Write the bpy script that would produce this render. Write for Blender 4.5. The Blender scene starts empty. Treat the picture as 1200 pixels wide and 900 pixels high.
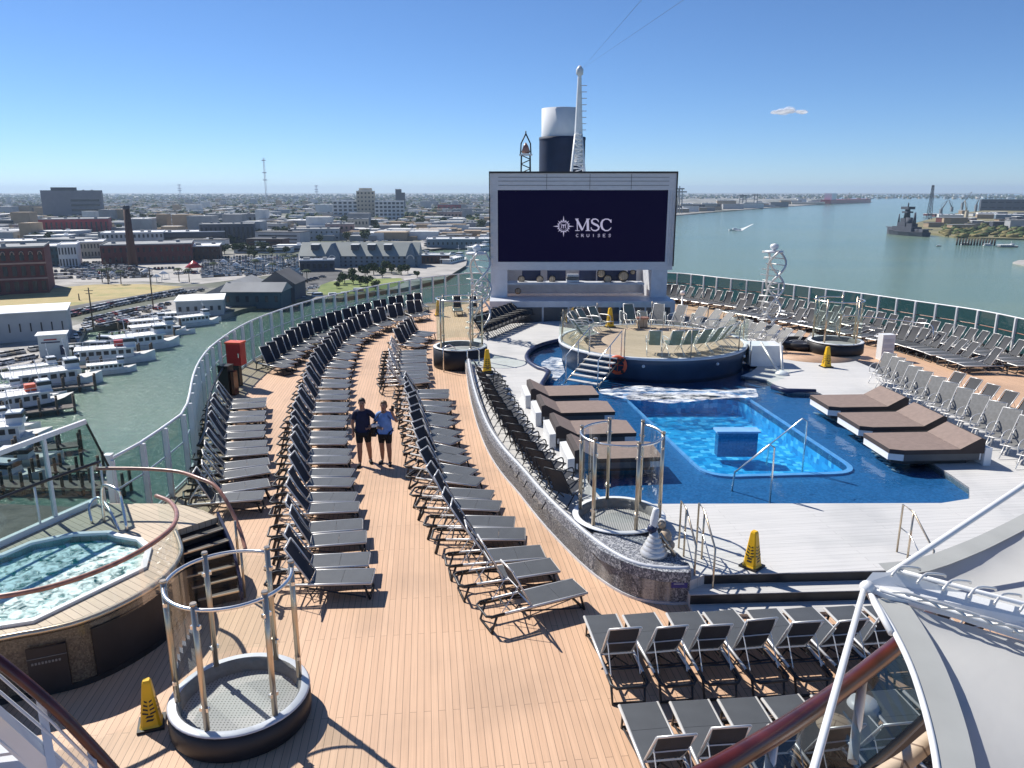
import bpy, math, random
from math import sin, cos, pi, radians as R, atan2, hypot, sqrt
from mathutils import Vector, Matrix
from mathutils.geometry import tessellate_polygon
random.seed(7)
scn = bpy.context.scene
COL = scn.collection

# ------------------------------------------------------------------ camera model
CAMZ, F, CX, CY = 7.0, 900.0, 600.0, 450.0
PITCH = R(14.1); CP, SP = cos(PITCH), sin(PITCH)
def ray(x, y):
    v = CY - y
    return (x - CX, F*CP + v*SP, v*CP - F*SP)
def P(x, y, z=0.0):
    d = ray(x, y); t = (z - CAMZ)/d[2]
    return Vector((d[0]*t, d[1]*t, z))
def at(x, y, Y):
    d = ray(x, y); t = Y/d[1]
    return Vector((d[0]*t, Y, CAMZ + d[2]*t))
def dp(x, y, depth):
    d = ray(x, y); t = depth/F
    return Vector((d[0]*t, d[1]*t, CAMZ + d[2]*t))

# ------------------------------------------------------------------ mesh helper
class MB:
    def __init__(s): s.v = []; s.f = []; s.m = []; s.sm = []
    def add(s, vs, fs, mi=0, smooth=False):
        o = len(s.v); s.v += [tuple(p) for p in vs]
        for f in fs: s.f.append([o+i for i in f]); s.m.append(mi); s.sm.append(smooth)
        return s
    def box(s, c, d, rz=0, mi=0, taper=1.0):
        x, y, z = d[0]/2, d[1]/2, d[2]/2; vs = []
        for k in (-1, 1):
            t = taper if k > 0 else 1
            for (a, b) in ((-1,-1),(1,-1),(1,1),(-1,1)):
                px, py = a*x*t, b*y*t
                vs.append((c[0]+px*cos(rz)-py*sin(rz), c[1]+px*sin(rz)+py*cos(rz), c[2]+k*z))
        return s.add(vs, [(3,2,1,0),(4,5,6,7),(0,1,5,4),(1,2,6,5),(2,3,7,6),(3,0,4,7)], mi)
    def bar(s, a, b, w, h=None, mi=0, up=(0,0,1)):
        a, b = Vector(a), Vector(b); h = h or w; d = b-a
        if d.length < 1e-6: return s
        d.normalize(); u = Vector(up)
        if abs(d.dot(u)) > .98: u = Vector((0,1,0))
        l = d.cross(u).normalized(); n = l.cross(d).normalized()
        vs = []
        for p in (a, b):
            for (i, j) in ((-1,-1),(1,-1),(1,1),(-1,1)): vs.append(p + l*(i*w/2) + n*(j*h/2))
        return s.add(vs, [(0,1,2,3),(7,6,5,4),(0,4,5,1),(1,5,6,2),(2,6,7,3),(3,7,4,0)], mi)
    def tube(s, pts, r, n=6, mi=0, closed=False, cap=True):
        pts = [Vector(p) for p in pts]; N = len(pts); vs = []
        rr = r if isinstance(r, (list, tuple)) else [r]*N
        prev = None
        for i in range(N):
            if closed: d = pts[(i+1) % N] - pts[i-1]
            else: d = pts[min(i+1, N-1)] - pts[max(i-1, 0)]
            d = d.normalized() if d.length > 1e-9 else Vector((0,0,1))
            if prev is None:
                u = Vector((0,0,1)) if abs(d.z) < .9 else Vector((1,0,0))
                l = d.cross(u).normalized()
            else:
                l = (prev - d*prev.dot(d))
                l = l.normalized() if l.length > 1e-6 else d.orthogonal().normalized()
            prev = l; m = d.cross(l)
            for k in range(n):
                a = 2*pi*k/n; vs.append(pts[i] + (l*cos(a) + m*sin(a))*rr[i])
        fs = []
        for i in range(N if closed else N-1):
            j = (i+1) % N
            for k in range(n):
                k2 = (k+1) % n; fs.append((i*n+k, i*n+k2, j*n+k2, j*n+k))
        s.add(vs, fs, mi, n > 4)
        if cap and not closed:
            o = len(s.v) - N*n
            s.f.append([o+k for k in range(n)][::-1]); s.m.append(mi); s.sm.append(False)
            s.f.append([o+(N-1)*n+k for k in range(n)]); s.m.append(mi); s.sm.append(False)
        return s
    def lathe(s, prof, c=(0,0,0), n=24, mi=0, smooth=True, sx=1, sy=1, cap=True):
        vs = []
        for (r, z) in prof:
            for k in range(n):
                a = 2*pi*k/n; vs.append((c[0]+r*cos(a)*sx, c[1]+r*sin(a)*sy, c[2]+z))
        fs = []
        for i in range(len(prof)-1):
            for k in range(n):
                k2 = (k+1) % n; fs.append((i*n+k, i*n+k2, (i+1)*n+k2, (i+1)*n+k))
        s.add(vs, fs, mi, smooth)
        o = len(s.v) - len(vs)
        if not cap: return s
        if prof[0][0] > 1e-4: s.f.append([o+k for k in range(n)][::-1]); s.m.append(mi); s.sm.append(False)
        if prof[-1][0] > 1e-4: s.f.append([o+(len(prof)-1)*n+k for k in range(n)]); s.m.append(mi); s.sm.append(False)
        return s
    def prism(s, poly, z0, z1, mi=0, hole=None, side_mi=None, bottom=True):
        side_mi = mi if side_mi is None else side_mi
        polys = [[Vector((p[0], p[1], 0)) for p in poly]]
        if hole: polys.append([Vector((p[0], p[1], 0)) for p in hole])
        flat = [p for q in polys for p in q]
        tris = tessellate_polygon(polys)
        T = []
        for t in tris:
            a, b, c = (flat[i] for i in t)
            if (b-a).cross(c-a).z < 0: t = (t[0], t[2], t[1])
            T.append(tuple(t))
        s.add([(p.x, p.y, z1) for p in flat], T, mi)
        if z0 is None: return s
        if bottom: s.add([(p.x, p.y, z0) for p in flat], [t[::-1] for t in T], side_mi)
        for qi, q in enumerate(polys):
            n = len(q); area = sum(q[i].x*q[(i+1)%n].y - q[(i+1)%n].x*q[i].y for i in range(n))
            vs = [(p.x, p.y, z0) for p in q] + [(p.x, p.y, z1) for p in q]
            fs = []
            for i in range(n):
                j = (i+1) % n; f = (i, j, n+j, n+i)
                if (area < 0) != (qi == 1): f = f[::-1]
                fs.append(f)
            s.add(vs, fs, side_mi)
        return s
    def ball(s, c, r, mi=0, n=8, m=5, sx=1, sy=1, sz=1, jit=0):
        vs = []
        for i in range(m+1):
            ph = pi*i/m
            for k in range(n):
                a = 2*pi*k/n; q = 1 + (random.uniform(-jit, jit) if jit else 0)
                vs.append((c[0]+r*sx*q*sin(ph)*cos(a), c[1]+r*sy*q*sin(ph)*sin(a), c[2]+r*sz*q*cos(ph)))
        fs = [(i*n+k, (i+1)*n+k, (i+1)*n+(k+1)%n, i*n+(k+1)%n) for i in range(m) for k in range(n)]
        return s.add(vs, fs, mi, True)
    def strip(s, top, bot, thick=0, mi=0):
        """wall sheet between two paired polylines, optional thickness"""
        n = len(top)
        if not thick:
            return s.add(list(bot)+list(top), [(i, i+1, n+i+1, n+i) for i in range(n-1)], mi)
        vs = []
        for side in (-1, 1):
            for arr in (bot, top):
                for i in range(n):
                    a = Vector(arr[max(i-1, 0)]); b = Vector(arr[min(i+1, n-1)]); d = b-a; d.z = 0
                    d = d.normalized() if d.length > 1e-6 else Vector((1,0,0))
                    q = Vector((d.y, -d.x, 0))*(side*thick/2); vs.append(Vector(arr[i])+q)
        fs = []
        for i in range(n-1):
            fs += [(i, n+i, n+i+1, i+1), (2*n+i, 2*n+i+1, 3*n+i+1, 3*n+i), (n+i, 3*n+i, 3*n+i+1, n+i+1), (i, i+1, 2*n+i+1, 2*n+i)]
        fs += [(0, 2*n, 3*n, n), (n-1, 2*n-1, 4*n-1, 3*n-1)]
        return s.add(vs, fs, mi)
    def mesh(s, name, mats):
        me = bpy.data.meshes.new(name); me.from_pydata(s.v, [], s.f)
        for m in (mats if isinstance(mats, (list, tuple)) else [mats]): me.materials.append(m)
        me.polygons.foreach_set('material_index', s.m); me.polygons.foreach_set('use_smooth', s.sm)
        me.validate(); me.update(); return me
    def build(s, name, mats, parent=None, loc=None, rz=0):
        return place(name, s.mesh(name, mats), parent, loc, rz)
def place(name, me, parent=None, loc=None, rz=0):
    o = bpy.data.objects.new(name, me); COL.objects.link(o)
    if parent: o.parent = parent
    if loc is not None: o.location = loc
    if rz: o.rotation_euler = (0, 0, rz)
    return o
def thing(name, label, cat, loc=(0,0,0), rz=0, group=None):
    o = bpy.data.objects.new(name, None); COL.objects.link(o); o.empty_display_size = .3
    o.location = loc; o.rotation_euler = (0, 0, rz); return tag(o, label, cat, group)
def tag(o, label, cat, group=None, kind=None):
    o['label'] = label; o['category'] = cat
    if group: o['group'] = group
    if kind: o['kind'] = kind
    return o
def struct(o, label=None):
    o['kind'] = 'structure'
    if label: o['label'] = label
    return o
KIDS = {}
def dup(root, loc, rz, label, group=None, sc=None):
    r = root.copy(); COL.objects.link(r); r.location = loc; r.rotation_euler = (0, 0, rz)
    if sc: r.scale = sc
    r['label'] = label
    if group: r['group'] = group
    if root.name not in KIDS: KIDS[root.name] = [(c, list(c.children)) for c in root.children]
    for ch, gs in KIDS[root.name]:
        c = ch.copy(); COL.objects.link(c); c.parent = r
        for g in gs:
            d = g.copy(); COL.objects.link(d); d.parent = c
    return r
ORD = ['first','second','third','fourth','fifth','sixth','seventh','eighth','ninth','tenth','eleventh','twelfth','thirteenth','fourteenth','fifteenth','sixteenth','seventeenth','eighteenth','nineteenth','twentieth']
TENS = {20:'twenty', 30:'thirty', 40:'forty', 50:'fifty'}
def ordw(n):
    if n <= 20: return ORD[n-1]
    t, u = n//10*10, n % 10
    if u == 0: return {30:'thirtieth', 40:'fortieth', 50:'fiftieth'}[t]
    return TENS[t] + '-' + ORD[u-1]
def smooth(pts, n=6):
    pts = [Vector(p) for p in pts]; out = []
    for i in range(len(pts)-1):
        p0, p1, p2, p3 = pts[max(i-1,0)], pts[i], pts[i+1], pts[min(i+2, len(pts)-1)]
        for k in range(n):
            t = k/n
            out.append(.5*((2*p1) + (-p0+p2)*t + (2*p0-5*p1+4*p2-p3)*t*t + (-p0+3*p1-3*p2+p3)*t**3))
    out.append(pts[-1]); return out
def resample(pts, step):
    pts = [Vector(p) for p in pts]; L = [0]
    for a, b in zip(pts, pts[1:]): L.append(L[-1] + (b-a).length)
    n = max(1, round(L[-1]/step)); out = []; j = 0
    for i in range(n+1):
        s_ = L[-1]*i/n
        while j < len(L)-2 and L[j+1] < s_: j += 1
        out.append(pts[j].lerp(pts[j+1], (s_-L[j])/max(L[j+1]-L[j], 1e-9)))
    return out

# ------------------------------------------------------------------ materials
def newmat(name):
    m = bpy.data.materials.new(name); m.use_nodes = True; nt = m.node_tree; nt.nodes.clear()
    return m, nt, nt.nodes, nt.links
def ramp(N, stops, interp='LINEAR'):
    r = N.new('ShaderNodeValToRGB'); r.color_ramp.interpolation = interp
    e = r.color_ramp.elements
    while len(e) < len(stops): e.new(.5)
    for i, (p, c) in enumerate(stops):
        e[i].position = p; e[i].color = (*c, 1) if len(c) == 3 else c
    return r
def mat(name, col, rough=.6, metal=0, var=.12, scale=3.0, bump=0, bscale=40, spec=.5, coat=0, stretch=None, transl=0):
    m, nt, N, L = newmat(name)
    out = N.new('ShaderNodeOutputMaterial'); b = N.new('ShaderNodeBsdfPrincipled')
    b.inputs['Roughness'].default_value = rough; b.inputs['Metallic'].default_value = metal
    b.inputs['Specular IOR Level'].default_value = spec; b.inputs['Coat Weight'].default_value = coat
    tc = N.new('ShaderNodeTexCoord'); src = tc.outputs['Object']
    if stretch:
        mp = N.new('ShaderNodeMapping'); mp.inputs['Scale'].default_value = stretch; L.new(src, mp.inputs[0]); src = mp.outputs[0]
    nz = N.new('ShaderNodeTexNoise'); nz.inputs['Scale'].default_value = scale; nz.inputs['Detail'].default_value = 5
    L.new(src, nz.inputs['Vector'])
    lo = tuple(c*(1-var*1.6) for c in col); hi = tuple(min(1, c*(1+var*1.2)) for c in col)
    r = ramp(N, [(.3, lo), (.7, hi)]); L.new(nz.outputs['Fac'], r.inputs[0]); L.new(r.outputs[0], b.inputs['Base Color'])
    if bump:
        n2 = N.new('ShaderNodeTexNoise'); n2.inputs['Scale'].default_value = bscale; n2.inputs['Detail'].default_value = 3
        L.new(src, n2.inputs['Vector']); bp = N.new('ShaderNodeBump'); bp.inputs['Strength'].default_value = bump
        bp.inputs['Distance'].default_value = .02; L.new(n2.outputs['Fac'], bp.inputs['Height']); L.new(bp.outputs[0], b.inputs['Normal'])
    if transl:
        t = N.new('ShaderNodeBsdfTranslucent'); L.new(r.outputs[0], t.inputs[0]); mx = N.new('ShaderNodeMixShader')
        mx.inputs[0].default_value = transl; L.new(b.outputs[0], mx.inputs[1]); L.new(t.outputs[0], mx.inputs[2]); L.new(mx.outputs[0], out.inputs[0])
    else: L.new(b.outputs[0], out.inputs[0])
    return m
def glassmat(name, tint, gloss=.06, rough=.02, refl=(1,1,1)):
    m, nt, N, L = newmat(name)
    out = N.new('ShaderNodeOutputMaterial'); t = N.new('ShaderNodeBsdfTransparent'); t.inputs[0].default_value = (*tint, 1)
    g = N.new('ShaderNodeBsdfGlossy'); g.inputs['Roughness'].default_value = rough; g.inputs['Color'].default_value = (*refl, 1)
    lw = N.new('ShaderNodeLayerWeight'); lw.inputs[0].default_value = .25
    mp = N.new('ShaderNodeMath'); mp.operation = 'MULTIPLY_ADD'; mp.inputs[1].default_value = .22; mp.inputs[2].default_value = gloss
    L.new(lw.outputs['Fresnel'], mp.inputs[0])
    mx = N.new('ShaderNodeMixShader'); L.new(mp.outputs[0], mx.inputs[0]); L.new(t.outputs[0], mx.inputs[1]); L.new(g.outputs[0], mx.inputs[2])
    L.new(mx.outputs[0], out.inputs[0]); return m
def emat(name, col, strength):
    m, nt, N, L = newmat(name)
    out = N.new('ShaderNodeOutputMaterial'); e = N.new('ShaderNodeEmission'); e.inputs[0].default_value = (*col, 1); e.inputs[1].default_value = strength
    g = N.new('ShaderNodeBsdfGlossy'); g.inputs['Roughness'].default_value = .3; g.inputs[0].default_value = (.006,.006,.008,1)
    a = N.new('ShaderNodeAddShader'); L.new(e.outputs[0], a.inputs[0]); L.new(g.outputs[0], a.inputs[1]); L.new(a.outputs[0], out.inputs[0]); return m
AX = R(6.3)        # the ship's fore-and-aft axis is turned this far left of the view
def plankmat(name, c1, c2, seam, width, length, rot, rough=.6, seamw=.006):
    m, nt, N, L = newmat(name)
    out = N.new('ShaderNodeOutputMaterial'); b = N.new('ShaderNodeBsdfPrincipled'); b.inputs['Roughness'].default_value = rough
    tc = N.new('ShaderNodeTexCoord'); mp = N.new('ShaderNodeMapping'); mp.inputs['Rotation'].default_value = (0, 0, rot)
    L.new(tc.outputs['Object'], mp.inputs[0])
    br = N.new('ShaderNodeTexBrick'); br.offset = .37; br.inputs['Scale'].default_value = 1
    br.inputs['Brick Width'].default_value = length; br.inputs['Row Height'].default_value = width
    br.inputs['Mortar Size'].default_value = seamw; br.inputs['Mortar Smooth'].default_value = .2
    br.inputs['Color1'].default_value = (*c1, 1); br.inputs['Color2'].default_value = (*c2, 1); br.inputs['Mortar'].default_value = (*seam, 1)
    L.new(mp.outputs[0], br.inputs['Vector'])
    nz = N.new('ShaderNodeTexNoise'); nz.inputs['Scale'].default_value = .5; nz.inputs['Detail'].default_value = 6; L.new(mp.outputs[0], nz.inputs['Vector'])
    r = ramp(N, [(.28, (.80,.81,.82)), (.5,(1,1,1)), (.72, (1.07,1.06,1.05))]); L.new(nz.outputs['Fac'], r.inputs[0])
    mx = N.new('ShaderNodeMix'); mx.data_type = 'RGBA'; mx.blend_type = 'MULTIPLY'; mx.inputs[0].default_value = 1
    L.new(br.outputs['Color'], mx.inputs[6]); L.new(r.outputs[0], mx.inputs[7])
    n2 = N.new('ShaderNodeTexNoise'); n2.inputs['Scale'].default_value = 3; n2.inputs['Detail'].default_value = 5
    m2 = N.new('ShaderNodeMapping'); m2.inputs['Scale'].default_value = (.3, 12, 1) ; L.new(mp.outputs[0], m2.inputs[0]); L.new(m2.outputs[0], n2.inputs['Vector'])
    r2 = ramp(N, [(.3, (.9,.9,.9)), (.7, (1.05,1.05,1.05))]); L.new(n2.outputs['Fac'], r2.inputs[0])
    mx2 = N.new('ShaderNodeMix'); mx2.data_type = 'RGBA'; mx2.blend_type = 'MULTIPLY'; mx2.inputs[0].default_value = 1
    L.new(mx.outputs[2], mx2.inputs[6]); L.new(r2.outputs[0], mx2.inputs[7]); L.new(mx2.outputs[2], b.inputs['Base Color'])
    L.new(b.outputs[0], out.inputs[0]); return m
def mosaicmat(name, cols, scale, rough=.35):
    m, nt, N, L = newmat(name)
    out = N.new('ShaderNodeOutputMaterial'); b = N.new('ShaderNodeBsdfPrincipled'); b.inputs['Roughness'].default_value = rough
    tc = N.new('ShaderNodeTexCoord'); vo = N.new('ShaderNodeTexVoronoi'); vo.inputs['Scale'].default_value = scale; vo.inputs['Randomness'].default_value = .35
    L.new(tc.outputs['Object'], vo.inputs['Vector'])
    sp = N.new('ShaderNodeSeparateColor'); L.new(vo.outputs['Color'], sp.inputs[0])
    r = ramp(N, [(i/len(cols), c) for i, c in enumerate(cols)], 'CONSTANT'); L.new(sp.outputs[0], r.inputs[0]); L.new(r.outputs[0], b.inputs['Base Color'])
    L.new(b.outputs[0], out.inputs[0]); return m
def watermat(name, tint, bump, bscale, gloss=.05, foam=None, dist=.05):
    """thin clear water: tinted see-through film with a rippled, Fresnel-weighted reflection"""
    m, nt, N, L = newmat(name)
    out = N.new('ShaderNodeOutputMaterial'); t = N.new('ShaderNodeBsdfTransparent'); t.inputs[0].default_value = (*tint, 1)
    g = N.new('ShaderNodeBsdfGlossy'); g.inputs['Roughness'].default_value = .06
    tc = N.new('ShaderNodeTexCoord'); nz = N.new('ShaderNodeTexNoise'); nz.inputs['Scale'].default_value = bscale; nz.inputs['Detail'].default_value = 3
    L.new(tc.outputs['Object'], nz.inputs['Vector']); bp = N.new('ShaderNodeBump'); bp.inputs['Strength'].default_value = bump; bp.inputs['Distance'].default_value = dist
    L.new(nz.outputs['Fac'], bp.inputs['Height']); L.new(bp.outputs[0], g.inputs['Normal'])
    fr = N.new('ShaderNodeFresnel'); fr.inputs[0].default_value = 1.33; L.new(bp.outputs[0], fr.inputs['Normal'])
    ad = N.new('ShaderNodeMath'); ad.operation = 'ADD'; ad.inputs[1].default_value = gloss; L.new(fr.outputs[0], ad.inputs[0])
    mx = N.new('ShaderNodeMixShader'); L.new(ad.outputs[0], mx.inputs[0]); L.new(t.outputs[0], mx.inputs[1]); L.new(g.outputs[0], mx.inputs[2])
    last = mx
    if foam:
        d = N.new('ShaderNodeBsdfDiffuse'); d.inputs[0].default_value = (*foam[0], 1)
        n2 = N.new('ShaderNodeTexNoise'); n2.inputs['Scale'].default_value = foam[1]; n2.inputs['Detail'].default_value = 8; n2.inputs['Distortion'].default_value = .8
        L.new(tc.outputs['Object'], n2.inputs['Vector']); rr = ramp(N, [(foam[2], (0,0,0)), (foam[3], (foam[4],)*3)]); L.new(n2.outputs['Fac'], rr.inputs[0])
        m3 = N.new('ShaderNodeMixShader'); L.new(rr.outputs[0], m3.inputs[0]); L.new(mx.outputs[0], m3.inputs[1]); L.new(d.outputs[0], m3.inputs[2]); last = m3
    L.new(last.outputs[0], out.inputs[0]); return m

def perfmat():
    m, nt, N, L = newmat('perforated grey floor'); out = N.new('ShaderNodeOutputMaterial'); b = N.new('ShaderNodeBsdfPrincipled'); b.inputs['Roughness'].default_value = .6
    tc = N.new('ShaderNodeTexCoord'); vo = N.new('ShaderNodeTexVoronoi'); vo.inputs['Scale'].default_value = 21; vo.inputs['Randomness'].default_value = .05; L.new(tc.outputs['Object'], vo.inputs['Vector'])
    r = ramp(N, [(.22,(.07,.07,.07)),(.34,(.36,.36,.35))]); L.new(vo.outputs['Distance'], r.inputs[0]); L.new(r.outputs[0], b.inputs['Base Color']); L.new(b.outputs[0], out.inputs[0]); return m
M = {}
M['teak'] = plankmat('teak planks', (.62,.405,.265), (.57,.365,.235), (.25,.16,.105), .10, 3.1, R(90)-AX if False else -(R(90)+AX), seamw=.0045)
M['tubdeck'] = plankmat('tub deck planks', (.52,.41,.30), (.47,.37,.265), (.2,.14,.10), .12, 2.0, R(35), seamw=.006)
M['pooldeck'] = plankmat('pale pool deck planks', (.60,.59,.575), (.56,.555,.54), (.42,.41,.40), .14, 3.0, -AX, rough=.55, seamw=.005)
M['white'] = mat('white paint', (.74,.75,.76), .4, var=.05, scale=2)
M['whiteb'] = mat('off white paint', (.58,.60,.64), .45, var=.06)
M['slinggreen'] = mat('grey-green woven sling', (.15,.19,.165), .7, var=.08, scale=8, transl=.1)
M['islandside'] = mat('deep grey-blue paint', (.028,.055,.105), .35, var=.12, scale=1.5)
M['matte'] = mat('matte white paint', (.66,.67,.70), .9, var=.05, scale=.8)
M['mattenavy'] = mat('matte navy paint', (.010,.022,.060), .7, var=.15, scale=.8)
M['framegrey'] = mat('screen surround metal', (.60,.61,.64), .4, var=.05, stretch=(1,1,6))
M['steel'] = mat('brushed steel', (.60,.50,.38), .28, .85, var=.08)
M['chrome'] = mat('polished steel', (.78,.76,.73), .27, .95, var=.05)
M['alu'] = mat('silver frame', (.68,.67,.65), .38, .4, var=.06)
M['dark'] = mat('dark metal', (.03,.032,.036), .45, .3, var=.2)
M['black'] = mat('black', (.012,.012,.016), .5, var=.2)
M['navy'] = mat('navy paint', (.012,.022,.075), .4, var=.1)
M['sling'] = mat('grey woven sling', (.085,.092,.10), .48, var=.06, scale=4, bump=.2, bscale=300, transl=.08)
M['sling2'] = mat('dark woven back sling', (.022,.026,.036), .7, var=.1, scale=5, bump=.2, bscale=300, transl=.02)
M['sling3'] = mat('light woven sling', (.21,.21,.205), .7, var=.10, scale=14, transl=.12)
M['wood'] = mat('varnished red wood', (.085,.012,.006), .28, var=.3, scale=6, coat=.25, stretch=(1,1,1))
M['wood2'] = mat('weathered wood rail', (.36,.17,.12), .3, var=.2, scale=8, coat=.3)
M['wood3'] = mat('dark wood rail', (.05,.035,.03), .3, var=.25, scale=8, coat=.3)
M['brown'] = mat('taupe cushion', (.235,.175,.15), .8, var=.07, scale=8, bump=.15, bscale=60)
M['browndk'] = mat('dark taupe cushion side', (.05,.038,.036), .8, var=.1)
M['mosaic'] = mosaicmat('grey mosaic', [(.12,.13,.15),(.20,.21,.24),(.30,.31,.34),(.07,.08,.10),(.46,.47,.48),(.16,.17,.2)], 42, .8)
M['tilebrown'] = mosaicmat('bronze mosaic', [(.07,.055,.042),(.11,.09,.065),(.09,.075,.06),(.15,.125,.09)], 45, .4)
M['blueTile'] = mosaicmat('deep blue tile', [(.03,.135,.29),(.035,.155,.33),(.045,.17,.35),(.03,.125,.27)], 22, .25)
M['poolCausticTile'] = mosaicmat('blue pool tile with painted caustics', [(.02,.36,.66),(.04,.46,.76),(.01,.27,.56),(.16,.66,.90),(.03,.40,.70)], 6.5, .3)  # mixed tile blues also put the dappled caustic light into the colour
M['poolEdge'] = mat('pale blue pool coping', (.22,.45,.72), .4, var=.1)
M['water'] = watermat('pool water', (.72,.90,1.0), .35, 3.5, 0.0)
M['tubwater'] = watermat('bubbling water', (.55,.92,.93), .9, 12, .0, foam=((.74,.92,.90), 7.0, .34, .60, .92))
M['tubTile'] = mat('tub shell', (.40,.80,.80), .4, var=.1)
M['foam'] = None
M['glass'] = glassmat('rail glass', (.42,.54,.54), .04)
M['glassR'] = glassmat('dark rail glass', (.13,.23,.25), .03)
M['glassC'] = glassmat('clear curved glass', (.93,.96,.95), .012)
M['glassG'] = glassmat('green tint glass', (.88,.95,.92), .02)
M['glassD'] = glassmat('smoked glass', (.34,.38,.40), .06)
M['red'] = mat('red box paint', (.38,.012,.015), .4, var=.1)
M['orange'] = mat('orange ring', (.65,.09,.03), .5, var=.1)
M['yellow'] = mat('yellow plastic', (.80,.46,.015), .35, var=.06, spec=.4)
M['fabric'] = mat('canopy cloth', (.56,.565,.55), .85, var=.05, scale=1.2, bump=.15, bscale=6, transl=.12)
M['fabric2'] = mat('canopy hem', (.36,.37,.36), .85, var=.05, transl=.05)
M['perf'] = perfmat()
M['rubber'] = mat('grey perforated floor', (.36,.36,.36), .6, var=.1)
M['skin'] = mat('skin', (.35,.18,.12), .55, var=.06)
M['hairb'] = mat('brown hair', (.17,.10,.05), .6, var=.2, scale=20)
M['haird'] = mat('dark hair', (.03,.02,.015), .6, var=.2, scale=20)
M['navyshirt'] = mat('navy shirt cloth', (.012,.016,.05), .85, var=.15, scale=10, bump=.4, bscale=12)
M['blueshirt'] = mat('light blue shirt cloth', (.17,.30,.60), .85, var=.1, scale=10, bump=.4, bscale=12)
M['blackcloth'] = mat('black cloth', (.012,.012,.015), .9, var=.2, bump=.4, bscale=12)
M['screen'] = emat('lit display panel', (.0016,.0012,.012), 1.0)
M['glow'] = emat('lit display lettering', (.30,.29,.42), 1.0)
M['signblue'] = mat('blue sign', (.015,.025,.22), .4, var=.1)
# ================================================================== THE SHIP'S DECK
AXV = Vector((-sin(AX), cos(AX), 0)); AXR = Vector((cos(AX), sin(AX), 0))
H = 1.7
railL_px = [(127.5,539),(160,522),(200,495),(212,486),(219,474),(222,463),(225,446),(230,430),(240,414),(255,400),(285,380.5),(320,366),(370,350.5),(440,335),(500,325),(552,320)]
railL = [P(x, y, H) for x, y in railL_px]
railL[3:] = smooth(railL[3:], 3)
railR_px = [(700,318),(787,319.5),(850,326),(913,332),(969,339),(1011,344),(1074,353),(1144,363),(1200,374),(1290,394)]
railR = smooth([P(x, y, H) for x, y in railR_px], 4)
def flat(p, z=0): return Vector((p[0], p[1], z))
deckpoly = [flat(p) for p in railL] + [flat(p) for p in railR] + [Vector((26, 5, 0)), Vector((26, -14, 0)), Vector((-11, -14, 0)), Vector((-10, 6, 0)), Vector((-8.9, 11, 0))]
PZ = .45
# mosaic wall base curve (outside, z = 0)
wall_px = [(547,440),(549,455),(553,475),(560,500),(571,528),(587,554),(608,579),(630,607),(653,633),(684,664),(715,688),(746,703),(783,708.5),(807,708)]
wall = smooth([P(x, y, 0) for x, y in wall_px], 4)
# pool outline (outer, shallow shelf) at deck level
def rounded(poly, r, n=6):
    out = []
    N = len(poly)
    for i in range(N):
        p = Vector(poly[i][:2]); a = (Vector(poly[i-1][:2])-p); b = (Vector(poly[(i+1)%N][:2])-p)
        rr = min(r, a.length*.45, b.length*.45); a.normalize(); b.normalize()
        p0, p2 = p+a*rr, p+b*rr
        for k in range(n+1):
            t = k/n; out.append((p0*(1-t)**2 + p*2*t*(1-t) + p2*t*t))
    return out
ISC = Vector((5.6, 30.4)); ISR = 3.7
pf1, pf2 = P(690, 592, PZ), P(1128, 592, PZ)
arcL = []
for k in range(0, 13):
    a = R(215 - k*11.5); arcL.append(ISC + Vector((cos(a), sin(a)))*5.0)
pool_out = rounded([(1.65, 15.55), (10.45, 15.45), (10.35, 24.9), (8.3, 25.3)], .9)[0:]
pool_out = [Vector(p) for p in pool_out]
# build: front-left, front-right, right-back, then around the island and back down the left channel
fl = rounded([(1.0, 24.0), (1.75, 15.5), (10.45, 15.5), (10.35, 24.9), (9.0, 25.0)], 1.1)
start = [Vector((1.75, 16.6)), ]
poly = []
poly += [Vector((1.78,16.6)), Vector((1.95,15.85)), Vector((2.5,15.45))]
poly += [Vector((9.3,15.5)), Vector((10.05,15.75)), Vector((10.42,16.4)), Vector((10.45,17.2))]
poly += [Vector((10.3,24.8)), Vector((9.3,25.0)), Vector((9.1,26.6))]
for a in range(-48, 60, 12): poly.append(ISC + Vector((cos(R(a)), sin(R(a))))*4.15)
for a in range(60, 216, 8):
    rr = 4.15 + .85*min(1, max(0, (a-95)/30)); poly.append(ISC + Vector((cos(R(a)), sin(R(a))))*rr)
poly += [Vector((1.05, 26.0)), Vector((1.0, 24.5))]
POOL = poly
inner_pts = [P(728,458,.4), P(830,553.5,.4), P(1006,549,.4), P(866,458,.4)]
INNER = rounded([(p.x, p.y) for p in inner_pts], .75)
# teak deck (z=0) with the pool well cut out
struct(MB().prism(deckpoly, -.12, 0, hole=[p for p in POOL]).build('teak_deck', M['teak']), 'peach teak planked sun deck')
# white pool deck slab
left_in = [flat(p) for p in wall]
pdk = [(p.x, p.y) for p in wall[::-1]]                       # from near end back up to the far end
pdk += [tuple(P(x, y, PZ)[:2]) for x, y in [(545,425),(545,412),(553,399),(574,386),(600,379),(655,376),(700,374.5),(800,374),(880,380),(935,391)]]
pdk += [(13.6, 30.5), (13.9, 27), (14.1, 20), (14.4, 16), (15.6, 13.2)]
fr0, fr1 = P(826, 673.5, PZ), P(1030, 668.5, PZ)
d_ = (fr1-fr0).normalized()
e1 = fr0 + d_*12.0
pdk += [(e1.x, e1.y), (fr0.x, fr0.y)]
struct(MB().prism(pdk, 0.004, PZ, hole=[p for p in POOL], bottom=False).build('pool_deck', M['pooldeck']), 'pale grey planked pool deck')
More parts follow.
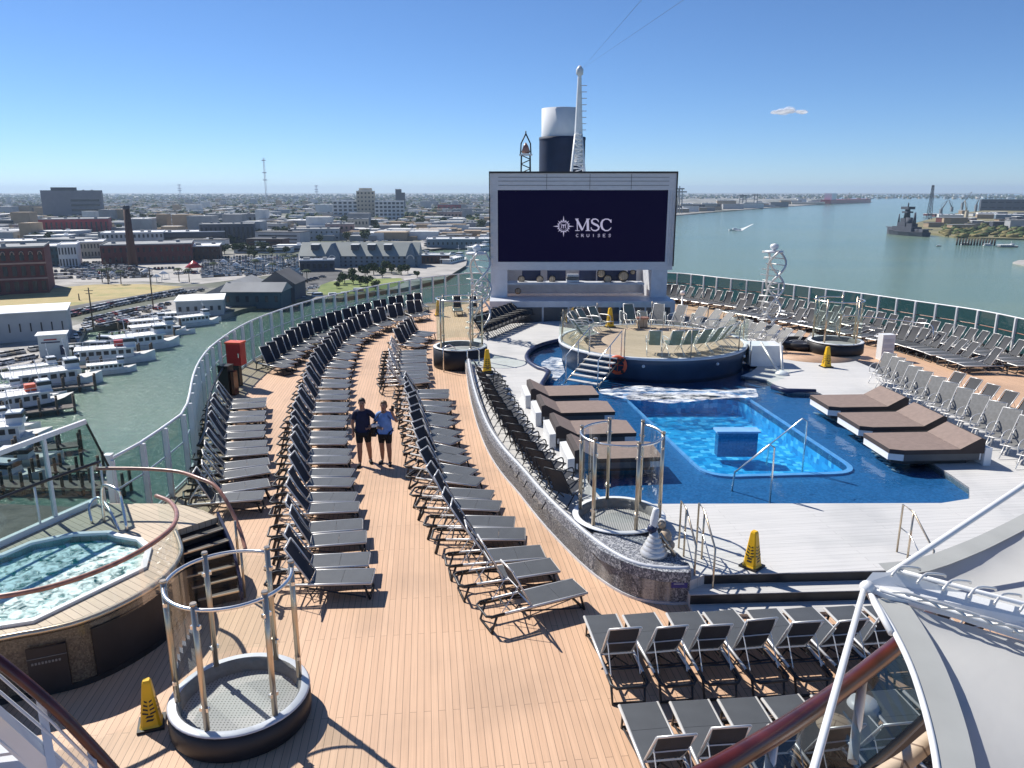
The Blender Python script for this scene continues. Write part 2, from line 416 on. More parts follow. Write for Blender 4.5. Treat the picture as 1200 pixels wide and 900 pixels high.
# steps down to the teak along the front
st = MB(); nrm = Vector((d_.y, -d_.x, 0))
for (o0, o1, z) in ((0.001, .34, .26), (.341, .68, .07)):
    a, b = fr0+nrm*o0-d_*.35, e1+nrm*o0; c, e = e1+nrm*o1, fr0+nrm*o1-d_*.35
    st.prism([a, b, c, e], .004, z, bottom=False)
struct(st.build('pool_deck_steps', [M['pooldeck']]), 'long low steps from the teak up to the pool deck')
# shade on the step risers, painted as dark strips
rt = MB()
for (o, z0, z1) in ((.003, .27, PZ-.02), (.344, .08, .245)):
    a, b = fr0+nrm*o-d_*.34, e1+nrm*o; rt.bar((a.x, a.y, (z0+z1)/2), (b.x, b.y, (z0+z1)/2), .006, z1-z0)
struct(rt.build('riser_shade', M['dark']), 'shade on the risers of the steps, painted dark')
# pool basin
struct(MB().prism([p for p in POOL], .10, .28, hole=INNER).build('pool_shelf', M['blueTile']), 'shallow deep-blue tiled shelf of the pool')
bs = MB(); n = len(INNER)
bs.prism(INNER, None, -.38)
bs.strip([(p.x, p.y, .279) for p in INNER]+[(INNER[0].x, INNER[0].y, .279)], [(p.x, p.y, -.38) for p in INNER]+[(INNER[0].x, INNER[0].y, -.38)])
struct(bs.build('pool_basin', M['poolCausticTile']), 'bright blue mosaic pool basin with painted caustic light')
cp = MB(); cen = sum((Vector(p) for p in INNER), Vector((0,0)))/n
outer = [p + (p-cen).normalized()*.15 for p in INNER]
cp.prism(outer, .281, .33, hole=INNER)
struct(cp.build('pool_coping', M['poolEdge']), 'pale blue line round the deep pool')
cu = MB(); ring = [Vector((p.x, p.y, PZ-.05)) for p in POOL]
cu.prism([p for p in POOL], .29, .405, mi=0) if False else None
struct(MB().prism([p for p in POOL], None, .40).build('pool_water', M['water']), 'clear blue pool water')
# well side wall + dark gutter
sw = MB(); PP = [(p.x, p.y) for p in POOL]+[(POOL[0].x, POOL[0].y)]
sw.strip([(x, y, PZ) for x, y in PP], [(x, y, -.1) for x, y in PP])
struct(sw.build('pool_side', M['blueTile']), 'blue tiled side of the pool')
# dark rim along the left channel of the pool
rimL = [Vector((p.x, p.y, PZ+.03)) for p in POOL if p.x < 3.6 and p.y > 24]
rimR = [Vector((x, y, PZ+.02)) for x, y in ((10.2,24.95),(9.25,25.05),(8.95,25.6))]
tag(MB().tube(rimR, .09, 6).build('channel_kerb', M['navy']), 'dark kerb along the far right corner of the pool', 'kerb')
tag(MB().tube(smooth(rimL, 2), .10, 6).build('channel_kerb', M['navy']), 'dark navy kerb curving round the narrow channel left of the round island', 'kerb')

# foam: churned water at the island's foot
def foammat():
    m, nt, N, L = newmat('white churned water'); out = N.new('ShaderNodeOutputMaterial')
    d = N.new('ShaderNodeBsdfDiffuse'); d.inputs[0].default_value = (.85,.88,.9,1); t = N.new('ShaderNodeBsdfTransparent')
    tc = N.new('ShaderNodeTexCoord'); nz = N.new('ShaderNodeTexNoise'); nz.inputs['Scale'].default_value = 2.2; nz.inputs['Detail'].default_value = 15; nz.inputs['Roughness'].default_value = .72; nz.inputs['Distortion'].default_value = .2
    mp = N.new('ShaderNodeMapping'); mp.inputs['Scale'].default_value = (.8,1.6,1); L.new(tc.outputs['Object'], mp.inputs[0]); L.new(mp.outputs[0], nz.inputs['Vector'])
    r = ramp(N, [(.42,(0,0,0)),(.50,(.35,.35,.35)),(.64,(1,1,1))]); L.new(nz.outputs['Fac'], r.inputs[0])
    mx = N.new('ShaderNodeMixShader'); L.new(r.outputs[0], mx.inputs[0]); L.new(t.outputs[0], mx.inputs[1]); L.new(d.outputs[0], mx.inputs[2]); L.new(mx.outputs[0], out.inputs[0]); return m
M['foam'] = foammat()
fm = MB()
def blobpoly(pts, z): fm.prism([p for p in pts], None, z)
top = [P(x, y, .41) for x, y in [(702,457),(745,452),(790,455),(830,457),(885,455)]]
bot = [P(x, y, .41) for x, y in [(702,460),(738,468),(790,472),(835,468),(889,465)]]
tp, bt = smooth(top, 8), smooth(bot, 8)
vs = []; nn = len(tp)
for j in range(5):
    for i in range(nn):
        p = tp[i].lerp(bt[i], j/4); vs.append((p.x, p.y + random.uniform(-.06,.06), .41 + random.uniform(0, .02)*(0 < j < 4)))
fm.add(vs, [(j*nn+i, (j+1)*nn+i, (j+1)*nn+i+1, j*nn+i+1) for j in range(4) for i in range(nn-1)], 0, True)
tag(fm.build('pool_foam', M['foam']), 'white churning foam where the island pours into the pool', 'foam', kind='stuff')
fm = MB(); c0 = [P(x, y, .41) for x, y in [(634,425),(646,418),(658,420),(662,436),(652,446),(636,441)]]
blobpoly(c0, .41)
tag(fm.build('channel_foam', M['foam']), 'white foam in the channel by the island steps', 'foam', kind='stuff')

# mosaic wall + end planter
wt = .16
wl = [flat(p, .65) for p in wall]; wb = [flat(p, 0) for p in wall]
inn = []
for i, p in enumerate(wall):
    a, b = wall[max(i-1,0)], wall[min(i+1,len(wall)-1)]; d = (b-a); d.z = 0; d.normalize(); inn.append(Vector((p.x, p.y, 0)) + Vector((-d.y, d.x, 0))*wt)
mwt = thing('mosaic_wall', 'long curving grey mosaic wall between the teak and the pool deck', 'wall', flat(wall[0]))
off = flat(wall[0]); K = MB(); rev = [(p.x-off.x, p.y-off.y) for p in wb] + [(p.x-off.x, p.y-off.y) for p in inn[::-1]]
K.prism(rev, .002, .65); K.build('wall', M['mosaic'], mwt)
cap = MB(); cap.strip([Vector((p.x-off.x, p.y-off.y, .05))+Vector((0,0,.0)) for p in wb], [Vector((p.x-off.x, p.y-off.y, .002)) for p in wb], .03)
cap.build('skirting', M['whiteb'], mwt)
cap = MB(); cap.tube([((a.x+b.x)/2-off.x, (a.y+b.y)/2-off.y, .655) for a, b in zip(wb, inn)], .04, 5); cap.build('top_edge', M['whiteb'], mwt)
pl = thing('mosaic_planter', 'raised grey mosaic platform with a blue sign at the wall end', 'planter', P(760, 690))
o0 = P(760, 690)
ppx = [(690,632),(704,645),(728,657),(750,665),(778,670),(807,671),(806,660),(793,647),(775,634),(748,627),(715,624),(696,624)]
pp = [P(x, y, .65) for x, y in ppx]
MB().prism([(p.x-o0.x, p.y-o0.y) for p in pp], .455, .652).build('platform', M['mosaic'], pl)
# solid front body under it (outside face down to the teak)
fpx = [(684,664),(715,688),(746,703),(783,708.5),(807,708)]
fb = [P(x, y, 0) for x, y in fpx]; back = [P(x, y, .65) for x, y in [(807,660),(793,647),(748,628),(700,625)]]
MB().prism([(p.x-o0.x+.02, p.y-o0.y+.03) for p in smooth(fb, 4)]+[(p.x-o0.x, p.y-o0.y) for p in back], .01, .648).build('body', M['mosaic'], pl)
sg = MB(); a, b = P(787, 706, 0), P(804, 707, 0)
a = at(787, 672, P(787,708,0).y-.03); b = at(806, 672, P(806,708,0).y-.03); c = at(787, 688, a.y)
sg.bar((a.x-o0.x, a.y-o0.y-.02, (a.z+c.z)/2), (b.x-o0.x, b.y-o0.y-.02, (a.z+c.z)/2), .02, abs(a.z-c.z)); sgo = sg.build('sign', M['signblue'], pl)
sg = MB()
for k in range(3): sg.bar((a.x-o0.x+.04, a.y-o0.y-.036, a.z-.06-.06*k), (b.x-o0.x-.06, b.y-o0.y-.036, a.z-.06-.06*k), .006, .012)
sg.build('sign_lines', M['whiteb'], sgo)

# ------------------------------------------------------------------ hull below the decks
hp = [(p.x*1.0, p.y) for p in deckpoly]
hq_ = MB().prism(hp, -45.5, -1.4)
hq_.strip([(x,y,-.02) for x,y in hp], [(x,y,-1.4) for x,y in hp])
struct(hq_.build('ship_hull', M['whiteb']), 'white side of the ship')

# ------------------------------------------------------------------ perimeter glass rails
def glass_rail(name, label, pts, h, glass, post_w=.07, rail=.035, mid=None, z0=0, step=1.1, group=None, toprail='white'):
    pts = resample(pts, step); o = flat(pts[0], z0); t = thing(name, label, 'railing', o, 0, group)
    L0 = [Vector((p.x-o.x, p.y-o.y, 0)) for p in pts]
    up = Vector((0,0,h))
    MB().tube([p+up for p in L0], rail, 6).build('top_rail', M[toprail], t)
    MB().tube([p+Vector((0,0,.06)) for p in L0], rail, 5).build('bottom_rail', M['white'], t)
    if mid: MB().tube([p+Vector((0,0,mid[0])) for p in L0], .022, 5).build('middle_rail', M[mid[1]], t)
    MB().strip([p+Vector((0,0,h-.03)) for p in L0], [p+Vector((0,0,.08)) for p in L0]).build('glass', glass, t)
    for i, p in enumerate(L0[:100]):
        d = L0[min(i+1, len(L0)-1)]-L0[max(i-1, 0)]; rz = atan2(d.y, d.x)
        q = MB().box((0,-.04,h/2), (post_w, .13, h-.02)); me = POSTS.get((post_w, h)) or POSTS.setdefault((post_w, h), q.mesh('post', M['white']))
        place('post', me, t, p, rz)
    return t
POSTS = {}
glass_rail('glass_railing', 'tall glass railing with white posts curving along the harbour town side', [flat(p) for p in railL], H, M['glass'], mid=(1.0, 'whiteb'))
glass_rail('glass_railing', 'long dark glass railing with white posts and reddish middle rail along the open water', [flat(p) for p in railR], H, M['glassR'], mid=(1.05, 'wood2'))
glass_rail('glass_railing', 'short stretch of glass railing behind the big display', [flat(railL[-1]), flat(railR[0])], H, M['glass'])

# ================================================================== LOUNGERS
def lounger_meshes():
    W = .525; hw = W/2
    fr = MB()
    for s in (-1, 1): fr.tube([(-.50, s*hw, .33), (1.06, s*hw, .33)], .023, 6)
    for x in (0, 1.06): fr.tube([(x, -hw, .33), (x, hw, .33)], .016, 4)
    hd = MB(); hd.tube([(-.50,-hw,.33),(-.72,-hw,.325),(-.80,-hw+.06,.32),(-.80,hw-.06,.32),(-.72,hw,.325),(-.50,hw,.33)], .023, 6); hd.tube([(-.38,-hw,.33),(-.38,hw,.33)], .016, 4)
    seat = MB()
    for j in range(2):
        x0, x1 = (0.02, .53) if j == 0 else (.535, 1.05)
        seat.box(((x0+x1)/2, 0, .345), (x1-x0, W-.03, .012))
    leg = MB(); leg.tube([(0, -hw+.02, .33), (.10, -hw+.03, .02), (.10, hw-.03, .02), (0, hw-.02, .33)], .023, 5)
    brace_and_shade = MB()
    for s in (-1, 1): brace_and_shade.tube([(-.3, s*(hw-.04), .32), (-.02, -s*(hw-.04), .10), (.25, s*(hw-.04), .32)], .016, 4)
    brace_and_shade.tube([(-.3, -hw+.04, .30), (.95, -hw+.04, .05)], .016, 4); brace_and_shade.tube([(-.3, hw-.04, .30), (.95, hw-.04, .05)], .016, 4)
    for s in (-1, 1): brace_and_shade.box((.14, s*(hw-.03), .295), (1.75, .02, .035))  # dark strips that paint the shade along the lounger's sides
    backs = []
    for ang in (58, 50, 63, 14):
        a = R(ang); c, s_ = cos(a), sin(a); b = MB(); f = MB()
        def q(d, y, n=0): return (-d*c - n*s_, y, .35 + d*s_ - n*c)
        pts = []
        for k in range(6):
            d = .02 + .72*k/5; sag = .035*sin(pi*k/5)
            pts.append((q(d, -hw+.05, sag), q(d, hw-.05, sag)))
        vs = [v for p in pts for v in p]; b.add(vs, [(2*i, 2*i+2, 2*i+3, 2*i+1) for i in range(5)], 0, True)
        for sgn in (-1, 1): f.tube([q(0, sgn*(hw-.03)), q(.76, sgn*(hw-.03))], .017, 5)
        f.tube([q(.76, -hw+.03), q(.76, hw-.03)], .017, 5); f.tube([q(.42, -hw+.04, .05), q(.42, hw-.04, .05)], .01, 4)
        if ang > 20: f.tube([q(.45, -hw+.05, .02), (-.52, -hw+.05, .33)], .009, 4); f.tube([q(.45, hw-.05, .02), (-.52, hw-.05, .33)], .009, 4)
        backs.append((b.mesh('backrest', M['sling2']), f.mesh('back_frame', M['alu'])))
    return (fr.mesh('frame', M['alu']), hd.mesh('head_frame', M['dark'])), seat.mesh('seat', M['sling']), leg.mesh('leg', M['dark']), brace_and_shade.mesh('brace_and_shade', M['dark']), backs
LF, LS, LL, LB, LBK = lounger_meshes()
LPROT = {}
def mk_lounger(var):
    t = thing('sun_lounger', 'x', 'sun lounger')
    place('frame', LF[0], t); place('head_frame', LF[1], t); place('seat', LS, t); place('brace_and_shade', LB, t)
    a = place('leg', LL, t, (.92,0,0)); b = place('leg', LL, t, (-.62,0,0), pi)
    bk = place('backrest', LBK[var][0], t); place('back_frame', LBK[var][1], bk)
    return t
def put_lounger(x, y, z, rz, label, group, var=0):
    if var not in LPROT:
        LPROT[var] = mk_lounger(var); t = LPROT[var]; t.location = (x, y, z); t.rotation_euler = (0,0,rz); t['label'] = label; t['group'] = group
        KIDS[t.name] = [(c, list(c.children)) for c in t.children]; return t
    return dup(LPROT[var], (x, y, z), rz, label, group)
def interp_row(hp, fp, spacing, n=None):
    """paired world polylines (hinge, foot) -> list of (x, y, angle)"""
    hs, fs = smooth(hp, 6), smooth(fp, 6); L = [0]
    for i in range(1, len(hs)): L.append(L[-1] + ((hs[i]+fs[i])/2-(hs[i-1]+fs[i-1])/2).length)
    out = []; s_ = .34; k = 0
    while s_ < L[-1]:
        j = 0
        while j < len(L)-2 and L[j+1] < s_: j += 1
        t = (s_-L[j])/max(1e-9, L[j+1]-L[j]); h = hs[j].lerp(hs[j+1], t); f = fs[j].lerp(fs[j+1], t)
        out.append((h.x, h.y, atan2(f.y-h.y, f.x-h.x))); s_ += spacing[k % len(spacing)]; k += 1
    return out
def row(hpx, fpx, z, where, group, spacing=(.64,.94), var=(0,0,2), near_last=True, skip=(), vmap={}):
    hp = [P(x, y, z+.35) for x, y in hpx]; fp = [P(x, y, z+.35) for x, y in fpx]
    L = interp_row(hp, fp, spacing); N = len(L)
    for i, (x, y, a) in enumerate(L):
        if i in skip: continue
        k = N-i if near_last else i+1
        v = vmap.get(i, random.choice(var))
        put_lounger(x + random.uniform(-.03,.03), y+random.uniform(-.02,.02), z, a + random.uniform(-.025,.025), f'grey lounger, {ordw(k)} from the near end of {where}', group, v)
    return N
GA = 'sun loungers along the town-side railing'
row([(497,356),(465,361),(435,369),(405,378),(377,388),(352,401),(330,416),(311,431)],
    [(510,362),(480,368),(452,376),(424,386),(396,396),(373,408),(352,422),(338,435)], 0, 'the rail row past the red box', GA, var=(0,2,2))
row([(273,467),(266,500),(264,530),(261,555),(258,572),(246,592)], [(310,465),(308,498),(311,527),(307,548),(301,566),(288,592)], 0,
    'the near rail row below the red box', GA)
GB = 'sun loungers in the row left of the walking couple'
row([(496,365),(470,370),(440,379),(416,390),(400,402),(390,417),(379,435),(371,465),(363,500),(361,567),(363,620),(367,681)],
    [(511,371),(487,377),(462,385),(441,396),(427,407),(418,421),(414,437),(408,465),(406,500),(415,567),(425,615),(437,680)], 0, 'the row left of the couple', GB, spacing=(.63,.95))
GC = 'sun loungers in the rows right of the walking couple'
row([(489,387),(482,392),(476,398),(471,405)], [(511,389),(506,396),(503,402),(501,409)], 0, 'the small cluster by the far shower', GC)
row([(471,410),(469,428),(468,451)], [(500,409),(499,427),(499,448)], 0, 'the middle cluster beyond the couple', GC, spacing=(.62,.74))
row([(491,456),(489,468),(495,490),(502,520),(512,552),(526,580),(541,605),(557,628),(576,657),(600,684),(624,707)],
    [(524,455),(529,469),(537,497),(550,530),(566,560),(583,583),(599,607),(617,628),(638,650),(661,672),(684,690)], 0, 'the row right of the couple', GC, spacing=(.63,.93))
# foreground rows seen from behind
GD = 'sun loungers in the two foreground rows'
def straight(px_first, px_last, z, pitch, n, rz, where, group, ori_off=None):
    a, b = P(*px_first, z+.35), P(*px_last, z+.35); d = (b-a).normalized()
    for i in range(n):
        f = a + d*(pitch*i); h = f - Vector((cos(rz), sin(rz), 0))*1.05
        put_lounger(h.x, h.y, z, rz + random.uniform(-.035,.035), f'dark-backed lounger, {ordw(i+1)} from the left in {where}', group, random.choice((0,2,0)))
rzD = R(90)+R(7.3)
straight((703,720.5), (1030,709), 0, .665, 9, rzD, 'the foreground row by the pool steps', GD)
straight((748,824), (1060,808), 0, .665, 7, rzD, 'the nearest row of all', GD)
# right-hand rows, offset from the open-water rail
rr = resample([flat(p) for p in railR], .74)
def offrow(i0, i1, off, where, group, var=(0,2)):
    k = 0
    for i in range(i0, min(i1, len(rr)-1)):
        d = (rr[i+1]-rr[i-1]).normalized(); nin = Vector((d.y, -d.x, 0))
        if nin.dot(Vector((7,30,0))-rr[i]) < 0: nin = -nin
        h = rr[i] + nin*off; k += 1
        if (i, off) in ((20,1.15),(27,1.15),(24,3.25),(31,3.25)): TOW.append((h+nin*.45, atan2(nin.y, nin.x)))
        put_lounger(h.x + random.uniform(-.05,.05), h.y, 0, atan2(nin.y, nin.x) + random.uniform(-.06,.06), f'grey lounger, {ordw(k)} from the far end of {where}', group, random.choice(var))
TOW = []
GE = 'sun loungers in the rows along the open-water railing'
nR = len(rr)
offrow(6, nR-2, 1.15, 'the row touching the open-water railing', GE)
offrow(17, nR-2, 3.25, 'the second row from the open-water railing', GE, var=(1,0,3))
for i in range(6):
    p = P(1128+13*i, 437+5.2*i, .35); 
    put_lounger(15.0+.06*i, 25.6-.85*i, 0, R(200), f'lounger set apart on the teak, {ordw(i+1)} of six behind the pale armchairs', GE, 1)
row([(529,361),(541,360.5),(553,360),(566,360)], [(535,371),(547,371),(559,371),(571,371)], 0, 'the far row left of the display', 'sun loungers near the display wall', spacing=(.9,))

for (p, a), lb in zip(TOW, ('crumpled white towel left on a railside lounger, farther one','crumpled white towel left on a railside lounger, nearer one','white towel on a second-row lounger on the right, farther one','white towel on a second-row lounger on the right, nearer one')):
    q = MB(); n_ = 9; vs = [(x*.045-.2, y*.06-.24, random.uniform(.0,.07)) for x in range(n_) for y in range(n_)]
    q.add(vs, [(x*n_+y, (x+1)*n_+y, (x+1)*n_+y+1, x*n_+y+1) for x in range(n_-1) for y in range(n_-1)], 0, True)
    tag(q.build('towel', M['white'], None, (p.x, p.y, .36), a), lb, 'towel')
# ------------------------------------------------------------------ reclining armchairs
def armchair_meshes(sl, fm='alu', rc=.54):
    W = .54; hw = W/2; s_ = MB(); f = MB(); b = MB(); arm = MB(); leg = MB()
    s_.add([(-.02,-hw+.06,.36),(-.02,hw-.06,.36),(.3,-hw+.06,.37),(.3,hw-.06,.37),(.58,-hw+.06,.42),(.58,hw-.06,.42)], [(0,2,3,1),(2,4,5,3)], 0, True)
    pts = []
    for k in range(6):
        t = k/5; x = -.02-rc*t; z = .36+.60*t; pts += [(x+.05*sin(pi*t), -hw+.07, z-.03*sin(pi*t)), (x+.05*sin(pi*t), hw-.07, z-.03*sin(pi*t))]
    b.add(pts, [(2*i, 2*i+2, 2*i+3, 2*i+1) for i in range(5)], 0, True)
    for s in (-1, 1):
        f.tube([(-.04-rc, s*(hw-.05), .97), (-.02, s*hw, .36), (.3, s*hw, .37), (.6, s*hw, .42)], .016, 5)
        arm.tube(smooth([(-.22, s*(hw+.02), .64), (.12, s*(hw+.03), .66), (.36, s*(hw+.03), .64), (.44, s*(hw+.03), .52), (.40, s*(hw+.02), .36)], 3), .016, 5)
        leg.tube([(-.35, s*hw, .02), (.1, s*hw, .37), (.5, s*hw, .02)], .015, 5)
    f.tube([(-.04-rc, -hw+.05, .97), (-.04-rc, hw-.05, .97)], .016, 5); f.tube([(.6, -hw, .42), (.6, hw, .42)], .016, 5)
    return [('seat', s_.mesh('seat', sl)), ('backrest', b.mesh('backrest', sl)), ('frame', f.mesh('frame', M[fm])), ('arms', arm.mesh('arms', M[fm])), ('leg', leg.mesh('leg', M[fm]))]
ACM = {'l': armchair_meshes(M['sling3']), 'd': armchair_meshes(M['sling2'], 'dark'), 'g': armchair_meshes(M['slinggreen'], 'alu', .40), 'u': armchair_meshes(M['sling2'], 'dark', .30)}
ACP = {}
def put_chair(x, y, z, rz, label, group, kind='l'):
    if kind not in ACP:
        t = thing('reclining_armchair', label, 'armchair', (x,y,z), rz, group)
        for nme, me in ACM[kind]: place(nme, me, t)
        ACP[kind] = t; return t
    return dup(ACP[kind], (x,y,z), rz, label, group)
def chair_row(hpx, fpx, z, pitch, where, group, kind):
    hp = [P(x, y, z+.36) for x, y in hpx]; fp = [P(x, y, z+.36) for x, y in fpx]
    L = interp_row(hp, fp, (pitch,))
    for i, (x, y, a) in enumerate(L):
        put_chair(x, y, z, a+random.uniform(-.05,.05), f'sling armchair, {ordw(len(L)-i)} from the near end of {where}', group, kind)
chair_row([(566,440),(574,458),(584,478),(597,500),(612,523),(630,546),(651,569),(671,590)], [(582,440),(591,454),(602,471),(616,491),(631,512),(651,534),(673,557),(692,578)], PZ, .68, 'the dark row behind the mosaic wall', 'dark armchairs inside the mosaic wall', 'u')
chair_row([(1030,434),(1065,455),(1100,473),(1140,492),(1175,510),(1215,532)], [(1021,438),(1055,460),(1090,479),(1129,499),(1164,518),(1202,541)], PZ, .72, 'the pale row behind the right daybeds', 'pale armchairs on the right of the white deck', 'l')
# armchairs on the deck behind the island, in an arc
k = 0
for ring, (rad, a0, a1, st_) in enumerate(((5.6, 8, 92, 8), (7.4, 12, 80, 6.2))):
    a = a1
    while a > a0:
        c = ISC + Vector((cos(R(a)), sin(R(a))))*rad; k += 1
        put_chair(c.x, c.y, PZ if rad < 7 else .0, R(a+180)+random.uniform(-.1,.1), f'pale armchair, {ordw(k if ring==0 else k-n0)} from the display in the {"inner" if ring==0 else "outer"} arc behind the island', 'armchairs in arcs behind the round island', 'l')
        a -= st_
    n0 = k
k = 0
for i in range(11):
    p = P(566+4.6*i, 396-1.9*i, PZ); k += 1
    put_chair(p.x, p.y, PZ, R(-35), f'dark armchair by the far left steel sculpture, {ordw(k)} from its near end', 'dark armchairs near the far left sculpture', 'd')
# cushions stack near the display
cs = thing('cushion_stack', 'stack of dark cushions left of the display stage', 'cushions', P(592, 380, 0))
for j in range(5): MB().box((0, 0, .12+.17*j), (1.5-.03*j, .9, .15)).build('cushion', M['black'] if j % 2 else M['navy'], cs)
# ================================================================== ISLAND, STAGE, SCREEN
ISZ = 1.2
it = thing('round_island', 'round raised sun terrace with dark blue sides standing in the pool', 'terrace', (ISC.x, ISC.y, 0))
MB().lathe([(ISR-.12, .1), (ISR-.12, .75), (ISR, .95), (ISR, ISZ-.07)], n=64, cap=False).build('side', M['islandside'], it)
MB().lathe([(ISR+.03, ISZ-.065), (ISR+.03, ISZ+.02), (ISR-.12, ISZ+.02), (ISR-.12, ISZ-.02)], n=64, cap=False).build('rim', M['whiteb'], it)
MB().prism([(cos(R(a))*(ISR-.14), sin(R(a))*(ISR-.14)) for a in range(0,360,6)], ISZ-.2, ISZ).build('floor', M['tubdeck'], it)
ge = MB(); a0, a1 = -115, 222      # opening at the front left where the steps rise
A = [a0 + (a1-a0)*i/60 for i in range(61)]
# leave gap between 222 and 245 deg
ge.strip([(cos(R(a))*ISR, sin(R(a))*ISR, ISZ+1.0) for a in A], [(cos(R(a))*ISR, sin(R(a))*ISR, ISZ+.04) for a in A]); ge.build('glass', M['glassG'], it)
for a in (-115,-78,-40,0,40,80,120,160,190,222):
    MB().tube([(cos(R(a))*ISR, sin(R(a))*ISR, ISZ), (cos(R(a))*ISR, sin(R(a))*ISR, ISZ+1.03)], .022, 6).build('post', M['steel'], it)
for a in (-104,-60,-30):
    MB().ball((cos(R(a))*(ISR+.01), sin(R(a))*(ISR+.01), .92), .06).build('lamp', M['whiteb'], it)
# steps down from the island
stp = thing('island_steps', 'open white steps with steel handrails climbing the left front of the island', 'steps', (0,0,0))
sa = R(233); dr = Vector((cos(sa), sin(sa), 0)); tn = Vector((-dr.y, dr.x, 0)); b0 = Vector((ISC.x, ISC.y, 0)) + dr*(ISR-.05)
stp.location = b0
for k in range(6):
    c = dr*(.14+.27*k) + Vector((0,0,ISZ-.03-.14*k)); m_ = MB(); m_.bar(c-tn*.62, c+tn*.62, .20, .04); m_.build('tread', M['pooldeck'], stp)
for s in (-1, 1):
    m_ = MB(); m_.tube([tn*s*.66+dr*.0+Vector((0,0,ISZ-.1)), tn*s*.66+dr*1.7+Vector((0,0,.35))], .03, 5); m_.build('stringer', M['steel'], stp)
    m_ = MB(); m_.tube([tn*s*.66+Vector((0,0,ISZ)), tn*s*.66+Vector((0,0,ISZ+.95)), tn*s*.66+dr*1.6+Vector((0,0,1.35)), tn*s*.66+dr*1.6+Vector((0,0,.4))], .022, 6)
    m_.tube([tn*s*.66+dr*.8+Vector((0,0,.75)), tn*s*.66+dr*.8+Vector((0,0,1.75))], .018, 6); m_.build('handrail', M['chrome'], stp)
# life ring
lr = thing('life_ring', 'orange life ring hung on the island side right of the steps', 'life ring')
a = R(-102.5); a = R(-118); c = Vector((ISC.x+cos(a)*(ISR+.12), ISC.y+sin(a)*(ISR+.12), .92)); lr.location = c; lr.rotation_euler = (0,0,a+pi/2)
MB().tube([(cos(R(t))*.30, 0, sin(R(t))*.30) for t in range(0,360,20)], .065, 8, closed=True).build('ring', M['orange'], lr)
m_ = MB()
for t in (45,135,225,315): m_.box((cos(R(t))*.30, 0, sin(R(t))*.30), (.11,.145,.11))
m_.build('band', M['black'], lr)
m_ = MB(); m_.tube([(-.3,0,0),(.3,0,0)], .012, 4); m_.tube([(0,0,-.3),(0,0,.3)], .012, 4); m_.build('rope', M['orange'], lr)
# chairs on the island
where = {}
k = 0
for a in (-98,-84,-74,-63,-52,-40,-27):
    k += 1; put_chair(ISC.x+cos(R(a))*2.95, ISC.y+sin(R(a))*2.95, ISZ, R(a+180), f'armchair on the island with its back to the pool, {ordw(k)} from the island steps', 'armchairs along the front of the island', 'g')
k = 0
for a in (196,183,170,158,145,130,98,75,58,42,28,14):
    k += 1; put_chair(ISC.x+cos(R(a))*2.95, ISC.y+sin(R(a))*2.95, ISZ, R(a+180), f'armchair round the back of the island, {ordw(k)} clockwise from the island steps', 'armchairs round the back of the island', 'g' if a > 80 else 'l')
bx = thing('side_table', 'small tan box table among the chairs at the back of the island', 'table', (ISC.x+cos(R(88))*2.9, ISC.y+sin(R(88))*2.9, ISZ))
MB().box((0,0,.42), (.52,.42,.06)).build('top', M['wood2'], bx)
MB().box((0,0,.22), (.44,.34,.36)).build('body', M['tubdeck'], bx)
# ------------------------------------------------------------------ daybeds
def daybed(rz, loc, label, group, proto={}):
    if 'p' in proto: return dup(proto['p'], loc, rz, label, group)
    t = thing('daybed', label, 'daybed', loc, rz, group)
    # x towards head end; y across
    MB().prism([(-1.02,-.55),(-.72,-.70),(1.25,-.70),(1.25,.70),(-1.02,.70)], .15, .34).build('base', M['white'], t)
    q = MB(); q.box((.25,-.705,.245),(1.9,.02,.19)); q.build('side_shade', M['sling'], t); q = MB(); q.box((.25,.705,.245),(1.9,.02,.19)); q.build('side_shade', M['sling'], t)  # dark panels put the shade on the white base's sides into colour
    MB().prism([(-.85,-.40),(-.6,-.55),(1.0,-.55),(1.0,.55),(-.85,.55)], 0, .12).build('plinth', M['dark'], t)
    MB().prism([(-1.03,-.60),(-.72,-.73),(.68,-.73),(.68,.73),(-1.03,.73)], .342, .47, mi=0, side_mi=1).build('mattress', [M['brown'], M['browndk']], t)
    b = MB(); prof = [(.68,.342),(.68,.475),(1.18,.78),(1.30,.74),(1.30,.342)]
    vs = [(x, -.73, z) for x, z in prof] + [(x, .73, z) for x, z in prof]
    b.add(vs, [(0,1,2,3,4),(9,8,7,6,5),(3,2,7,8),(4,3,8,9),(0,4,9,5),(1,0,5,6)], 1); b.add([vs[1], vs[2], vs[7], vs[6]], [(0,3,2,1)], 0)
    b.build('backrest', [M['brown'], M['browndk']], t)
    w = MB(); q = [(1.301,.0),(1.301,.52),(1.48,.50),(1.48,0)]
    vs = [(x, -.76, z) for x, z in q] + [(x, .76, z) for x, z in q]
    w.add(vs, [(0,1,2,3)[::-1],(4,5,6,7),(1,5,6,2)[::-1],(2,6,7,3)[::-1],(0,4,5,1)[::-1]], 0); w.build('head_block', M['white'], t)
    proto['p'] = t; return t
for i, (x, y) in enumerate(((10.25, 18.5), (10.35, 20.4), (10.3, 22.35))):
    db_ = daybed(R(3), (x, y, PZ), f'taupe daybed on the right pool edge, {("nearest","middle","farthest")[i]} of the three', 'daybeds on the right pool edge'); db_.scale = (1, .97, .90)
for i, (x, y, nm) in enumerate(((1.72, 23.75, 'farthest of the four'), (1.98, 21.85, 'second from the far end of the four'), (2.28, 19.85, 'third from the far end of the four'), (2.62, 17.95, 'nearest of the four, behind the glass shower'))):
    db_ = daybed(R(180+5), (x, y, PZ), f'taupe daybed on the left pool edge, {nm}', 'daybeds on the left pool edge'); db_.scale = (.92, .86, .80)
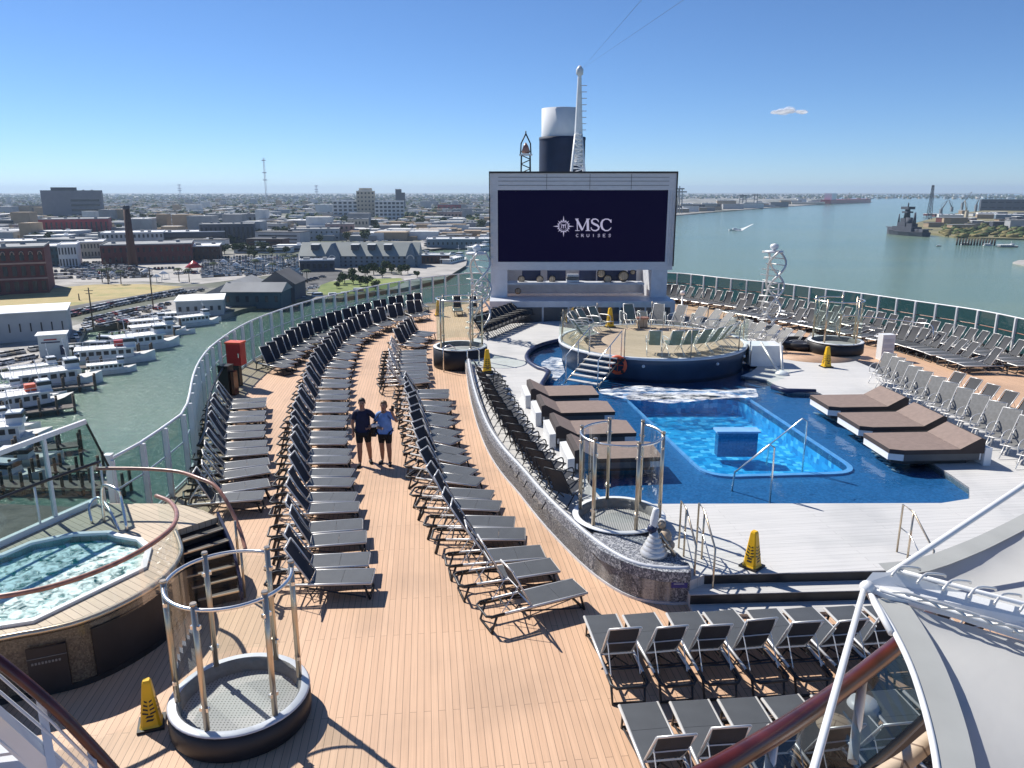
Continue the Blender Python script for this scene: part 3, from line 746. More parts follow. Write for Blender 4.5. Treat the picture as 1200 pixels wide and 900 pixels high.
# table block in the pool and other pool fittings
pb = thing('pool_table', 'pale blue block table standing in the deep end of the pool', 'table', P(863, 513, .3))
MB().box((0,0,.22), (1.22,.42,.05)).build('top', M['poolEdge'], pb); MB().box((0,0,-.16), (1.1,.32,.7)).build('pedestal', M['blueTile'], pb)
for i, (x0, y0, x1, y1) in enumerate(((957,485,984,495), (998,503,1014,520), (1026,531,1050,552))):
    a, b = P(x0,y0,.3), P(x1,y1,.3); g = MB(); d = (b-a)
    for k in range(6): p = a + d*(k/5); g.box((p.x, p.y, .315), (.09, .22, .02), rz=.6)
    tag(g.build('floor_grate', M['alu']), f'row of pale underwater grates beside the {("farthest","middle","nearest")[i]} right daybed', 'grate', 'underwater grates')
def hoop(name, pts, label, cat, r=.022, matn='chrome', group=None, base=None):
    pts = [Vector(p) for p in pts]; o = flat(pts[0], pts[0].z if base is None else base)
    ob = MB().tube([p-o for p in pts], r, 8).build(name, M[matn], None, o); return tag(ob, label, cat, group)
for i, (x, y0, y1) in enumerate(((902, 514, 590), (940, 513, 553))):
    t_ = at(x, y0, P(x, y1, .3).y); b_ = P(x, y1, .3)
    t_.z = min(t_.z, 1.7) ; 
    ln = Vector((-.8, 1.0, 0)).normalized()
    hoop('pool_handrail', [b_, flat(b_, 1.6), flat(b_, 1.64)+ln*.12, flat(b_, .75)+ln*.95, flat(b_, .2)+ln*1.0], f'steel handrail into the deep pool, the {("left","right")[i]} one of the pair', 'handrail', group='pool handrails')
# ------------------------------------------------------------------ display wall
SY = 41.0
def S(x, y, Y=SY): return at(x, y, Y)
dw = thing('display_wall', 'big white framed outdoor display over a stage, showing a logo', 'display', flat(S(683, 352)))
O = flat(S(683,352))
def sbox(px0, py0, px1, py1, Y0, depth, m, name, parent=dw, org=O, mi=0):
    a, b = at(px0, py0, Y0), at(px1, py1, Y0); a.x, b.x = at(px0, 262, Y0).x, at(px1, 262, Y0).x
    return MB().box(((a.x+b.x)/2-org.x, Y0+depth/2-org.y, (a.z+b.z)/2-org.z), (abs(b.x-a.x), depth, abs(a.z-b.z))).build(name, m, parent)
fr = MB()
def fbox(px0, py0, px1, py1, Y0, depth, mb):
    a, b = at(px0, py0, Y0), at(px1, py1, Y0); a.x, b.x = at(px0, 262, Y0).x, at(px1, 262, Y0).x; mb.box(((a.x+b.x)/2-O.x, Y0+depth/2-O.y, (a.z+b.z)/2-O.z), (abs(b.x-a.x), depth, abs(a.z-b.z)))
fbox(574.6, 203, 790.5, 222.6, SY, 1.1, fr); fbox(574.6, 222.6, 583.3, 307, SY, 1.1, fr); fbox(781.5, 222.6, 790.5, 307, SY, 1.1, fr); fbox(574.6, 307, 790.5, 316.3, SY, 1.1, fr)
fr.build('frame', M['framegrey'], dw)
e = MB(); fbox(573.3, 200.8, 792, 203, SY-.06, 1.25, e); fbox(573.3, 203, 574.4, 312, SY-.06, .06, e); fbox(790.7, 203, 792, 312, SY-.06, .06, e); e.build('frame_edge', M['dark'], dw)
e = MB()
for y in (207.5, 212, 217): fbox(584, y, 782, y+.45, SY-.012, .012, e)
for x in (640, 690, 738): fbox(x, 204, x+.4, 222, SY-.014, .012, e)
e.build('panel_joints', M['dark'], dw)
e = MB()
for x in (577.5, 580.8, 784.5, 787.6): fbox(x, 224, x+.7, 312, SY-.05, .05, e)
for y in range(232, 310, 14): fbox(575.6, y, 577.4, y+3, SY-.12, .12, e); fbox(788.6, y, 790.2, y+3, SY-.12, .12, e)
e.build('side_pipes', M['whiteb'], dw)
scr = sbox(583.4, 222.7, 781.4, 306.9, SY+.08, .3, M['screen'], 'screen')
# lettering on the display
lt = MB(); Yl = SY+.07
def sp(x, y): p = at(x, y, Yl); return (p.x, p.z)
pxm = (at(700,260,Yl).x-at(699,260,Yl).x)
def poly2(pts, w=0.02):   # pts in photo pixels -> thin raised shape
    q = [sp(x, y) for x, y in pts]; T = tessellate_polygon([[Vector((a, b, 0)) for a, b in q]])
    lt.add([(a-O.x, Yl-.012-O.y, b-O.z) for a, b in q], T)
def stroke(pts, ws):
    L_, R_ = [], []
    for i, (x, y) in enumerate(pts):
        a = pts[max(i-1,0)]; b = pts[min(i+1,len(pts)-1)]; dx, dy = b[0]-a[0], b[1]-a[1]; l = hypot(dx, dy) or 1
        w = ws[i]/2 if isinstance(ws, (list, tuple)) else ws/2; L_.append((x-dy/l*w, y+dx/l*w)); R_.append((x+dy/l*w, y-dx/l*w))
    for i in range(len(pts)-1): poly2([L_[i], L_[i+1], R_[i+1], R_[i]])
yt, yb = 256.6, 270.2
# M
stroke([(676.2,yt),(676.6,yb)], 1.0); stroke([(675.6,yt),(682.4,yb-.5)], 2.5); stroke([(682.2,yb-.3),(688.2,yt)], 1.0); stroke([(688.6,yt),(689.0,yb)], 2.7)
for x0, x1, y in ((674,678.2,yt),(686.8,691.4,yt),(674,679.2,yb),(686.2,691.8,yb)): stroke([(x0,y),(x1,y)], .8)
# S
stroke([(701.4,260.2),(700.6,257.9),(698.0,256.6),(695.0,256.9),(693.4,258.8),(693.9,261.0),(696.5,262.6),(699.8,264.0),(701.8,266.2),(701.2,268.7),(698.4,270.3),(695.2,270.0),(693.0,268.4),(692.6,266.2)], [.8,1.3,1.4,1.6,2.0,2.3,2.5,2.5,2.2,1.8,1.5,1.4,1.2,.7])
# C
stroke([(716.0,260.8),(715.2,258.5),(712.6,256.8),(709.4,256.7),(706.2,258.4),(704.8,261.4),(704.8,265.0),(706.2,268.2),(709.2,270.2),(712.4,270.2),(714.8,268.6),(716.2,266.6)], [.9,1.6,1.3,1.2,1.9,2.6,2.7,2.2,1.4,1.2,1.1,.6])
stroke([(716.1,257),(716.1,261)], .8)
# compass rose emblem
cx, cy = 660.4, 265.2
def circ(r, w, n=24):
    pts = [(cx+r*cos(2*pi*i/n), cy+r*sin(2*pi*i/n)) for i in range(n+1)]; stroke(pts, w)
circ(6.1, .95); circ(4.6, .35)
for k in range(16):
    a = 2*pi*k/16 - pi/2; r0 = 6.4; r1 = 12.6 if k % 4 == 0 else (9.4 if k % 2 == 0 else 8.2); w = .85 if k % 4 == 0 else .6
    poly2([(cx+cos(a)*r1, cy+sin(a)*r1), (cx+cos(a+w/r0)*r0, cy+sin(a+w/r0)*r0), (cx+cos(a-w/r0)*r0, cy+sin(a-w/r0)*r0)])
for a_, b_ in (((658.2,267.6),(658.2,262.9)),((660.4,267.6),(660.4,262.9)),((662.6,267.6),(662.6,262.9)),((658.2,262.9),(660.4,264.6)),((660.4,264.6),(662.6,262.9))): stroke([a_, b_], .75)
lt.build('logo', M['glow'], scr)
# CRUISES: strokes
lt = MB(); X0 = 675.0; adv = 6.35; hy0, hy1 = 274.3, 277.7
def L2(pts, w=.62): stroke(pts, w)
def letter(ch, x):
    w = 2.6; m_ = (hy0+hy1)/2
    S_ = {'C': [[(x+w,hy0+.5),(x+w*.5,hy0),(x,m_),(x+w*.5,hy1),(x+w,hy1-.5)]],
          'R': [[(x,hy1),(x,hy0),(x+w*.8,hy0+.2),(x+w*.8,m_-.2),(x,m_)],[(x+w*.4,m_),(x+w,hy1)]],
          'U': [[(x,hy0),(x,hy1-.7),(x+w*.5,hy1),(x+w,hy1-.7),(x+w,hy0)]],
          'I': [[(x+w*.5,hy0),(x+w*.5,hy1)]],
          'S': [[(x+w,hy0+.4),(x+w*.5,hy0),(x,hy0+.8),(x+w,m_+.6),(x+w*.5,hy1),(x,hy1-.4)]],
          'E': [[(x+w,hy0),(x,hy0),(x,hy1),(x+w,hy1)],[(x,m_),(x+w*.8,m_)]]}
    for s in S_[ch]: L2(s)
for i, ch in enumerate('CRUISES'): letter(ch, X0+adv*i)
lt.build('caption', M['glow'], scr)
# alcove below the display
al = MB(); A0 = SY
fbox(574.6, 316.3, 594.5, 352, A0, 3.2, al); fbox(766, 316.3, 785, 352, A0, 3.2, al); al.build('pier', M['whiteb'], dw)
al = MB(); a, b = at(594.5, 316.3, A0), at(766, 352, A0)
al.box(((a.x+b.x)/2-O.x, A0+3.0-O.y, (a.z+b.z)/2-O.z), (b.x-a.x, .1, abs(a.z-b.z))); al.build('alcove_back', M['whiteb'], dw)
al = MB(); fbox(594.5, 331.8, 758, 333.6, A0+.3, 1.2, al); fbox(594.5, 343.8, 766, 352, A0+2.2, .7, al); al.build('shelf', M['whiteb'], dw)
al = MB()
for (x0, x1) in ((612,634),(642,664),(680,700),(702,733),(738,748)): fbox(x0, 317, x1, 331.5, A0+1.6, .15, al)
al.build('blue_panel', M['navy'], dw)
for (x, y, r) in ((611,327,3.6),(632.5,327,3.8),(647,327,3.6),(704.5,320.5,4.4),(712,327,4.4),(730.5,323.5,5.6),(741.5,318.8,2.6),(607,341,3.2)):
    p = at(x, y, A0+1.0); rr_ = r*1.2*41/900
    t = thing('stage_lamp', f'round cream stage lamp {"low on the alcove floor" if y > 335 else "in the alcove under the display"}', 'lamp', (p.x, p.y, p.z), 0, 'stage lamps in the alcove' if y < 335 else None)
    q = MB(); q.tube([(0,.22,0),(0,.06,0),(0,-.02,0)], [rr_*.7, rr_*.95, rr_], 16); q.build('housing', M['dark'], t)
    q = MB(); q.tube([(0,-.02,0),(0,-.05,0)], [rr_*.85, rr_*.6], 16); q.build('lens', M['tubdeck'], t)
for x in (671,):
    p = at(x, 327.5, A0+.9); t = thing('stage_console', 'wide cream ribbed console on the alcove shelf', 'console', (p.x, p.y, p.z))
    for k in range(4): MB().box((0,0,-.22+.15*k), (.72-.08*abs(k-1.5),.4,.11)).build('rib', M['whiteb'] if k%2 else M['sling3'], t)
# stage platform in front
sg = thing('stage', 'low blue-grey stage platform in front of the display', 'stage', flat(S(683, 372, 40.0)))
O2 = flat(S(683, 372, 40.0))
a, b = at(574, 351.5, 40.0), at(788, 372.5, 40.0)
MB().box(((a.x+b.x)/2-O2.x, .6, a.z/2), (b.x-a.x, 1.2+1.0, a.z)).build('body', M['whiteb'], sg)
q = MB(); c0 = at(575,365,39.95)
for k in range(7):
    x0 = a.x+.15+(b.x-a.x-.3)*k/7; x1 = a.x+.05+(b.x-a.x-.3)*(k+1)/7
    q.box(((x0+x1)/2-O2.x, -.52, a.z*.5+.02), (x1-x0, .03, a.z*.55))
q.build('front_panel', M['signblue'] if False else M['sling'], sg)
MB().box(((a.x+b.x)/2-O2.x, -.53, .12), (b.x-a.x-.2, .05, .24)).build('kickboard', M['navy'], sg)
# ------------------------------------------------------------------ steel helix sculptures
def helix(name, base_px, topy, z0, label, w, turns=1.1):
    b = P(*base_px, z0); s = (b.y*.97)/F; hgt = at(base_px[0], topy, b.y).z - z0
    t = thing(name, label, 'sculpture', b)
    r = w*s/2
    for j in range(3):
        ph = 2*pi*j/3; n_ = 40; pts = []
        for i in range(n_+1):
            u = i/n_; rr_ = r*(.75+.35*sin(2*pi*u*1.5+ph)); a = ph + turns*2*pi*u; pts.append((cos(a)*rr_, sin(a)*rr_, hgt*(.02+.9*u)))
        MB().tube(pts, .05, 6).build('strand', M['alu'], t)
    q = MB()
    for i in range(14):
        u = i/13; a = turns*2*pi*u; z = hgt*(.04+.86*u)
        q.tube([(cos(a)*r, sin(a)*r, z), (cos(a+2*pi/3)*r, sin(a+2*pi/3)*r, z+.05)], .024, 5); q.tube([(cos(a+2*pi/3)*r, sin(a+2*pi/3)*r, z), (cos(a+4*pi/3)*r, sin(a+4*pi/3)*r, z+.12)], .02, 5)
    q.build('crosspieces', M['alu'], t)
    MB().lathe([(.0,hgt*.9),(r*.8,hgt*.9),(r*.8,hgt*.92),(0,hgt*.925)], n=14).build('top_plate', M['whiteb'], t)
    MB().lathe([(.05,hgt*.925),(.15,hgt*.94),(.2,hgt*.96),(.17,hgt*.985),(.0,hgt)], n=12).build('lamp', M['white'], t)
    MB().lathe([(r*.9,0),(r*.9,.08),(r*.6,.12),(0,.12)], n=18).build('foot', M['whiteb'], t)
    return t, hgt, r
h1, hh1, r1 = helix('helix_sculpture', (560, 405), 286, 0, 'tall twisted steel lattice sculpture left of the display wall', 30)
q = MB(); rnd = random.Random(3)
for i in range(22): q.ball((rnd.uniform(-.5,.5), rnd.uniform(-.3,.3), hh1*rnd.uniform(.42,.66)), rnd.uniform(.03,.08), n=7, m=4)
q.build('baubles', M['whiteb'], h1)
h2, hh2, r2 = helix('helix_sculpture', (899, 393), 285, PZ, 'tall twisted steel lattice sculpture right of the round island', 27)
pd = thing('sculpture_pedestal', 'white box pedestal under the right twisted sculpture at the pool corner', 'pedestal', P(897, 432, PZ))
o = P(897,432,PZ)
MB().box((.15,.9,.40), (1.2,1.0,.8)).build('body', M['white'], pd)
q = MB(); q.tube([(-.15,.3,.95),(.25,-.9,-.0)], .05, 6); q.tube([(.6,.3,.95),(.35,-.9,.0)], .05, 6); q.tube([(-.55,.3,1.0),(-.55,.3,.1)], .03, 6); q.build('strut', M['alu'], pd)
MB().lathe([(.26,0),(.22,.08),(.08,.14),(0,.15)], c=(.3,-.95,0), n=14).build('foot_plate', M['white'], pd)

# ------------------------------------------------------------------ funnel and masts (beyond the display)
struct(MB().prism([(1,58),(10,58),(10,84),(1,84)], -45.4, 6.0).build('funnel_casing', M['whiteb']), 'white casing under the funnel')
fa = at(634.6, 127, 75); fb_ = at(681.5, 127, 75); fc = at(632,161,75); fd = at(686,161,75); fz = at(650,161,75).z; ft = at(650,127.5,75).z
fn = thing('funnel', 'big round funnel, white above and navy below, rising behind the display', 'funnel', ((fc.x+fd.x)/2, 75, 6))
R1 = (fd.x-fc.x)/2; R2 = (fb_.x-fa.x)/2
MB().lathe([(R1,0),(R1,fz-6)], n=40, cap=False).build('lower_casing', M['mattenavy'], fn)
MB().lathe([(R2,fz-6-.1),(R2,ft-6),(R2-.15,ft-6),(R2-.15,ft-7)], c=(-.1,0,0), n=40, cap=False).build('upper_casing', M['matte'], fn)
MB().lathe([(R1+.03,fz-6.25),(R1+.03,fz-6.02),(R2,fz-6.0)], n=40, cap=False).build('band', M['mattenavy'], fn)
q = MB(); q.box((-.9,-R1*.93,2.2),(.5,.1,.06)); q.build('emblem_bar', M['whiteb'], fn)
def mast(name, label, px, yb_, yt_, Y, wbot, wmid, matn='white'):
    b = at(px, yb_, Y); top = at(px, yt_, Y); s = Y*.97/F; t = thing(name, label, 'mast', (b.x, Y, b.z)); h = top.z-b.z
    q = MB(); hm = h*.38
    for sx, sy in ((-1,-1),(1,-1),(1,1),(-1,1)): q.tube([(sx*wbot*s/2, sy*.5, -4), (sx*wbot*s/2, sy*.5, 0), (sx*wmid*s/2, sy*.2, hm)], .10, 5)
    q.build('leg', M[matn], t)
    q = MB()
    for k in range(9):
        u = k/8; w = (wbot*(1-u)+wmid*u)*s/2; q.tube([(-w,-.4,hm*u),(w,-.4,hm*u)], .06, 4)
        if k < 8: u2 = (k+1)/8; w2 = (wbot*(1-u2)+wmid*u2)*s/2; q.tube([(-w*(1-2*(k%2)),-.4,hm*u),(w2*(1-2*(k%2)),-.4,hm*u2)], .05, 4)
    q.build('lattice', M[matn], t)
    MB().tube([(0,0,hm*.2),(0,0,hm),(0,0,h*.93),(0,0,h)], [.42,.36,.16,.1], 8).build('pole', M[matn], t)
    q = MB(); q.lathe([(.05,0),(.3,.2),(.32,.6),(.1,.9)], c=(0,0,h*.92), n=10)
    for k in range(8): q.box((.4,0,h*(.42+.06*k)), (.5,.08,.06))
    q.build('fittings', M['whiteb'], t); return t
mast('signal_mast', 'tall tapering white mast in front of the funnel', 677, 203, 80, 70, 15, 7)
rm = thing('radar_stand', 'small lattice stand with a lamp cage on top left of the funnel', 'mast', at(616, 203, 66)); s = 66*.97/F
q = MB()
for sx in (-1,1):
    for sy in (-1,1): q.tube([(sx*6*s,sy*.4,-3),(sx*5*s,sy*.4,20*s)], .06, 4)
for k in range(4): q.tube([(-6*s*(1-2*(k%2)),-.4,k*5*s),(5.5*s*(1-2*(k%2)),-.4,(k+1)*5*s)], .04, 4)
q.build('leg', M['dark'], rm); MB().box((0,0,20.5*s),(15*s,1.0,.12)).build('platform', M['whiteb'], rm)
q = MB()
for sx in (-1,1): q.tube([(sx*6*s,0,21*s),(sx*5.4*s,0,33*s),(0,0,44*s)], .06, 5)
q.tube([(0,0,42*s),(0,0,47*s)], .05, 5); q.build('cage', M['dark'], rm)
MB().lathe([(.3,22*s),(.36,24*s),(.22,30*s),(.05,34*s)], n=10).build('lamp', M['wood2'], rm)
for i, (x0, y0, x1, y1) in enumerate(((679,84,762,-12),(680,82,845,-30))):
    tag(MB().tube([at(x0,y0,70), dp(x1,y1,10)], .003, 4).build('stay_wire', M['dark']), f'thin wire from the mast top up across the sky, the {("steeper","flatter")[i]} one', 'wire', 'stay wires')
# ================================================================== GLASS SHOWERS
def shower(loc, r, label, rz=0, h=1.75, base_h=.40, nposts=5, a0=150, a1=480, glass='glassC', rim='white'):
    t = thing('glass_shower', label, 'shower', loc, rz)
    MB().lathe([(r*1.13,0),(r*1.17,.05),(r*1.17,base_h-.08),(r*1.1,base_h-.05)], n=48, cap=False).build('basin', M['black'], t)
    MB().lathe([(r*1.1,base_h-.05),(r*1.17,base_h-.02),(r*1.14,base_h),(r*1.02,base_h)], n=48, cap=False).build('rim', M[rim], t)
    MB().lathe([(r*1.02,base_h),(r*.98,base_h-.03),(r*.96,base_h-.2)], n=48, cap=False).build('inner_wall', M['sling3'], t)
    MB().lathe([(r*.97,base_h-.2),(0,base_h-.199)], n=48, cap=False).build('floor', M['perf'], t)
    angs = [R(a0 + (a1-a0)*i/(nposts-1)) for i in range(nposts)]
    for a in angs:
        pm = SPOST.setdefault(h, MB().tube([(0,0,0),(0,0,h)], .038, 10).tube([(0,0,h),(0,0,h+.03)], [.045,.04], 10).mesh('post', M['steel']))
        p = place('post', pm, t, (cos(a)*r, sin(a)*r, base_h))
        cm = SPOST.setdefault('c', MB().box((0,0,.3),(.12,.05,.05)).box((0,0,1.45),(.12,.05,.05)).mesh('clamp', M['chrome'])); c = place('clamp', cm, p, (0,0,0), a+pi/2)
    for i in range(nposts-1):
        A = [angs[i]+.06+(angs[i+1]-angs[i]-.12)*k/10 for k in range(11)]
        q = MB(); q.strip([(cos(a)*r, sin(a)*r, base_h+h-.12) for a in A], [(cos(a)*r, sin(a)*r, base_h+.16) for a in A], .0); q.build('glass_panel', M[glass], t)
    A = [R(a0)+ (R(a1)-R(a0))*k/40 for k in range(41)]
    MB().tube([(cos(a)*r, sin(a)*r, base_h+h-.06) for a in A], .026, 8).build('top_rail', M['chrome'], t)
    return t
SPOST = {}
b = P(267, 838, 0)
sh = shower((-3.70, 9.12, 0), .79, 'big round glass shower with bronze posts in the left foreground, beside a yellow cone', nposts=6, a0=70, a1=385, base_h=.40, rim='whiteb')
shower(Vector((2.15, 14.35, .46)), .80, 'round glass shower with six posts standing on the mosaic wall end beside the left daybeds', nposts=6, a0=100, a1=410, base_h=.25)
shower(P(540, 432, 0)+Vector((-.05,.6,0)), .95, 'far round glass shower on a dark tub where the mosaic wall begins', nposts=5, a0=60, a1=380, h=2.0, base_h=.85, glass='glassG')
pc = P(978, 412, PZ)
shower(pc, .95, 'round glass shower on the right side of the deck in front of the grey loungers', nposts=5, a0=60, a1=380, h=1.75, base_h=.5, glass='glassG')
# teak rounds on the white deck by the right shower
q = MB(); c = P(945, 414, PZ); q.lathe([(1.9,0),(1.9,.006),(0,.006)], n=40)
struct(q.build('teak_round', M['teak'], None, (c.x+.2, c.y, PZ)), 'round of teak decking let into the white deck')
pt = thing('round_planter', 'low dark round tub on the teak round left of the right shower', 'planter', P(938, 407, PZ))
MB().lathe([(.95,0),(.98,.3),(.9,.32),(.88,.2),(0,.2)], n=32).build('tub', M['black'], pt)
hr = MB(); c = P(1000, 405, 0)
tag(MB().tube(smooth([(c.x-.6,c.y+.4,.4),(c.x-.6,c.y+.4,1.3),(c.x+1.2,c.y-.2,1.3),(c.x+2.2,c.y-1.0,1.25),(c.x+2.6,c.y-1.8,1.2),(c.x+2.6,c.y-1.8,0)],3), .03, 6).build('curved_handrail', M['chrome']), 'curved pale handrail right of the right-hand glass shower', 'handrail')
lk = thing('towel_cabinet', 'small white cabinet between the armchairs and the loungers on the right', 'cabinet', P(1036, 421, 0), R(5))
MB().box((0,0,.55), (.55,.4,1.1)).build('body', M['white'], lk); q = MB()
for z in (.35,.6,.85): q.box((0,-.205,z),(.45,.01,.16))
q.build('drawer', M['whiteb'], lk)
for i, (x, y, hh, lb) in enumerate(((799,362,1.1,'white lamp post by the railing right of the display wall'),(797,377,.7,'short white bollard lamp right of the stage'))):
    t = thing('deck_lamp', lb, 'lamp', P(x, y, 0)); MB().lathe([(.12,0),(.12,.05),(.05,.06),(.05,hh*.8)], n=10).build('pole', M['white'], t)
    MB().lathe([(.13,hh*.8),(.16,hh*.9),(.13,hh),(0,hh+.03)], n=12).build('head', M['white'], t)

# ------------------------------------------------------------------ yellow cones
def cone(loc, label, rz=0, s=1, proto={}):
    if 'p' in proto: return dup(proto['p'], loc, rz, label, None, (s,s,s))
    t = thing('caution_cone', label, 'caution cone', loc, rz); t.scale = (s,s,s)
    vs = []
    for (w, d, z) in ((.19,.19,.05),(.17,.17,.09),(.075,.075,.90),(.055,.055,.94)):
        c = .25*w; vs += [(-w+c,-d,z),(w-c,-d,z),(w,-d+c,z),(w,d-c,z),(w-c,d,z),(-w+c,d,z),(-w,d-c,z),(-w,-d+c,z)]
    fs = [(i*8+k, i*8+(k+1)%8, (i+1)*8+(k+1)%8, (i+1)*8+k) for i in range(3) for k in range(8)] + [tuple(range(24,32))]
    MB().add(vs, fs).build('body', M['yellow'], t)
    MB().box((0,0,.025), (.46,.46,.05)).build('base', M['black'], t)
    q = MB()
    for side in range(4):
        ca, sa = cos(side*pi/2), sin(side*pi/2)
        def T(u, z): w = .17+(.075-.17)*(z-.09)/.81 + .004; return (u*ca+w*sa*1, u*sa-w*ca, z)
        for k in range(4):
            z = .56-.075*k; wd = .05+.012*k
            for sg in (-1,1): q.add([T(sg*.015,z-.03),T(sg*wd*1.3,z),T(sg*wd*1.3,z+.032),T(sg*.015,z+.002)], [(0,1,2,3)])
        for z in (.18,.25): q.add([T(-.07,z),T(.05,z),T(.08,z+.04),T(-.04,z+.04)], [(0,1,2,3)])
    q.build('markings', M['black'], t)
    proto['p'] = t; return t
cone(P(178, 849, 0), 'tall yellow caution cone left of the foreground glass shower', .35, .74)
cone(P(881, 664, PZ), 'yellow caution cone at the top of the pool steps on the white deck', .75, .74)
cone(P(968, 430, PZ), 'yellow caution cone in front of the right-hand glass shower', .2, .85)
cone(P(571, 437, PZ), 'yellow caution cone by the start of the mosaic wall', .1, .95)
cone(P(514, 370, 0), 'distant yellow caution cone at the end of the aisle near the far shower', .3, 1.0)
cone((ISC.x-1.3, ISC.y+3.0, ISZ), 'yellow caution cone at the back of the round island', .3, .9)
# ------------------------------------------------------------------ red box, bin
rb = thing('red_fire_box', 'tall red fire equipment box by the town-side railing', 'fire box', P(280, 452, 0), R(-8))
a = at(280, 401, P(280,452,0).y).z
MB().box((0,0,a-.42), (.55,.42,.82)).build('cabinet', M['red'], rb); MB().box((0,0,a), (.6,.47,.06)).build('lid', M['orange'], rb)
MB().box((0,.0,(a-.83)/2), (.22,.22,a-.83)).build('stand', M['dark'], rb); q = MB(); q.box((.2,-.22,a-.45),(.04,.03,.16)); q.build('handle', M['chrome'], rb)
bn = thing('deck_bin', 'dark open-sided bin below the red fire box', 'bin', P(267, 462, 0), R(-10))
bn.scale = (.82,.82,.85)
MB().box((0,0,.6), (.5,.5,1.2), taper=.92).build('body', M['black'], bn); MB().box((0,0,1.23), (.5,.5,.06)).build('lid', M['dark'], bn)
MB().box((.37,0,.5), (.14,.34,1.0)).build('side_panel', M['wood'], bn)
q = MB(); 
hz = [P(x, y, 1.0) for x, y in ((262,430),(250,452),(243,478),(240,505),(232,522))]
tag(MB().tube(smooth(hz,4), .035, 6).build('hose', M['dark']), 'dark curving hose along the inside of the town-side railing', 'hose')

# ------------------------------------------------------------------ shell fountain on the planter
sc = thing('shell_statue', 'silver beehive-shaped shell ornament with a pale short fin on the planter', 'ornament', P(766, 650, .65))
prof = [(.22,0),(.245,.03)]
for k in range(5): r_ = .24-.035*k; z = .05+.075*k; prof += [(r_,z),(r_-.005,z+.045),(r_-.035,z+.062)]
prof += [(.05,.44),(0,.46)]
MB().lathe(prof, n=20).build('body', M['alu'], sc)
q = MB(); q.tube(smooth([(.03,.02,.40),(-.02,.04,.52),(.0,.07,.68),(.03,.10,.86)],4), [.04,.045,.05,.055,.06,.065,.07,.075,.075,.07,.065,.06,.045], 8); q.build('fin', M['white'], sc)
q = MB(); q.tube([(-.02,.03,.42),(-.04,.05,.48),(-.04,.06,.56)], [.07,.10,.07], 8); q.build('collar', M['navy'], sc)
q = MB(); q.ball((.22,.12,.30), .12, sz=1.2); q.ball((.30,.06,.16), .09); q.ball((.16,.2,.5),.08); q.build('shell_bead', M['tubdeck'], sc)
MB().tube([(.1,0,.42),(.25,-.05,.2),(.36,-.1,.02)], .03, 6).build('stay', M['steel'], sc)

# ------------------------------------------------------------------ stair handrails at the pool steps
def stairrail(px, y0, y1, label, group, L=1.0, cross=True):
    b = P(px, y0, PZ); d = Vector((nrm.x, nrm.y, 0))
    t = thing('stair_handrail', label, 'handrail', b, 0, group); tz = .95
    f = -d*.35
    q = MB(); q.tube([f, f+Vector((0,0,tz)), Vector((0,0,tz))+d*.0, d*.72+Vector((0,0,tz-.40)), d*.72+Vector((0,0,-.44))], .019, 7); q.tube([Vector((0,0,0)), Vector((0,0,tz))], .019, 7); q.build('rail', M['steel'], t)
    q = MB(); q.tube([f+Vector((0,0,.5)), Vector((0,0,.5)), d*.72+Vector((0,0,.08))], .012, 6); q.build('lower_rail', M['chrome'], t)
    return t
stairrail(801, 652, 0, 'steel stair handrail beside the shell ornament, left one of the pair', 'left stair handrails')
stairrail(822, 655, 0, 'steel stair handrail beside the shell ornament, right one of the pair', 'left stair handrails')
stairrail(1063, 657, 0, 'steel stair handrail left of the canopy peak', 'right stair handrails')
for i,(x,y) in enumerate(((520,436),(548,440))):
    c = P(x,y,0); hoop('hoop_rail', [c, c+Vector((0,0,1.0)), c+Vector((.25,.1,1.1)), c+Vector((.45,.2,.95)), c+Vector((.45,.2,0))], f'steel hoop handrail in front of the far shower, the {("left","right")[i]} one', 'handrail', r=.025, group='hoop rails at the far shower')

# ================================================================== HOT TUB TERRACE
TZ = 1.0
tub_px = [(-260,800),(0,748),(50,739),(92,729),(135,712),(175,690),(197,672),(209,656),(212,642),(208,629),(205,622),(255,606),(238,598),(215,592),(185,590),(150,590),(115,590),(60,613),(0,640),(-160,712),(-260,760)]
tp_ = [P(x, y, TZ) for x, y in tub_px]
front = smooth([P(x,y,TZ) for x,y in [(-260,800),(0,748),(50,739),(92,729),(135,712),(175,690),(197,672),(209,656),(212,642),(205,622)]], 5)
tub_poly = front + [P(x,y,TZ) for x,y in [(255,606),(238,598),(215,592),(185,590),(150,590),(115,590),(60,613),(0,640),(-260,756)]]
tt = thing('tub_terrace', 'raised curved terrace in bronze mosaic holding the whirlpool', 'terrace', P(60, 760, 0)); TO = P(60,760,0)
wpx = [(5,653),(37,639),(85,629),(125,627),(136,631),(160,635),(171,645),(165,667),(40,727),(0,733),(-90,745),(-160,742),(-150,700),(-60,668)]
WP = [P(x, y, TZ) for x, y in wpx]
sub = lambda p: (p.x-TO.x, p.y-TO.y)
MB().prism([sub(p) for p in tub_poly], TZ-.12, TZ, hole=[sub(p) for p in WP]).build('deck', M['tubdeck'], tt)
MB().tube([Vector((*sub(p), TZ+.0)) for p in front], .05, 6).build('rim', M['steel'], tt)
q = MB(); q.strip([Vector((*sub(p), TZ-.05)) for p in front], [Vector((*sub(p), 0)) for p in front], .06); q.build('wall', M['tilebrown'], tt)
q = MB(); q.strip([Vector((*sub(p), .09)) for p in front], [Vector((*sub(p), 0.002)) for p in front], .10); q.build('skirting', M['dark'], tt)
def fpoint(u):
    i = min(int(u*(len(front)-1)), len(front)-2); f_ = u*(len(front)-1)-i; return front[i].lerp(front[i+1], f_)
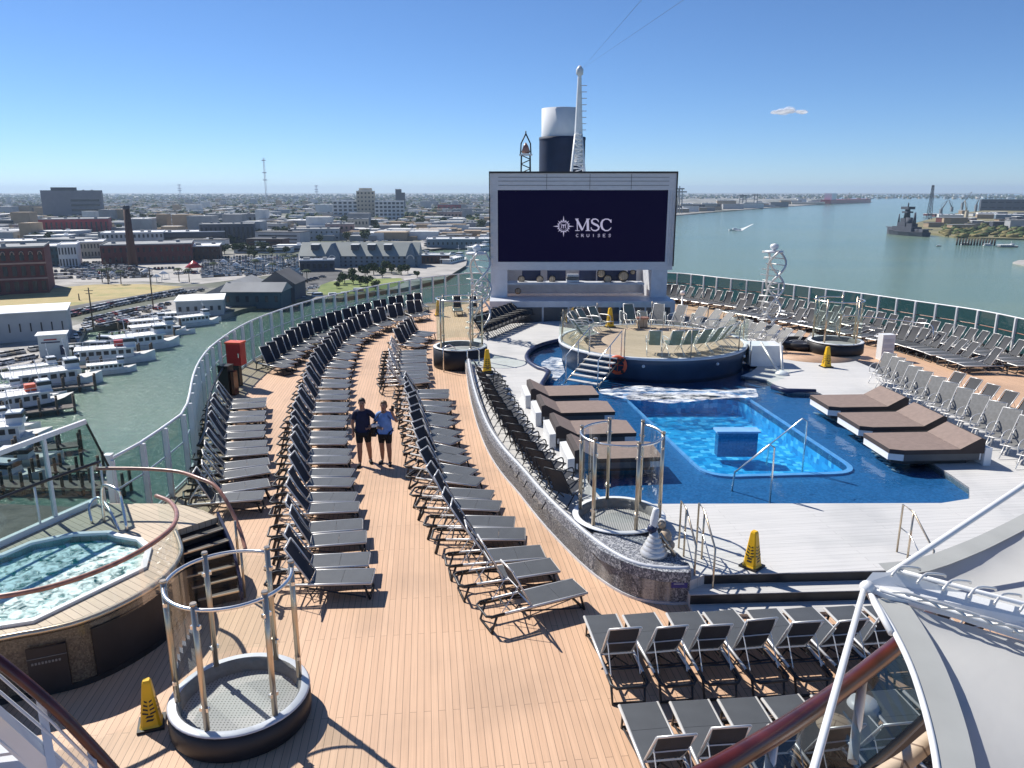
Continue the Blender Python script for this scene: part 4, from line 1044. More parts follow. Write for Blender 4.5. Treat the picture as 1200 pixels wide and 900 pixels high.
def wallpanel(px0, px1, z0, z1, m, name, parent, off=.05):
    # panel hugging the wall between two photo columns
    def find(px):
        best = None
        for k in range(600):
            p = fpoint(k/599); d = Vector((p.x, p.y, .6)); # project
            rel = Vector((p.x, p.y, .6-CAMZ)); depth = rel.y*CP - rel.z*SP; sx = CX + F*rel.x/depth
            if best is None or abs(sx-px) < best[0]: best = (abs(sx-px), p)
        return best[1]
    a, b = find(px0), find(px1); d = (b-a).normalized(); n_ = Vector((d.y, -d.x, 0))
    q = MB(); A = Vector((*sub(a+n_*off), (z0+z1)/2)); B = Vector((*sub(b+n_*off), (z0+z1)/2)); q.bar(A, B, .05, z1-z0)
    o_ = q.build(name, m, parent); return o_, A, B, n_
_, A, B, n_ = wallpanel(33, 80, .12, .80, M['black'], 'sign_board', tt, .10)
q = MB(); d = (B-A).normalized(); L_ = (B-A).length
q.bar(A+n_*.03+Vector((0,0,.19)), B+n_*.03+Vector((0,0,.19)), .01, .008)
for k in range(9):
    c = A + d*(L_*(.12+.085*k)) + n_*.03 + Vector((0,0,.11)); q.bar(c-d*.012, c+d*.014, .008, .035)
q.build('sign_lettering', M['sling3'], tt)
def fidx(px):
    best = None
    for k in range(600):
        p = fpoint(k/599); rel = Vector((p.x, p.y, .6-CAMZ)); depth = rel.y*CP - rel.z*SP; sx = CX + F*rel.x/depth
        if best is None or abs(sx-px) < best[0]: best = (abs(sx-px), k/599)
    return best[1]
u0, u1 = fidx(108), fidx(190); A_ = [fpoint(u0+(u1-u0)*k/24) for k in range(25)]; cc_ = P(60, 690, 0)
A_ = [p + Vector((p.x-cc_.x, p.y-cc_.y, 0)).normalized()*.045 for p in A_]
q = MB(); q.strip([Vector((*sub(p), .86)) for p in A_], [Vector((*sub(p), .10)) for p in A_], .03); q.build('recess_panel', M['black'], tt)
q = MB(); q.strip([Vector((*sub(p), TZ)) for p in WP]+[Vector((*sub(WP[0]), TZ))], [Vector((*sub(p), TZ-.8)) for p in WP]+[Vector((*sub(WP[0]), TZ-.8))]); q.prism([sub(p) for p in WP], None, TZ-.7); q.build('tub_basin', M['tubTile'], tt)
cw = sum(WP, Vector())/len(WP)
q = MB(); ow = [p + (p-cw).normalized()*.10 for p in WP]; q.prism([sub(p) for p in ow], TZ+.002, TZ+.05, hole=[sub(p) for p in WP]); q.build('tub_coping', M['white'], tt)
# churning water surface with real ripples
q = MB(); NX, NY = 60, 50; xs = [p.x for p in WP]; ys = [p.y for p in WP]
q.prism([sub(p) for p in WP], None, TZ-.10)
w_ = q.build('whirlpool_water', M['tubwater'], tt)
q = MB(); a_ = P(136,633,TZ); 
q.prism([sub(P(x,y,TZ)) for x,y in [(132,633),(160,637),(168,646),(150,655),(128,646)]], TZ-.5, TZ-.14); q.build('entry_step', M['white'], tt)
hoop('grab_hoop', smooth([P(122,612,TZ), P(122,612,TZ)+Vector((0,.05,.55)), P(122,612,TZ)+Vector((.07,.05,.72)), P(146,616,TZ)+Vector((-.06,.0,.72)), P(146,616,TZ)+Vector((0,0,.55)), P(149,622,TZ)], 4), 'tall chrome grab hoop at the whirlpool steps', 'grab rail', r=.028)
hoop('grab_hoop', smooth([P(108,613,TZ), P(110,609,TZ)+Vector((-.05,0,.28)), P(118,600,TZ)+Vector((0,0,.3)), P(128,612,TZ)+Vector((.02,0,.28)), P(140,622,TZ)], 4), 'low chrome grab rail beside the tall hoop at the whirlpool', 'grab rail', r=.025)
# steps: dark spiral flight at the right end of the terrace
ts = thing('terrace_steps', 'dark curved flight of steps with pale nosings up to the whirlpool terrace', 'steps', P(255, 712, 0)); SO = P(255,712,0)
NL = [((208,620),(257,605)),((211,635),(262,619)),((213,649),(268,633)),((215,662),(272,648)),((218,676),(276,662)),((225,689),(278,676)),((232,703),(280,692))]
for k, (a, b) in enumerate(NL):
    z = TZ - (TZ/7.5)*k - (0 if k else .004)
    if k == 0: continue
    A, B = P(*a, z)-SO, P(*b, z)-SO; A.z = B.z = z; d = (B-A).normalized(); bk_ = Vector((-d.y, d.x, 0))
    q = MB(); q.bar(A+bk_*.16-Vector((0,0,.02)), B+bk_*.16-Vector((0,0,.02)), .34, .035); tr = q.build('tread', M['black'], ts)
    q = MB(); q.bar(A+Vector((0,0,-.008)), B+Vector((0,0,-.008)), .035, .024); q.build('nosing', M['steel'], tr)
    q = MB(); q.bar(A+bk_*.05+Vector((0,0,-z/2-.02)), B+bk_*.05+Vector((0,0,-z/2-.02)), .02, z-.01); q.build('riser', M['black'], ts)
os_ = smooth([P(x,y,z)-SO for x,y,z in [(255,600,1.05),(264,616,.95),(272,634,.8),(277,655,.6),(281,675,.38),(283,694,.15)]], 4)
for p, z in zip(os_, [1.05-.9*i/(len(os_)-1) for i in range(len(os_))]): p.z = z
q = MB(); q.strip(os_, [Vector((p.x,p.y,max(0,p.z-.28))) for p in os_], .05); q.build('outer_stringer', M['navy'], ts)
is_ = smooth([P(x,y,z)-SO for x,y,z in [(206,622,1.0),(209,638,.98),(206,660,.7),(205,685,.45),(208,706,.2)]], 4)
for p, z in zip(is_, [1.02-.9*i/(len(is_)-1) for i in range(len(is_))]): p.z = z
q = MB(); q.strip(is_, [Vector((p.x,p.y,0)) for p in is_], .05); q.build('inner_stringer', M['black'], ts)
q = MB()
for x, y, z0, z1 in ((277,662,.5,1.35),(284,700,0,.9)): q.tube([P(x,y,z0)-SO+Vector((.05,0,0)), Vector(((P(x,y,z0)-SO).x+.05, (P(x,y,z0)-SO).y, z1))], .022, 6)
q.build('rail_post', M['steel'], ts)
# handrails of wood on glass
def glassrail(name, label, top, base, matn, r=.035, nposts=0, glass='glassC', postm='white'):
    T_ = smooth(top, 6); B_ = smooth(base, 6); o = flat(B_[0], min(p.z for p in B_)); t = thing(name, label, 'handrail', o)
    MB().tube([p-o for p in T_], r, 8).build('handrail', M[matn], t)
    q = MB(); q.strip([p-o-Vector((0,0,r)) for p in T_], [p-o for p in B_]); q.build('glass', M[glass], t)
    for k in range(nposts):
        i = round(k*(len(T_)-1)/max(1,nposts-1)); MB().tube([B_[i]-o, T_[i]-o-Vector((0,0,r))], .02, 6).build('post', M[postm], t)
    return t
Zt = 1.85
def under(pts, zb): return [Vector((p.x, p.y, zb)) for p in pts]
h1p = [P(x,y,Zt) for x,y in [(183,581),(199,588),(207,601),(203,616),(188,630),(160,648),(120,667),(75,683),(30,694),(-30,703),(-120,716)]]
glassrail('wood_handrail', 'looping wood-topped glass balustrade round the front of the whirlpool', h1p, under(h1p, TZ), 'wood2', .038, 0)
h2p = [P(x,y,z) for x,y,z in [(113,549,Zt),(150,549,Zt),(180,550,Zt),(210,553,Zt),(232,560,Zt),(250,568,1.8),(262,582,1.65),(273,602,1.4),(282,624,1.15),(288,645,.95)]]
glassrail('wood_handrail', 'long curved wood handrail sweeping down outside the whirlpool steps', h2p, [Vector((p.x,p.y,max(.15,p.z-.85))) for p in h2p], 'wood2', .036, 0)
h3p = [P(x,y,Zt) for x,y in [(-120,637),(-50,606),(0,584),(60,561),(117,541)]]
glassrail('wood_handrail', 'straight dark handrail on white posts crossing the left windbreak', h3p, under(h3p, TZ), 'wood3', .032, 4, 'glassC')
# windbreak of big panes
wb_ = thing('glass_windbreak', 'tall slanting glass windbreak with broad white frame behind the whirlpool', 'windbreak', P(65, 612, TZ)); WO = P(65,612,TZ)
bl, br = P(-150,708,TZ), P(112,590,TZ); dd = (br-bl)
def wpt(x, y):   # intersect pixel ray with the windbreak's vertical plane
    r_ = ray(x, y); n = Vector((dd.y, -dd.x, 0)).normalized(); o = Vector((0,0,CAMZ)); d = Vector(r_)
    t = (bl-o).dot(n)/d.dot(n); return o + d*t
TL, TR, BR2 = wpt(-150, 585), wpt(100, 494), wpt(127, 546)
q = MB(); q.bar(TL-WO, TR-WO, .06, .09); q.build('top_frame', M['white'], wb_)
MB().bar(bl-WO+Vector((0,0,.05)), br-WO+Vector((0,0,.05)), .10, .12).build('bottom_frame', M['white'], wb_)
q = MB(); q.bar(wpt(50,510)-WO, wpt(66,612)-WO, .08, .05, up=dd.normalized()); q.build('post', M['white'], wb_)
MB().bar(TR-WO, BR2-WO, .03, .03).build('slanted_edge', M['dark'], wb_)
q = MB(); q.add([bl-WO, br-WO, BR2-WO, TR-WO, TL-WO], [(0,1,2,3,4)]); q.build('glass', M['glass'], wb_)
q = MB(); q.bar(wpt(107,546)-WO, wpt(111,590)-WO, .05, .04, up=dd.normalized()); q.build('end_post', M['white'], wb_)
cr = thing('corner_post', 'white corner post where the railing meets the whirlpool windbreak', 'post', flat(railL[0])); MB().box((0,0,.9),(.12,.12,1.8)).build('shaft', M['white'], cr); MB().box((0,0,1.81),(.16,.16,.03)).build('cap', M['white'], cr)

# ================================================================== PEOPLE
def skin_obj(name, joints, edges, m, parent, root=0, sub=2, smooth_=True):
    me = bpy.data.meshes.new(name); me.from_pydata([j[:3] for j in joints], edges, []); me.materials.append(m)
    o = bpy.data.objects.new(name, me); COL.objects.link(o)
    o.modifiers.new('s', 'SKIN').use_smooth_shade = True
    for i, j in enumerate(joints):
        r_ = j[3]; me.skin_vertices[0].data[i].radius = (r_, j[4] if len(j) > 4 else r_); me.skin_vertices[0].data[i].use_root = (i == root)
    sd = o.modifiers.new('d', 'SUBSURF'); sd.levels = sub; sd.render_levels = sub
    dg = bpy.context.evaluated_depsgraph_get(); em = bpy.data.meshes.new_from_object(o.evaluated_get(dg)); em.name = name
    if not em.materials: em.materials.append(m)
    bpy.data.objects.remove(o); em.polygons.foreach_set('use_smooth', [True]*len(em.polygons))
    return place(name, em, parent)
def person(name, loc, rz, Hh, label, shirt, shorts, hair, pose, female=False):
    t = thing(name, label, 'person', loc, rz); s = Hh/1.75; W = .92 if female else 1.0; belly = 1.12 if female else 1.06
    def j(x, y, z, r, r2=None): return (x*s, y*s, z*s, r*s, (r2 or r)*s)
    # faces -Y (towards the viewer)
    J = {}; names = []; js = []
    def add(n, *a): J[n] = len(js); js.append(j(*a)); names.append(n)
    add('pel', 0,.0,.92,.15,.115); add('waist', 0,.0,1.08,.155*belly,.13*belly); add('chest', 0,.0,1.28,.17*W,.12); add('neckb', 0,.0,1.44,.075,.065); add('neck', 0,-.005,1.50,.052)
    add('head1', 0,-.02,1.57,.07,.08); add('head2', 0,-.015,1.66,.078,.092); add('top', 0,0,1.72,.055,.065)
    for sd, sg in (('l',-1),('r',1)):
        sp_ = pose['leg'][sd]
        add('hip'+sd, sg*.09,0,.88,.11); add('knee'+sd, sg*(.10+sp_[0]*.5), sp_[1]*.5-.01, .49,.07); add('calf'+sd, sg*(.105+sp_[0]*.75), sp_[1]*.8+.02,.33,.066); add('ank'+sd, sg*(.11+sp_[0]), sp_[1]+.02,.09,.042)
        add('foot'+sd, sg*(.12+sp_[0]), sp_[1]-.07,.035,.038,.03); add('toe'+sd, sg*(.14+sp_[0]), sp_[1]-.17,.03,.034,.02)
        add('sh'+sd, sg*.17*W,.0,1.40,.062); e, w_, h_ = pose['arm'][sd]
        add('el'+sd, *e, .042); add('wr'+sd, *w_, .028); add('ha'+sd, *h_, .035, .02)
    E = [('pel','waist'),('waist','chest'),('chest','neckb'),('neckb','neck'),('neck','head1'),('head1','head2'),('head2','top')]
    for sd in 'lr': E += [('pel','hip'+sd),('hip'+sd,'knee'+sd),('knee'+sd,'calf'+sd),('calf'+sd,'ank'+sd),('ank'+sd,'foot'+sd),('foot'+sd,'toe'+sd),('neckb','sh'+sd),('sh'+sd,'el'+sd),('el'+sd,'wr'+sd),('wr'+sd,'ha'+sd)]
    # fingers
    for sd in 'lr':
        hx = js[J['ha'+sd]]; wx = js[J['wr'+sd]]; d = (Vector(hx[:3])-Vector(wx[:3])).normalized(); sdv = d.orthogonal().normalized()
        for k in range(4):
            nm = f'f{sd}{k}'; b0_ = Vector(hx[:3]) + sdv*(.022*(k-1.5))*s + d*.02*s; tip = b0_ + d*(.055+.012*(1.5-abs(k-1.5)))*s + d.cross(sdv)*.02*s
            J[nm] = len(js); js.append((*tip, .0085*s, .0085*s)); E.append(('ha'+sd, nm))
        J['th'+sd] = len(js); tip = Vector(hx[:3]) + sdv*.05*s + d*.01*s; js.append((*tip, .01*s, .01*s)); E.append(('wr'+sd, 'th'+sd))
    body = skin_obj('body', js, [(J[a], J[b]) for a, b in E], M['skin'], t, J['pel'])
    # shirt: torso + upper arms
    def g(n, k=1.0, add_=0.0, dz=0): q = js[J[n]]; return (q[0], q[1], q[2]+dz*s, q[3]*k+add_, q[4]*k+add_)
    V = [g('pel',1.06,.022), g('waist',1.04,.022), g('chest',1.05,.018), g('neckb',.95,.01)]; EE = [(0,1),(1,2),(2,3)]
    for sd in 'lr':
        i = len(V); a = Vector(js[J['sh'+sd]][:3]); b_ = Vector(js[J['el'+sd]][:3]); mid = a.lerp(b_, .8)
        V += [g('sh'+sd,1.05,.012), (*mid, .062*s, .062*s)]; EE += [(3,i),(i,i+1)]
    skin_obj('shirt', V, EE, shirt, t, 1)
    V = [g('pel',1.08,.018,.02)]; EE = []
    for sd in 'lr':
        i = len(V); a = Vector(js[J['hip'+sd]][:3]); b_ = Vector(js[J['knee'+sd]][:3]); m1 = a.lerp(b_, .45); m2 = a.lerp(b_, .88)
        V += [g('hip'+sd,1.04,.012), (*m1, .098*s, .098*s), (*m2, .088*s, .088*s)]; EE += [(0,i),(i,i+1),(i+1,i+2)]
    skin_obj('shorts', V, EE, shorts, t, 0)
    q = MB(); q.ball((0,.012*s,1.685*s), .094*s, n=14, m=9, sx=.92, sy=1.05, sz=1.0)
    if female:
        q.ball((0,.045*s,1.62*s), .085*s, n=12, m=8, sx=1.08, sy=.8, sz=1.1)
    vs = q.v; q.v = [(x, y if y > -.055*s or z > 1.715*s else -.05*s, z) for x, y, z in vs]
    q.build('hair', hair, t)
    q = MB()
    for sg in (-1,1): q.ball((sg*.03*s,-.094*s,1.655*s), .011*s, n=8, m=5)
    q.build('eyes', M['haird'], t)
    q = MB(); q.ball((0,-.105*s,1.625*s), .016*s, n=8, m=5, sz=1.6); q.build('nose', M['skin'], t)
    q = MB(); q.ball((0,-.094*s,1.585*s), .022*s, n=8, m=4, sz=.3, sy=.4); q.build('mouth', M['red'], t)
    q = MB()
    for sg in (-1,1): q.ball((sg*.083*s,0,1.64*s), .024*s, n=8, m=5, sx=.4, sy=.8, sz=1.3)
    q.build('ears', M['skin'], t)
    for sd in 'lr':
        f_ = js[J['foot'+sd]]; tq = js[J['toe'+sd]]; q = MB()
        q.tube([(f_[0], f_[1]+.10*s, .04*s),(f_[0],f_[1],.05*s),(tq[0],tq[1]+.03*s,.035*s),(tq[0],tq[1]-.015*s,.03*s)], [.038*s,.046*s,.046*s,.03*s], 10); q.build('shoe', M['blackcloth'] if not female else M['sling2'], t)
    return t
mloc = P(427.5, 543.5, 0); wloc = P(452.5, 543.0, 0)
man = person('person', (mloc.x, mloc.y, 0), R(6), 1.78, 'man in a navy shirt and dark shorts standing on the teak with one elbow out', M['navyshirt'], M['blackcloth'], M['haird'],
  {'leg': {'l': (-.01,-.14), 'r': (.02,.12)}, 'arm': {'l': ((-.25,.0,1.14),(-.23,-.05,.90),(-.225,-.07,.83)), 'r': ((.34,.03,1.17),(.20,-.10,1.03),(.14,-.13,1.01))}})
wom = person('person', (wloc.x, wloc.y, 0), R(-4), 1.70, 'woman in a light blue shirt and black shorts holding a phone beside her head', M['blueshirt'], M['blackcloth'], M['hairb'],
  {'leg': {'l': (.0,.06), 'r': (.01,-.08)}, 'arm': {'l': ((-.27,.0,1.15),(-.12,-.20,1.08),(-.04,-.24,1.07)), 'r': ((.36,-.04,1.20),(.26,-.16,1.45),(.23,-.17,1.53))}}, True)
man.scale = (1.06,1.06,1); wom.scale = (1.04,1.06,1)
ph = thing('phone', 'dark phone held up beside the head of the woman in blue', 'phone', (wloc.x+.26, wloc.y-.20, 1.57), R(-4))
MB().box((0,0,.0),(.075,.012,.15)).build('body', M['black'], ph); MB().box((0,.0075,0),(.068,.002,.14)).build('display', M['navy'], ph)
bg = thing('shoulder_bag', 'small black bag with a white towel hanging at the hip of the woman in blue', 'bag', (wloc.x-.27, wloc.y-.05, .80))
MB().box((0,0,.12),(.12,.22,.26), taper=.85).build('body', M['blackcloth'], bg); MB().box((.05,-.1,.30),(.20,.10,.07), rz=.4).build('towel', M['white'], bg)
MB().tube([(0,-.08,.25),(.06,-.12,.45),(.2,-.11,.64),(.3,0,.65)], .012, 5).build('strap', M['blackcloth'], bg)

# ================================================================== NEAR RAILS AND CANOPY
def nearline(pts, depth): return [dp(x, y, d) for (x, y), d in zip(pts, depth)]
nr = thing('near_railing', 'near balustrade in the lower right, red varnished handrail over glass', 'railing', dp(940, 840, 3.3)); NO = dp(940,840,3.3)
tpx = [(745,948),(800,922),(860,889),(910,859),(960,826),(1005,793),(1050,757),(1090,722)]; dps = [2.9,3.05,3.25,3.5,3.8,4.15,4.5,4.9]
tp2 = smooth(nearline(tpx, dps), 4)
MB().tube([p-NO for p in tp2], .047, 12).build('handrail', M['wood'], nr)
MB().tube([p-NO-Vector((.015,-.01,.068)) for p in tp2], .020, 8).build('under_rail', M['white'], nr)
bpx = [(840,1010),(900,975),(960,938),(1010,903),(1050,870),(1085,837),(1125,800)]; bp_ = smooth(nearline(bpx, [3.0,3.2,3.45,3.75,4.1,4.45,4.8]), 4)
MB().tube([p-NO for p in bp_], .018, 6).build('bottom_rail', M['dark'], nr)
q = MB(); tps = tp2[4:]; n_ = min(len(tps), len(bp_)); q.strip([p-NO-Vector((0,0,.07)) for p in resample(tps, 9)[:0] or [tps[round(i*(len(tps)-1)/20)] for i in range(21)]], [bp_[round(i*(len(bp_)-1)/20)]-NO for i in range(21)]); q.build('glass', M['glassD'], nr)
for (x0,y0,x1,y1,d0,d1) in ((1011,795,999,893,4.2,3.85),(906,868,890,990,3.5,3.3)):
    a, b = dp(x0,y0,d0)-NO, dp(x1,y1,d1)-NO; MB().tube([a,b], .025, 8).build('post', M['white'], nr)
q = MB(); q.strip([p-NO-Vector((0,-.02,.06)) for p in bp_], [p-NO-Vector((0,-.02,.16)) for p in bp_], .03); q.build('fascia', M['browndk'], nr)
cur = thing('curved_ledge', 'brown and tan curved ledge under the lower right balustrade', 'ledge', dp(1060,880,3.5)); CO = dp(1060,880,3.5)
a_ = smooth(nearline([(960,960),(1030,912),(1060,893),(1090,868),(1130,838)],[3.4,3.5,3.55,3.65,3.8]), 4)
MB().tube([p-CO for p in a_], .045, 6).build('edge', M['tubdeck'], cur); q = MB(); q.strip([p-CO for p in a_], [p-CO-Vector((0,-.1,.2)) for p in a_], .02); q.build('face', M['white'], cur)
for i, (x, y, z) in enumerate(((1008,853,0),(976,878,0))):
    o = P(x, y, .0); t = thing('deck_stool', f'{("small white round stool","larger cream round stool")[i]} seen through the lower right glass', 'stool', o)
    MB().lathe([(.17+.04*i,0),(.21+.04*i,.08),(.21+.04*i,.34),(.17,.42),(0,.43)], n=20).build('seat', M['white'] if i == 0 else M['tubdeck'], t); MB().lathe([(.22+.04*i,.2),(.225+.04*i,.22),(.22+.04*i,.24)], n=20).build('band', M['alu'], t)

cn = thing('canopy', 'big pale cloth canopy laced to white tubes, filling the lower right corner', 'canopy', dp(1030,700,4.5)); KO = dp(1030,700,4.5)
def C3(x, y, d): return dp(x, y, d) - KO
# upper cloth: fan from the peak to the right
def sheet(edgeA, edgeB, nu=14, nv=8, sag=.06):
    A_, B_ = smooth(edgeA, 6), smooth(edgeB, 6); q = MB(); vs = []
    for i in range(nu+1):
        a = A_[round(i*(len(A_)-1)/nu)]; b = B_[round(i*(len(B_)-1)/nu)]
        for j_ in range(nv+1):
            v = j_/nv; p = a.lerp(b, v); p = p - Vector((0,0,sag*4*v*(1-v)*min(1, i/4))); vs.append(p)
    q.add(vs, [(i*(nv+1)+j_, (i+1)*(nv+1)+j_, (i+1)*(nv+1)+j_+1, i*(nv+1)+j_+1) for i in range(nu) for j_ in range(nv)], 0, True); return q
eA = [C3(1040,672,4.55), C3(1085,666,4.75), C3(1130,650,5.0), C3(1170,632,5.3), C3(1230,600,5.8), C3(1330,540,6.6)]
eB = [C3(1043,682,4.48), C3(1090,697,4.42), C3(1135,711,4.36), C3(1180,724,4.3), C3(1240,742,4.2), C3(1360,778,4.0)]
sheet(eA, eB).build('upper_cloth', M['fabric'], cn)
eH = [Vector(p)+Vector((0,.12,0.004)) for p in eA]; eH2 = [Vector(p)-Vector((0,.04,-.004)) for p in eA]
sheet(eH, eH2, nv=2, sag=0).build('upper_hem', M['fabric2'], cn)
lA = [C3(1024,700,4.45), C3(1046,735,4.2), C3(1068,780,3.9), C3(1086,835,3.6), C3(1098,890,3.35), C3(1106,960,3.1)]
lB = [C3(1036,702,4.4), C3(1100,722,4.35), C3(1180,746,4.28), C3(1270,772,4.2), C3(1370,803,4.1), C3(1500,845,4.0)]
sheet(lA, lB, nv=14, sag=.05).build('lower_cloth', M['fabric'], cn)
lH = [p + Vector((.0,0,.006)) for p in lA]; lH2 = [p.lerp(q_, .0)+Vector((.17,0.02,.008)) for p, q_ in zip(lA, lB)]
sheet(lH, lH2, nv=2, sag=0).build('lower_hem', M['fabric2'], cn)
MB().tube([p+Vector((-.005,0,0)) for p in smooth(lA,4)], .016, 8).build('lower_edge_tube', M['white'], cn)
# white peak plate
q = MB(); pts = [C3(1010,690,4.5), C3(1022,676,4.52), C3(1050,676,4.5), C3(1130,700,4.42), C3(1230,727,4.3), C3(1370,765,4.1), C3(1370,802,4.05), C3(1230,762,4.24), C3(1120,725,4.34), C3(1040,703,4.42)]
q.add([p+Vector((0,0,.03)) for p in pts]+[p for p in pts], [(9,8,7,6,5,4,3,2,1,0), tuple(range(10,20))]+[(i,(i+1)%10,10+(i+1)%10,10+i) for i in range(10)]); q.build('peak_plate', M['white'], cn)
for nme, aa, bb in (('upper_tube', (1048,676,4.5), (1370,762,4.08)), ('lower_tube', (1030,698,4.46), (1370,806,4.04))):
    MB().tube([C3(*aa)+Vector((0,0,.045)), C3(*bb)+Vector((0,0,.045))], .014, 8).build(nme, M['white'], cn)
q = MB()
for i in range(9):
    u = i/8
    for (ax_, ay, ad), (bx_, by, bd), sg in (((1060,680,4.48),(1300,745,4.18),1), ((1062,706,4.42),(1300,781,4.1),-1)):
        c = C3(ax_+(bx_-ax_)*u, ay+(by-ay)*u, ad+(bd-ad)*u)+Vector((0,0,.045)); e_ = Vector((.10, sg*.035, .0))
        q.tube(smooth([c-e_, c-e_*.2+Vector((0,sg*.03,.028)), c+e_+Vector((0,sg*.03,0)), c+e_*1.4+Vector((0,sg*.05,-.03))], 3), .008, 6)
q.build('lacing_hoop', M['alu'], cn)
MB().tube([C3(1018,688,4.5), C3(1062,660,4.6), C3(1330,482,6.2)], .019, 8).build('upper_strut', M['white'], cn)
MB().tube([C3(1012,692,4.48), C3(952,908,2.9), C3(930,990,2.6)], .017, 8).build('front_strut', M['white'], cn)
MB().tube([C3(1018,694,4.48), C3(1045,742,4.15)], .02, 8).build('short_strut', M['white'], cn)
q = MB(); q.ball(C3(1016,689,4.49), .045); q.build('peak_knuckle', M['white'], cn)
# bottom left rail
bl_ = thing('near_stair_railing', 'near stair railing in the bottom left corner, red handrail over white wires', 'railing', dp(60, 860, 4.5)); BO = dp(60,860,4.5)
def D3(x, y, d): return dp(x, y, d)-BO
MB().tube(smooth([D3(-60,735,4.3), D3(0,776,4.4), D3(60,826,4.5), D3(105,872,4.6), D3(150,922,4.7)],4), .034, 10).build('handrail', M['wood'], bl_)
for (a, b) in (((46,812,4.55),(62,905,4.45)), ((107,878,4.62),(116,960,4.5)), ((-18,765,4.4),(-8,860,4.3))):
    MB().bar(D3(*a), D3(*b), .045, .03).build('post', M['white'], bl_)
for k in range(5):
    q = MB(); q.tube([D3(-60,752+20*k,4.32), D3(0,792+19*k,4.42), D3(60,845+17*k,4.5), D3(118,905+14*k,4.6)], .009, 6); q.build('wire', M['white'], bl_)
MB().bar(D3(-60,795,4.35), D3(62,905,4.5), .05, .14).build('stringer', M['white'], bl_)
q = MB()
for k in range(3): q.bar(D3(-60,880+26*k,4.4), D3(28+14*k,868+30*k,4.6), .22, .02)
q.build('tread', M['whiteb'], bl_)
# ================================================================== WATER, LAND
WZ, LZ = -45.0, -43.2
def G(x, y, z=LZ): p = P(x, y, z); return p
def harbourwater():
    m, nt, N, L = newmat('harbour water'); out = N.new('ShaderNodeOutputMaterial'); b = N.new('ShaderNodeBsdfPrincipled')
    b.inputs['Roughness'].default_value = .12; b.inputs['IOR'].default_value = 1.33; b.inputs['Specular IOR Level'].default_value = .35
    tc = N.new('ShaderNodeTexCoord')
    n1 = N.new('ShaderNodeTexNoise'); n1.inputs['Scale'].default_value = .003; n1.inputs['Detail'].default_value = 5
    mp = N.new('ShaderNodeMapping'); mp.inputs['Scale'].default_value = (.5,1.6,1); L.new(tc.outputs['Object'], mp.inputs[0]); L.new(mp.outputs[0], n1.inputs['Vector'])
    r = ramp(N, [(.35,(.125,.215,.18)),(.52,(.175,.25,.185)),(.68,(.135,.225,.19))]); L.new(n1.outputs['Fac'], r.inputs[0]); L.new(r.outputs[0], b.inputs['Base Color'])
    n2 = N.new('ShaderNodeTexNoise'); n2.inputs['Scale'].default_value = .5; n2.inputs['Detail'].default_value = 7; n2.inputs['Roughness'].default_value = .65
    L.new(tc.outputs['Object'], n2.inputs['Vector']); bp = N.new('ShaderNodeBump'); bp.inputs['Strength'].default_value = 1; bp.inputs['Distance'].default_value = .8
    L.new(n2.outputs['Fac'], bp.inputs['Height']); L.new(bp.outputs[0], b.inputs['Normal']); L.new(b.outputs[0], out.inputs[0]); return m
M['sea'] = harbourwater()
BIG = 24000
struct(MB().add([(-BIG,-400,WZ),(BIG,-400,WZ),(BIG,BIG,WZ),(-BIG,BIG,WZ)], [(0,1,2,3)]).build('harbour_water', M['sea']), 'green-blue harbour water')
def landmat(name, stops, scale, far=None):
    m, nt, N, L = newmat(name); out = N.new('ShaderNodeOutputMaterial'); b = N.new('ShaderNodeBsdfPrincipled'); b.inputs['Roughness'].default_value = .9
    tc = N.new('ShaderNodeTexCoord'); nz = N.new('ShaderNodeTexNoise'); nz.inputs['Scale'].default_value = scale; nz.inputs['Detail'].default_value = 9; nz.inputs['Roughness'].default_value = .62
    L.new(tc.outputs['Object'], nz.inputs['Vector']); r = ramp(N, stops); L.new(nz.outputs['Fac'], r.inputs[0]); L.new(r.outputs[0], b.inputs['Base Color']); L.new(b.outputs[0], out.inputs[0]); return m
M['city_ground'] = landmat('town ground of paving, yards and trees', [(.36,(.035,.05,.03)),(.45,(.10,.11,.08)),(.53,(.27,.255,.235)),(.62,(.40,.38,.35)),(.70,(.16,.16,.16))], .012)
M['concrete'] = landmat('pale concrete lot', [(.35,(.26,.25,.235)),(.6,(.42,.40,.375))], .05)
M['asphalt'] = landmat('asphalt', [(.35,(.06,.06,.06)),(.6,(.11,.11,.11))], .08)
M['drygrass'] = landmat('dry grass', [(.35,(.30,.245,.10)),(.5,(.42,.33,.15)),(.65,(.26,.25,.09))], .05)
M['lawn'] = landmat('green lawn', [(.35,(.10,.15,.03)),(.6,(.22,.26,.07))], .05)
M['scrub'] = landmat('island scrub', [(.35,(.10,.10,.045)),(.5,(.24,.21,.11)),(.65,(.14,.13,.06))], .01)
M['quay'] = landmat('old timber quay', [(.35,(.10,.09,.08)),(.6,(.17,.15,.135))], .3)
coast = [(-700,640),(-250,500),(-60,452),(0,434),(48,424),(62,405),(92,402),(100,384),(150,378),(200,366),(256,371),(285,362),(330,353),(352,351),(400,349),(440,342),(470,338),(520,327),(546,311),(548,303),(535,299),(505,299),(492,293),(520,288),(576,286)]
cl = [G(x, y) for x, y in coast]
rs = [(786,252.6),(820,249.6),(860,246.4),(905,243.0),(960,239.4),(1005,237.8),(1022,236.6),(1020,235.3),(960,233.0)]
cl2 = [G(x, y) for x, y in rs]
land = cl + cl2 + [Vector((6000, 13000, 0)), Vector((16000, 15500, 0)), Vector((23000, 16000, 0)), Vector((23000, 22000, 0)), Vector((-20000, 22000, 0)), Vector((-20000, 400, 0)), Vector((-1200, 60, 0))]
